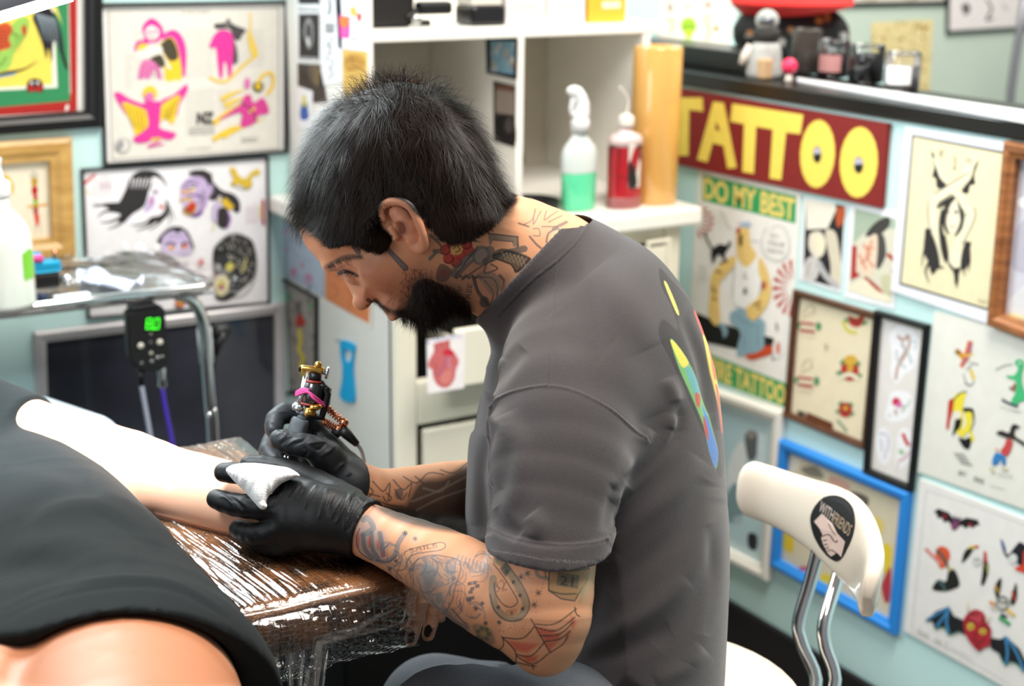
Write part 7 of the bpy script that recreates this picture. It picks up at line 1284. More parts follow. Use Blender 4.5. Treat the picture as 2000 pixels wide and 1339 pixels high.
# ================================================================== chair
ch = empty('chair', (1.1, 1.28, 0), 'cream moulded chair with chrome back tubes and round black sticker', 'chair')
CRM = mat('cream_plastic', 'eadccb', rough=.25, coat=.5)
cp = spline([on(2, .766, *c) for c in ((1442, 948), (1470, 956), (1505, 968), (1547, 988), (1600, 1022), (1650, 1064), (1684, 1103), (1699, 1140), (1694, 1168))], 5)
def backrest():
    n = len(cp); t = np.gradient(cp, axis=0); t /= np.linalg.norm(t, axis=1)[:, None]; v = []; m = 28; f = []
    for i, p in enumerate(cp):
        s = i / (n - 1); e = min(1, math.sqrt(max(0, 1 - (1 - min(s / .13, 1)) ** 2)) + .02, math.sqrt(max(0, 1 - (1 - min((1 - s) / .16, 1)) ** 2)) + .02); bq = math.exp(-((s - .64) / .20) ** 2); hh = (.0375 + .0150 * bq) * e; ww = .0125 * (.35 + .65 * e)
        out = np.cross(t[i], [0, 0, 1.]); out /= np.linalg.norm(out)
        for k in range(m):
            a = 2 * math.pi * k / m; ca_, sa = math.cos(a), math.sin(a); zz = hh * np.sign(sa) * abs(sa) ** .75; xx = ww * np.sign(ca_) * abs(ca_) ** .6
            v.append(p + out * (xx + .012 * (zz / .0375) * (1 if zz > 0 else .3) * (-.4)) + np.array([0, 0, zz + .011 * bq]))
    for i in range(n - 1):
        for k in range(m): f.append((i * m + k, i * m + (k + 1) % m, (i + 1) * m + (k + 1) % m, (i + 1) * m + k))
    f += [tuple(range(m))[::-1], tuple((n - 1) * m + k for k in range(m))]; return v, f
bk = obj('backrest', *backrest(), CRM, ch, True)
for px_, D0_ in ((1590, 1.885), (1643, 1.828)):
    a = P(px_, 1040, D0_); a = on(2, .745, px_ + 2, 1070) + [.026, .016, 0]
    b1 = P(px_ - 30 if px_ < 1600 else 1610, 1215, D0_ + .02); b2 = P(px_ - 22 if px_ < 1600 else 1612, 1262, D0_ + .015); b3 = P(px_ + 2 if px_ < 1600 else 1628, 1345, D0_ + .0)
    MB().tube(spline([a + [0, 0, .01], (a + b1) / 2, b1, b2, b3, b3 + [-.06, 0, -.06], b3 + [-.2, .0, -.09]], 5), .0085, 14).build('back_tube', CHR, ch, True)
sc_ = np.array([.97, 1.25, .615]); sd_ = MB(); sd_.lathe(sc_, [(.01, -.012), (.14, -.02), (.172, -.008), (.177, .004), (.168, .016), (.13, .018), (.01, .006)], 40)
sd_.build('seat', CRM, ch, True)
MB().tube([sc_ + [0, 0, -.02], sc_ + [0, 0, -.58]], .022, 16).build('column', CHR, ch, True)
for k in range(5):
    a = k * 2 * math.pi / 5; MB().tube([sc_ + [0, 0, -.53], sc_ + [.26 * math.cos(a), .26 * math.sin(a), -.575]], [.018, .012], 10).ball(sc_ + [.27 * math.cos(a), .27 * math.sin(a), -.59], .024, 12).build('leg', CHR, ch, True)
# sticker wrapped on the inner face of the backrest
from mathutils.bvhtree import BVHTree
bvh = BVHTree.FromPolygons([Vector(v.co) + wloc(ch) for v in bk.data.vertices], [tuple(p.vertices) for p in bk.data.polygons])
def onback(u, v, lift):
    r = Vector(ray(u, v)); h = bvh.ray_cast(Vector(EYE), r.normalized()); h = h if h[0] is not None else bvh.find_nearest(Vector(EYE) + r * 1.86)
    return np.array(h[0]) + np.array(h[1]) * lift * (1 if h[1].dot(r) < 0 else -1)
class Stick(Art):
    def _put(s, pts, faces, c):
        s.k += 1; n = len(s.v); x0, y0, sc = s.T; s.v += [onback(x0 + u / sc, y0 + v / sc,   .0004 + s.k * 2.2e-4) for u, v in pts]; c = lin(c)
        for q in faces: s.f.append(tuple(i + n for i in q)); s.c.append(c)
A = Stick(0, 0, 0); A.crop(1570, 950, 8.37)
eg = spline([(480, 142), (330, 175), (190, 310), (115, 470), (115, 610), (165, 800), (260, 980), (380, 1130), (490, 1205), (560, 1215), (640, 1150), (740, 960), (810, 780), (842, 600), (830, 430), (780, 300), (680, 200), (580, 155)], 2, True)
gpts = []; 
cxg, cyg = 480, 660; rings = [(cxg + (eg - [cxg, cyg]) * k)[..., :] if False else np.array([cxg, cyg]) + (eg - np.array([cxg, cyg])) * k for k in (.05, .3, .55, .8, 1)]
nE = len(eg); A._put([tuple(p) for r in rings for p in r], [(i * nE + j, i * nE + (j + 1) % nE, (i + 1) * nE + (j + 1) % nE, (i + 1) * nE + j) for i in range(4) for j in range(nE)] + [tuple(range(nE))], '101012')
A.text('WITH', [(300, 232), (520, 400), (470, 560), (245, 395)], 'b9a9a0', .01).text('FRIENDS', [(540, 415), (815, 640), (740, 815), (475, 590)], 'a8937c', .01)
A.poly([(180, 570), (310, 440), (480, 600), (560, 760), (690, 900), (625, 1150), (560, 1080), (460, 1140), (400, 1080), (330, 940), (300, 840), (320, 780), (270, 680)], 'd4b9ae').line([(310, 815), (390, 780), (450, 800), (500, 880), (545, 905), (560, 870)], 14, '3a2a28').line([(330, 880), (395, 870)], 12, '3a2a28').line([(345, 945), (405, 935)], 12, '3a2a28').line([(370, 1010), (430, 990)], 12, '3a2a28').line([(410, 1060), (480, 1030), (560, 1090)], 14, '4a3a36').line([(430, 600), (470, 690), (540, 790)], 10, '6a4a42')
A.build(ch, 'sticker')
# ================================================================== work tray at the left
tray = empty('work_tray', (.5, 2.5, .88), 'chrome work trolley tray wrapped in clear plastic film', 'trolley')
TX0, TX1, TY0, TY1, TZ = -.15, .862, 2.385, 2.665, .880
MB().box((TX0, TY0, TZ - .006), (TX1, TY1, TZ), .002).build('tray_bottom', mat('brushed_steel', 'c6c6c4', rough=.36, metal=1, bump=.05, bscale=60), tray)
rim = [(TX0, TY0), (TX1 - .02, TY0), (TX1, TY0 + .02), (TX1, TY1 - .02), (TX1 - .02, TY1), (TX0, TY1), (TX0, TY0)]
MB().tube([(x, y, TZ + .008) for x, y in rim], .0085, 10).build('rim', CHR, tray, True)
MB().box((TX0, TY1 + .006, TZ), (TX1 - .3, TY1 + .02, TZ + .05), .004).build('back_rail', mat('tan_rail', 'b49878', rough=.4), tray)
lg = [on(1, 2.395, *c) for c in ((345, 575), (372, 585), (392, 612), (400, 650), (403, 700), (410, 790), (416, 860))]; lg = lg + [np.array([lg[-1][0], lg[-1][1], .1])]
MB().tube(spline(lg, 5), .0105, 14).build('leg', CHR, tray, True)
MB().tube([on(1, 2.402, 398, 640), on(1, 2.402, 404, 708)], .0125, 14).build('leg_collar', mat('white_plastic', 'e4e6e8', rough=.3), tray, True)
MB().tube([(TX0 + .05, TY1 - .02, TZ - .01), (TX0 + .05, TY1 - .02, .1)], .0105, 12).build('leg', CHR, tray, True)
MB().box((TX0 - .02, TY0 + .0, .05), (TX1 + .04, TY0 + .03, .1), .006).build('base_bar', CHR, tray)
def trayfilm(u, v):
    x = TX0 + (TX1 + .045 - TX0) * u; y = TY0 - .012 + (TY1 - TY0 + .02) * v; ed = np.minimum(np.minimum(v, 1 - v) * (TY1 - TY0), (1 - u) * (TX1 - TX0) * 1.0)
    z = TZ + .020 - .012 * np.clip(ed / .010, 0, 1) +   .003 * np.abs(np.sin(x * 31 + y * 55 + 2 * np.sin(x * 17))) ** 3 + .014 * np.exp(-((x - .80) / .07) ** 2) * np.abs(np.sin(x * 90 + y * 70)) + .012 * np.exp(-((x - .66) / .12) ** 2 - ((y - 2.60) / .06) ** 2)
    z = np.where(v < .04, TZ - .003 - .003 * np.abs(np.sin(x * 60)), z); return np.stack([x, y, z], 1)
film_sheet('plastic_wrap', trayfilm, 180, 70, tray)
# things on the tray
def tz(u, v): return on(2, TZ + .0125, u, v)
bt = empty('bottle', tuple(on(1, 2.45, 18, 590)), 'white plastic covered bottle with lime green label on tray', 'bottle')
bc = on(2, TZ + .0125, 12, 596)
MB().lathe(bc, [(.044, 0), (.047, .008), (.047, .10), (.043, .125), (.030, .145), (.018, .158), (.017, .175)], 32).build('bottle_body', mat('milky_plastic', 'e6efe6', rough=.25, coat=.4, sss=.3), bt, True)
MB().lathe(bc, [(.020, .1755), (.021, .178), (.021, .198), (.012, .203), (.009, .225), (.011, .235), (.002, .237)], 24).build('cap', MATS['white_plastic'], bt, True)
def lab(k0, k1, z0, z1, c, nm):
    v = []; f = []; n = 10
    for i in range(n + 1):
        a = k0 + (k1 - k0) * i / n
        for z in (z0 + (.0 if i % 3 else .006), z1 - (.012 * abs(i / n - .5))): v.append(bc + [.0474 * math.cos(a), .0474 * math.sin(a), z])
    for i in range(n): f.append((2 * i, 2 * i + 2, 2 * i + 3, 2 * i + 1))
    obj('label', v, f, mat(nm, c, rough=.4), bt)
lab(-1.1, -.45, .045, .095, '7ccc3a', 'lime_label'); lab(-.42, -.15, .03, .065, 'c98a4a', 'amber_label')
blue = empty('ink_clamp', tuple(tz(95, 556)), 'small blue and black clamp with chrome knob on tray', 'tool')
b0 = tz(95, 560)
MB().box(b0 + [-.024, -.012, 0], b0 + [.018, .016, .026], .005).build('base', IRON, blue)
MB().box(b0 + [-.027, -.014, .0265], b0 + [.021, .018, .046], .004).box(b0 + [-.027, -.012, .0465], b0 + [-.008, .016, .060], .003).build('jaw', mat('blue_metal', '1b9cc8', rough=.3, metal=.4), blue)
MB().tube([b0 + [.014, 0, .047], b0 + [.014, 0, .062]], .004, 10).build('screw', COPPER, blue, True)
MB().tube([b0 + [-.030, -.006, .053], b0 + [-.010, -.016, .053]], .006, 10).build('pad', MATS['pink_rubber'], blue, True)
MB().ball(b0 + [.028, -.012, .011], .0105, 14).ball(b0 + [.046, -.014, .006], .0055, 10).tube([b0 + [.028, -.012, .008], b0 + [.046, -.014, .006]], .003, 8).build('knob', CHR, blue, True)
tis = [(150, 548), (158, 536), (190, 533), (225, 546), (262, 553), (282, 551), (270, 562), (240, 570), (205, 567), (188, 556), (165, 556)]
bm = bmesh.new(); ol = spline(np.array(tis, float), 3, True); bb = [bm.verts.new(Vector(on(2, TZ + .0130, u, v))) for u, v in ol]; bm.faces.new(bb); bmesh.ops.triangulate(bm, faces=bm.faces[:]); bmesh.ops.subdivide_edges(bm, edges=bm.edges[:], cuts=2)
for w in bm.verts: w.co.z += .006 + .005 * math.sin(w.co.x * 130 + w.co.y * 60)
r_ = bmesh.ops.extrude_face_region(bm, geom=bm.faces[:]); bmesh.ops.translate(bm, vec=(0, 0, .003), verts=[g for g in r_['geom'] if isinstance(g, bmesh.types.BMVert)])
me = bpy.data.meshes.new('tissue'); bm.to_mesh(me); bm.free(); me.materials.append(mat('bluish_tissue', 'cdd5ea', rough=.9)); o = bpy.data.objects.new('tissue', me); COL.objects.link(o); tag(o, 'crumpled pale blue tissue lying on the tray', 'tissue')
c0 = on(2, TZ + .0125, 140, 583); o = MB().box(c0 + [-.028, -.010, 0], c0 + [.030, .010, .007], .002).build('needle_box', MATS['white_plastic']); tag(o, 'small white box at the front edge of tray', 'box')
c0 = on(2, TZ + .0125, 52, 590); o = MB().lathe(c0, [(.006, 0), (.007, .002), (.007, .012), (.005, .013)], 14).build('ink_pot', mat('red_cap', 'c8302c', rough=.4), None, True); tag(o, 'tiny red ink pot beside the white bottle', 'pot')
c0 = on(2, TZ + .0125, 83, 587); o = MB().lathe(c0, [(.006, 0), (.007, .002), (.007, .012), (.005, .013)], 14).build('ink_pot', mat('navy_cap', '1c2a4a', rough=.4), None, True); tag(o, 'tiny dark blue ink pot near the white box', 'pot')
# power supply
ps = empty('power_supply', tuple(on(1, 2.37, 288, 662)), 'black power supply box with green digits hanging under tray', 'power supply')
q = [on(1, 2.36, *c) for c in ((247, 612), (322, 602), (330, 708), (318, 724), (300, 726), (268, 724), (252, 700))]
bm = bmesh.new(); vs = [bm.verts.new(Vector(p) - wloc(ps)) for p in q]; f_ = bm.faces.new(vs); r_ = bmesh.ops.extrude_face_region(bm, geom=[f_]); bmesh.ops.translate(bm, vec=(.004, .032, 0), verts=[g for g in r_['geom'] if isinstance(g, bmesh.types.BMVert)]); bmesh.ops.recalc_face_normals(bm, faces=bm.faces[:]); bmesh.ops.bevel(bm, geom=bm.edges[:], offset=.003, segments=2, affect='EDGES')
me = bpy.data.meshes.new('case'); bm.to_mesh(me); bm.free(); me.materials.append(MATS['black_plastic']); o = bpy.data.objects.new('case', me); COL.objects.link(o); o.parent = ps
mx0, mx1 = on(1, 2.36, 262, 612)[0], on(1, 2.36, 312, 612)[0]; MB().box((mx0, 2.364, .852), (mx1, 2.402, .8735), .002).build('mount', IRON, ps)
A = Art(1, 2.36, -1, .0004); A.crop(220, 540, 3.9375)
A.poly([(185, 310), (385, 292), (390, 425), (190, 440)], '060807')
sg = {'8': 'abcdefg', '0': 'abcdef'}
def digit(x, y, w, h, ch_):
    S_ = {'a': [(0, 0), (1, 0)], 'b': [(1, 0), (1, .5)], 'c': [(1, .5), (1, 1)], 'd': [(0, 1), (1, 1)], 'e': [(0, .5), (0, 1)], 'f': [(0, 0), (0, .5)], 'g': [(0, .5), (1, .5)]}
    return [[(x + a * w + (1 - b) * 6, y + b * h - a * 4) for a, b in S_[k]] for k in sg[ch_]]
A.build(ps, 'display')
A = Art(1, 2.36, -1, .0006); A.crop(220, 540, 3.9375)
for x, ch_ in ((258, '8'), (318, '0')):
    for p in digit(x, 325, 36, 78, ch_): A.line(p, 7, '3cff20', 0)
A.ell(307, 400, 7, 7, '3cff20')
gm = mat('green_digits', '3cff20', emit=1.1); o = obj('digits', A.v, A.f, gm, ps)
for x, y, rx, ry, c in ((292, 440, 9, 14, '7a7a72'), (215, 530, 24, 10, 'b9b6a8'), (292, 512, 20, 18, '2a2a2c'), (362, 503, 24, 10, 'b9b6a8'), (295, 588, 16, 16, '8a887c'), (222, 665, 14, 18, '56565a'), (300, 650, 16, 18, '6a6a6e'), (345, 620, 14, 10, '8a8a8a'), (380, 612, 10, 10, '8a8a8a')):
    c0 = on(1, 2.3598, 220 + x / 3.9375, 540 + y / 3.9375); MB().lathe(c0, [(rx / 3.9375 * .00088, 0), (rx / 3.9375 * .00086, .002), (.0005, .0024)], 16, (0, -1, 0)).build('button', mat('button_' + c, c, rough=.4), ps, True)
jk = [on(1, 2.372, *c) for c in ((314, 710), (315, 722), (316, 737), (317, 752), (318, 757))]
MB().tube(jk, [.006, .0078, .0062, .0082, .005], 14).build('jack_plug', CHR, ps, True)
MB().tube(spline([on(1, 2.372, *c) for c in ((317, 757), (322, 790), (330, 830), (337, 868), (345, 930), (340, 1000))], 4), .0040, 10).build('cable', mat('purple_cable', '3f2a94', rough=.4), ps, True)
MB().tube([on(1, 2.375, 274, 722), on(1, 2.375, 276, 752)], [.007, .005], 12).build('jack_plug', IRON, ps, True)
MB().tube(spline([on(1, 2.375, *c) for c in ((276, 750), (282, 785), (290, 830), (296, 868), (302, 930), (310, 1000))], 4), .0042, 10).build('cable', mat('grey_cable', '8d93a0', rough=.4), ps, True)
kc = empty('mains_plug', tuple(on(1, 2.46, 432, 655)), 'black mains plug and cable hanging beside chrome tray leg', 'plug')
MB().ball(on(1, 2.46, 432, 648), (.020, .012, .016), 12).tube([on(1, 2.46, 436, 648), on(1, 2.46, 424, 675), on(1, 2.46, 420, 700)], [.014, .008, .004], 10).build('plug', MATS['black_plastic'], kc, True)
MB().tube(spline([on(1, 2.46, *c) for c in ((420, 695), (414, 730), (416, 790), (424, 850), (430, 920))], 4), .0045, 8).build('cable', MATS['black_plastic'], kc, True)
# ================================================================== things on shelf and countertop
sp = empty('spray_bottle', (1.60, 2.375, CT), 'clear spray bottle half full of green liquid, white trigger head', 'bottle')
bx, by = 1.597, 2.372
GREEN = mat('green_liquid', '5fd3a0', rough=.2, coat=.3, sss=.2); CLEAR = mat('frosted_plastic', 'cfd8d6', rough=.3, coat=.3, sss=.3)
def oval(name, z, prof, m, par, n=32, sq=.62):
    v = []; f = []
    for r, h in prof:
        for k in range(n): a = 2 * math.pi * k / n; v.append((bx_ + r * math.cos(a), by_ + r * sq * math.sin(a), z + h))
    for i in range(len(prof) - 1):
        for k in range(n): f.append((i * n + k, i * n + (k + 1) % n, (i + 1) * n + (k + 1) % n, (i + 1) * n + k))
    f += [tuple(range(n))[::-1], tuple((len(prof) - 1) * n + k for k in range(n))]; return obj(name, v, f, m, par, True)
bx_, by_ = bx, by
oval('liquid', CT + .0006, [(.033, 0), (.0365, .004), (.0375, .07), (.0375, .0715), (.001, .0718)], GREEN, sp)
oval('bottle_body', CT + .0725, [(.0378, 0), (.0385, .003), (.0385, .035), (.034, .048), (.022, .062), (.0165, .07), (.0165, .078), (.001, .079)], CLEAR, sp)
MB().lathe((bx, by, CT + .151), [(.0185, 0), (.0185, .018), (.0165, .022), (.001, .023)], 20).build('collar', MATS['white_plastic'], sp, True)
def nozzle(p): return smin(smin(chain(p, [(np.array([bx, by, CT + .175]), .0165), (np.array([bx + .002, by, CT + .20]), .0150), (np.array([bx - .008, by, CT + .222]), .0125), (np.array([bx - .018, by, CT + .226]), .0105)]), chain(p, [(np.array([bx - .014, by, CT + .222]), .006), (np.array([bx - .022, by, CT + .195]), .004), (np.array([bx - .019, by, CT + .182]), .003)]), .003), cone(p, np.array([bx - .018, by, CT + .228]), np.array([bx - .026, by, CT + .228]), .007, .006), .003)
V, Fc = surface(nozzle, (bx - .05, by - .03, CT + .15), (bx + .03, by + .03, CT + .25), .003); obj('trigger_head', V, Fc, MATS['white_plastic'], sp, True)
rb = empty('squeeze_bottle', (1.692, 2.36, CT), 'squeeze bottle of red liquid with black figure label and thin white spout', 'bottle')
bx_, by_ = 1.692, 2.355
oval('liquid', CT + .0006, [(.031, 0), (.0355, .004), (.0362, .028), (.0362, .118), (.0362, .1185), (.001, .119)], mat('red_liquid', 'a81c26', rough=.2, coat=.4), rb, sq=.75)
oval('shoulder', CT + .1200, [(.0362, 0), (.036, .012), (.031, .020), (.0145, .026), (.0135, .034), (.001, .035)], mat('clear_pink', 'd9c4c2', rough=.3, coat=.3), rb, sq=.75)
oval('bottle_base', CT + .0004, [(.0366, 0), (.0372, .003), (.0372, .020), (.0366, .021), (.0363, .0212)], mat('pale_red_plastic', '9a5a5a', rough=.3, coat=.3), rb, sq=.75)
MB().lathe((bx_, by_, CT + .1556), [(.015, 0), (.0155, .004), (.0155, .018), (.012, .022), (.003, .026), (.001, .0262)], 20).tube(spline([(bx_, by_, CT + .18), (bx_ + .003, by_, CT + .205), (bx_ - .012, by_, CT + .226), (bx_ - .020, by_, CT + .232)], 4), .0022, 8).build('spout_cap', mat('cream_cap', 'e4dcd2', rough=.4), rb, True)
def wrapart(name, par, draw):
    class Wr(Art):
        def _put(s, pts, faces, c):
            s.k += 1; n = len(s.v); x0, y0, sc = s.T; c = lin(c)
            for u, v in pts:
                p = on(1, by_ - .02, x0 + u / sc, y0 + v / sc); dx = max(-.999, min(.999, (p[0] - bx_) / .0364)); s.v.append((bx_ + dx * .0364, by_ - (.0364 * .75 + .0006 + s.k * 5e-5) * math.sqrt(1 - dx * dx), p[2]))
            for q in faces: s.f.append(tuple(i + n for i in q)); s.c.append(c)
    A = Wr(1, 0, -1); draw(A); A.build(par, name)
def dr(A):
    A.crop(960, 0, 3.043)
    A.poly([(805, 850), (840, 848), (870, 850), (884, 852), (884, 950), (880, 1000), (872, 1110), (840, 1112), (800, 1110), (802, 980)], 'd8d2cc').blob([(805, 960), (830, 980), (850, 1040), (850, 1108), (802, 1105)], '1c1a1c').blob([(865, 860), (884, 870), (884, 960), (870, 930)], '3a3638').blob([(715, 880), (750, 870), (765, 910), (755, 990), (735, 1020), (700, 1010), (705, 930)], '3a1418').line([(690, 960), (720, 1000), (680, 1080)], 8, '5a141c').line([(740, 1080), (755, 1095)], 24, '2a1014').line([(700, 1050), (740, 1040), (790, 1060)], 6, '6a1820')
wrapart('label', rb, dr)
tubez = empty('film_roll', (1.775, 2.38, CT), 'tall amber translucent cylinder standing at the countertop end', 'tube')
AMB = mat('amber_plastic', 'dba95c', rough=.12, coat=.8, sss=.25, var=.12, vscale=14, stretch=(1, 1, .1))
MB().lathe((1.777, 2.375, CT + .0005), [(.046, 0), (.048, .003), (.048, .300), (.046, .303), (.034, .303), (.034, .296)], 36).build('tube_wall', AMB, tubez, True)
MB().lathe((1.777, 2.375, CT + .296), [(.033, 0), (.033, .003)], 30).build('end_cap', mat('amber_core', 'b4743c', rough=.4), tubez, True)
# black dish behind his neck
bd = on(2, CT, 1078, 412); bd = np.array([1.505, 2.40, CT + .0005]); o = MB().lathe(bd, [(.045, 0), (.055, .004), (.058, .022), (.055, .023), (.05, .006), (.001, .005)], 28).build('dish', MATS['black_plastic'], None, True); tag(o, 'low black dish on the countertop left of green spray bottle', 'dish')
# inside the compartments
o = MB().lathe((1.545, 2.56, CT + .0125), [(.016, 0), (.017, .003), (.017, .13), (.012, .14), (.008, .15), (.006, .175), (.001, .177)], 20).build('caulk_tube', mat('ivory_plastic', 'e2d6c4', rough=.4), None, True); tag(o, 'slim ivory tube standing inside the right shelf compartment', 'tube')
o = MB().lathe((1.60, 2.66, CT + .0125), [(.02, 0), (.024, .01), (.026, .06), (.018, .085), (.010, .10), (.001, .101)], 20).build('jar', mat('rust_red', '8a3a24', rough=.5), None, True); tag(o, 'rust red jar at the back of right shelf compartment', 'jar')
o = MB().ball((1.66, 2.72, CT + .0135 + .03), (.028, .02, .03), 16).build('lump', MATS['black_plastic'], None, True); o.name = 'black_pouch'; tag(o, 'small black pouch in the back of right shelf compartment', 'pouch')
bagr = empty('bag', (1.30, 2.58, CT + .0125), 'dark brown leather bag in the left shelf compartment', 'bag')
def bag(p):
    z = p[:, 2] - (CT + .0135); q = np.abs(p - np.array([1.305, 2.60, CT + .125])) - np.stack([.040 - .10 * np.clip(z - .12, 0, 1), np.full(len(p), .050), np.full(len(p), .078)], 1)
    return smax(np.linalg.norm(np.maximum(q, 0), axis=1) + np.minimum(q.max(1), 0) - .040, -z, .006)
V, Fc = surface(bag, (1.2, 2.48, .95), (1.42, 2.72, 1.26), .006); obj('body', V, Fc, mat('brown_leather', '5a3a24', rough=.6, bump=.4, bscale=60, var=.2), bagr, True)
MB().tube(spline([(1.262, 2.525, CT + .17), (1.268, 2.505, CT + .215), (1.305, 2.50, CT + .238), (1.342, 2.505, CT + .215), (1.348, 2.525, CT + .17)], 5), .005, 8).build('handle', MATS['brown_leather'], bagr, True)
ST_ = 1.3025
def onshelf(u, y): return on(1, y, u, 30)[0]
o = MB().box((1.205, 2.47, ST_), (1.30, 2.70, ST_ + .12), .012).build('camera_case', mat('black_case', '14100f', rough=.6)); tag(o, 'big black case at the left end of the top shelf', 'case')
o = MB().box((1.2025, 2.72, ST_), (1.23, 2.78, ST_ + .13), .002).build('book', mat('navy_cloth', '1a2040', rough=.6)); tag(o, 'navy book behind black case on top shelf', 'book')
sl = on(1, 2.46, 872, 20)[0]
st_ = empty('stapler', (sl, 2.47, ST_), 'black glossy staple gun lying on the top shelf', 'tool')
MB().box((sl - .055, 2.455, ST_ + .022), (sl + .012, 2.485, ST_ + .045), .006).tube([(sl - .055, 2.47, ST_ + .03), (sl - .075, 2.47, ST_ + .02), (sl - .06, 2.47, ST_ + .008), (sl - .03, 2.47, ST_ + .007)], .006, 10).build('body', MATS['black_plastic'], st_)
MB().ball((sl - .062, 2.46, ST_ + .014), (.010, .008, .011), 12).build('knob', mat('brushed_steel', 'aeb0b2'), st_, True)
gb_ = on(1, 2.46, 950, 20)[0]
o = MB().box((gb_ - .035, 2.45, ST_), (gb_ + .036, 2.52, ST_ + .036), .006).build('glossy_box', mat('black_gloss_box', '1b1b1d', rough=.2, coat=.5)); tag(o, 'shiny black box on top shelf between stapler and white boxes', 'box')
o = MB().box((gb_ - .034, 2.455, ST_ + .0365), (gb_ + .03, 2.515, ST_ + .06), .002).build('carton', PAPER('ded8cc')); tag(o, 'pale carton on top of the shiny black box', 'box')
xa = [on(1, 2.455, u, 20)[0] for u in (988, 1066, 1069, 1143, 1149, 1222)]
for (a, b, c, lb) in ((xa[0], xa[1], 'e2dcda', 'white carton with faint print, left one of the pair on top shelf'), (xa[2], xa[3], 'e6e0de', 'white carton with faint print, right one beside the yellow box')):
    r0 = empty('carton', ((a + b) / 2, 2.48, ST_), lb, 'box', 'white cartons on the top shelf'); MB().box((a, 2.455, ST_), (b, 2.55, ST_ + .052), .001).build('box', PAPER(c), r0)
    A = Art(1, 2.455, -1, .0003)
    u0 = 988 if a == xa[0] else 1069
    A.scribble([(u0 + 10, 6), (u0 + 70, 6), (u0 + 70, 38), (u0 + 10, 38)], 3, 'b8b0ae', 2.5, .95, 4); A.build(r0)
    for z_ in (.0,): MB().box((a + .001, 2.456, ST_ + .0525), (b - .001, 2.549, ST_ + .056), .001).build('lid', mat('red_lid', '8a4a44', rough=.6), r0)
yb = empty('carton', ((xa[4] + xa[5]) / 2, 2.48, ST_), 'yellow cardboard box at the right end of the top shelf', 'box'); MB().box((xa[4], 2.455, ST_), (xa[5], 2.55, ST_ + .06), .001).build('box', PAPER('e4b93a'), yb)
A = Art(1, 2.455, -1, .0003); A.poly([(1176, 3), (1212, 2), (1212, 16), (1176, 17)], 'f0e6c8'); A.build(yb)
# ================================================================== things on the black ledge
def at_ledge(u, v): return on(2, LEDGE + .0005, u, v)
fg = empty('figurine', tuple(at_ledge(1490, 152)), 'grey hooded toy figurine with goggles standing on the black ledge', 'figurine')
f0 = at_ledge(1492, 152); GREY = mat('grey_resin', 'a8a8a4', rough=.6, var=.15, vscale=60)
ri = np.array([.8, -.6, 0.])  # along the ledge as seen
MB().lathe(f0, [(.034, 0), (.036, .01), (.030, .055), (.026, .066), (.018, .070), (.001, .071)], 20).build('body', GREY, fg, True)
MB().lathe(f0 + [0, 0, .0712], [(.022, 0), (.026, .005), (.027, .018), (.022, .024), (.001, .0245)], 20).build('collar', mat('dark_scarf', '2a2826', rough=.7), fg, True)
MB().ball(f0 + [0, 0, .110], (.023, .023, .022), 18).build('head', GREY, fg, True)
MB().tube([f0 + ri * -.012 + [-.018, -.014, .112], f0 + ri * .012 + [-.014, -.018, .112]], .007, 10).build('goggles', mat('pewter', '7c7f84', rough=.3, metal=.7), fg, True)
MB().tube([f0 + ri * -.028 + [0, 0, .062], f0 + ri * -.040 + [0, 0, .040], f0 + ri * -.044 + [0, 0, .025]], [.009, .009, .007], 10).build('arm', mat('pale_resin', 'd9cfc4', rough=.6), fg, True)
MB().box(f0 + ri * .008 + [-.038, -.03, .001], f0 + ri * .008 + [-.014, -.008, .040], .004).build('coat_flap', mat('tan_resin', 'c0a078', rough=.6), fg)
pf = at_ledge(1540, 160); p_ = empty('figurine', tuple(pf), 'tiny figure with round pink head in front of the jars', 'figurine')
MB().lathe(pf, [(.007, 0), (.008, .003), (.006, .014), (.001, .015)], 14).build('body', mat('pale_resin', 'd9cfc4'), p_, True); MB().ball(pf + [0, 0, .030], .0155, 16).build('head', mat('hot_pink', 'e8325c', rough=.4), p_, True)
GLASS = FILM.copy(); GLASS.name = 'thin_glass'; GLASS.node_tree.nodes['Bump'].inputs['Strength'].default_value = .02; SMOKE = mat('smoke_glass', '4a433e', rough=.1, alpha=.75)
def jar(u, v, r, h, fill, fh, lid, label, lab_c=None):
    c = at_ledge(u, v); j = empty('jar', tuple(c), label, 'jar', 'glass jars on the black ledge')
    MB().lathe(c, [(r * .9, 0), (r, .004), (r, h), (r * .95, h + .003), (r * .88, h + .003), (r * .88, h - .002)], 28).build('glass', SMOKE if lid == 'smoke' else GLASS, j, True)
    if fill: MB().lathe(c + [0, 0, .002], [(r * .9, 0), (r * .97, .003), (r * .97, fh), (.001, fh + .0005)], 28).build('contents', mat('jar_' + fill, fill, rough=.5, coat=.3), j, True)
    if lab_c:
        v_ = []; f = []; n = 10; am = math.atan2(-c[1], -c[0])
        for i in range(n + 1):
            a = am - 1.0 + 1.5 * i / n
            for z in (.012, .045): v_.append(c + [(r + .0006) * math.cos(a), (r + .0006) * math.sin(a), z])
        for i in range(n): f.append((2 * i, 2 * i + 2, 2 * i + 3, 2 * i + 1))
        obj('label', v_, f, mat('label_' + lab_c, lab_c, rough=.5), j)
    return j
jar(1572, 142, .030, .085, '3a3634', .045, 'smoke', 'smoky dark glass jar behind the tiny pink figure')
jar(1625, 150, .032, .070, '3a1a1c', .045, '', 'glass jar of dark red ink with pale red label', 'c08a88')
jar(1690, 160, .034, .068, '121114', .052, '', 'glass jar of black ink, second from the right')
jar(1760, 175, .032, .066, 'c2bebe', .040, '', 'glass jar with white contents at the right end', 'f0eeee')
sq_ = [on(2, LEDGE + .0006, *c) for c in ((1556, 155), (2060, 228), (2060, 252), (1556, 160))]
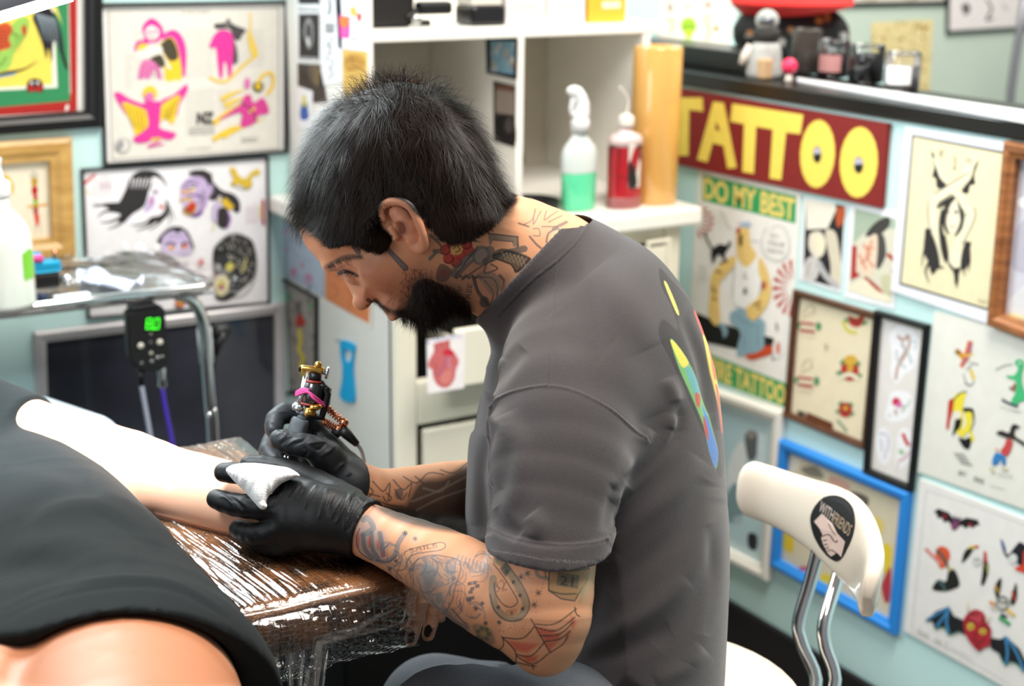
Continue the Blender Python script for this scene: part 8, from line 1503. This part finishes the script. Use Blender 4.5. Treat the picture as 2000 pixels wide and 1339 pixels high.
o = obj('ledge_streak', sq_ + [p + [0, 0, .004] for p in sq_], [(3, 2, 1, 0), (4, 5, 6, 7), (0, 1, 5, 4), (1, 2, 6, 5), (2, 3, 7, 6), (3, 0, 4, 7)], MATS['white_plastic']); o.name = 'reflection_strip'; tag(o, 'long narrow white strip for the bright reflection along the front of the black ledge', 'strip')  # added white strip, stands in for a bright reflection on the ledge
# black patterned hat form with a red cap on top, behind the figurine
hb_ = np.array([2.235, 2.515, LEDGE + .0005]); hf = empty('bust', tuple(hb_), 'black head form with orange flower pattern on the raised ledge', 'bust')
VR = np.array([[.76, -.65, 0], [.65, .76, 0], [0, 0, 1.]])
def bust(p): return smax(smin(ellip(p, hb_ + [0, 0, .062], (.125, .072, .074), VR), ellip(p, hb_ + [.01, .01, .03], (.10, .06, .045), VR), .02), -(p[:, 2] - hb_[2] - .001), .006)
V, Fc = surface(bust, hb_ - [.15, .15, .03], hb_ + [.15, .15, .17], .005); B_ = Paint(V, Fc, '1a1718', -.2)
for k in range(60): x, y = rng.uniform(1400, 1670), rng.uniform(-10, 135); B_.ell(x, y, rng.uniform(4, 9), rng.uniform(4, 9), ['c8803a', '8a8a84', 'd89a5a', 'b8b0ac', '6a3a2c'][k % 5], .85)
obj('head_form', V, Fc, mat('patterned_cloth', attr=True, rough=.6), hf, True, B_.c)
def capf(p): return smax(smax(smin(ellip(p, hb_ + [-.005, .0, .142], (.130, .085, .066), VR), ellip(p, hb_ + [-.03, -.035, .128], (.128, .10, .015), VR), .015), -(p[:, 2] - hb_[2] - .106 - .15 * (p[:, 0] - hb_[0])), .01), -(bust(p) - .0012), .001)
V, Fc = surface(capf, hb_ - [.20, .20, -.06], hb_ + [.18, .18, .24], .005); o = obj('hat', V, Fc, mat('red_cloth', 'd2201c', rough=.75, bump=.2, bscale=500), None, True); tag(o, 'bright red hat resting on the black patterned head form', 'hat')
pp = [on(1, 2.9, *c) for c in ((1972, 215), (1974, 180), (1982, 120), (1992, 60), (2004, -20))]
po = empty('floor_lamp', (pp[0][0], 2.9, 0), 'grey metal lamp pole leaning at the top right corner', 'lamp')
MB().tube([(pp[0][0] - .01, 2.9, .02)] + pp, .0125, 12).build('pole', mat('grey_metal', '8a8890', rough=.4, metal=.5), po, True)
MB().lathe((pp[0][0] - .01, 2.9, .0005), [(.12, 0), (.12, .015), (.02, .022), (.001, .0225)], 28).build('base', MATS['grey_metal'], po, True)
# ================================================================== lamp head at the top left
la, lb = P(-260, 119, 1.35), P(150, -4, 1.36)
lp = empty('task_lamp', tuple((la + lb) / 2), 'grey lamp head with glowing white tube, top left corner', 'lamp')
dl = (lb - la) / np.linalg.norm(lb - la); upv = np.array([0, 0, 1.]) - dl * dl[2]; upv /= np.linalg.norm(upv); sd = np.cross(dl, upv)
v = []; prof = [(-.03, -.004), (-.032, .006), (-.024, .020), (0, .026), (.024, .020), (.032, .006), (.03, -.004)]; nL = 12
for i in range(nL + 1):
    t = i / nL; c = la + (lb - la) * t; v += [c + sd * a + upv * (b + .012) for a, b in prof]
f = [(i * 7 + k, i * 7 + k + 1, (i + 1) * 7 + k + 1, (i + 1) * 7 + k) for i in range(nL) for k in range(6)] + [tuple(range(7)), tuple(nL * 7 + k for k in range(7))[::-1]]
obj('lamp_housing', v, f, mat('lamp_grey', '8d8f96', rough=.35, metal=.3), lp, True)
MB().tube([la + (lb - la) * t + upv * .003 for t in np.linspace(.02, .98, 14)], .0048, 12).build('lamp_tube', mat('lamp_glow', 'f4fbff', emit=9), lp, True)
MB().tube([la, la + [-.2, .2, .1], la + [-.3, .5, -.1]], .012, 10).build('lamp_arm', MATS['lamp_grey'], lp, True)
# ================================================================== on the floor
bn = empty('storage_box', (1.2, 2.08, 0), 'black storage box on the floor in front of the cabinet', 'box')
MB().box((.885, 1.93, .0005), (1.50, 2.24, .470), .006).build('box', mat('black_matte_box', '060606', rough=.9, spec=.1), bn); MB().box((.878, 1.923, .471), (1.507, 2.247, .512), .008).build('lid', MATS['black_matte_box'], bn)
wp = on(2, .002, 642, 1330); o = MB().box(wp + [-.10, -.12, -.0015], wp + [.05, .06, .012], .004).build('towel', MATS['white_tissue']); tag(o, 'folded white towel on the floor below the armrest', 'towel')
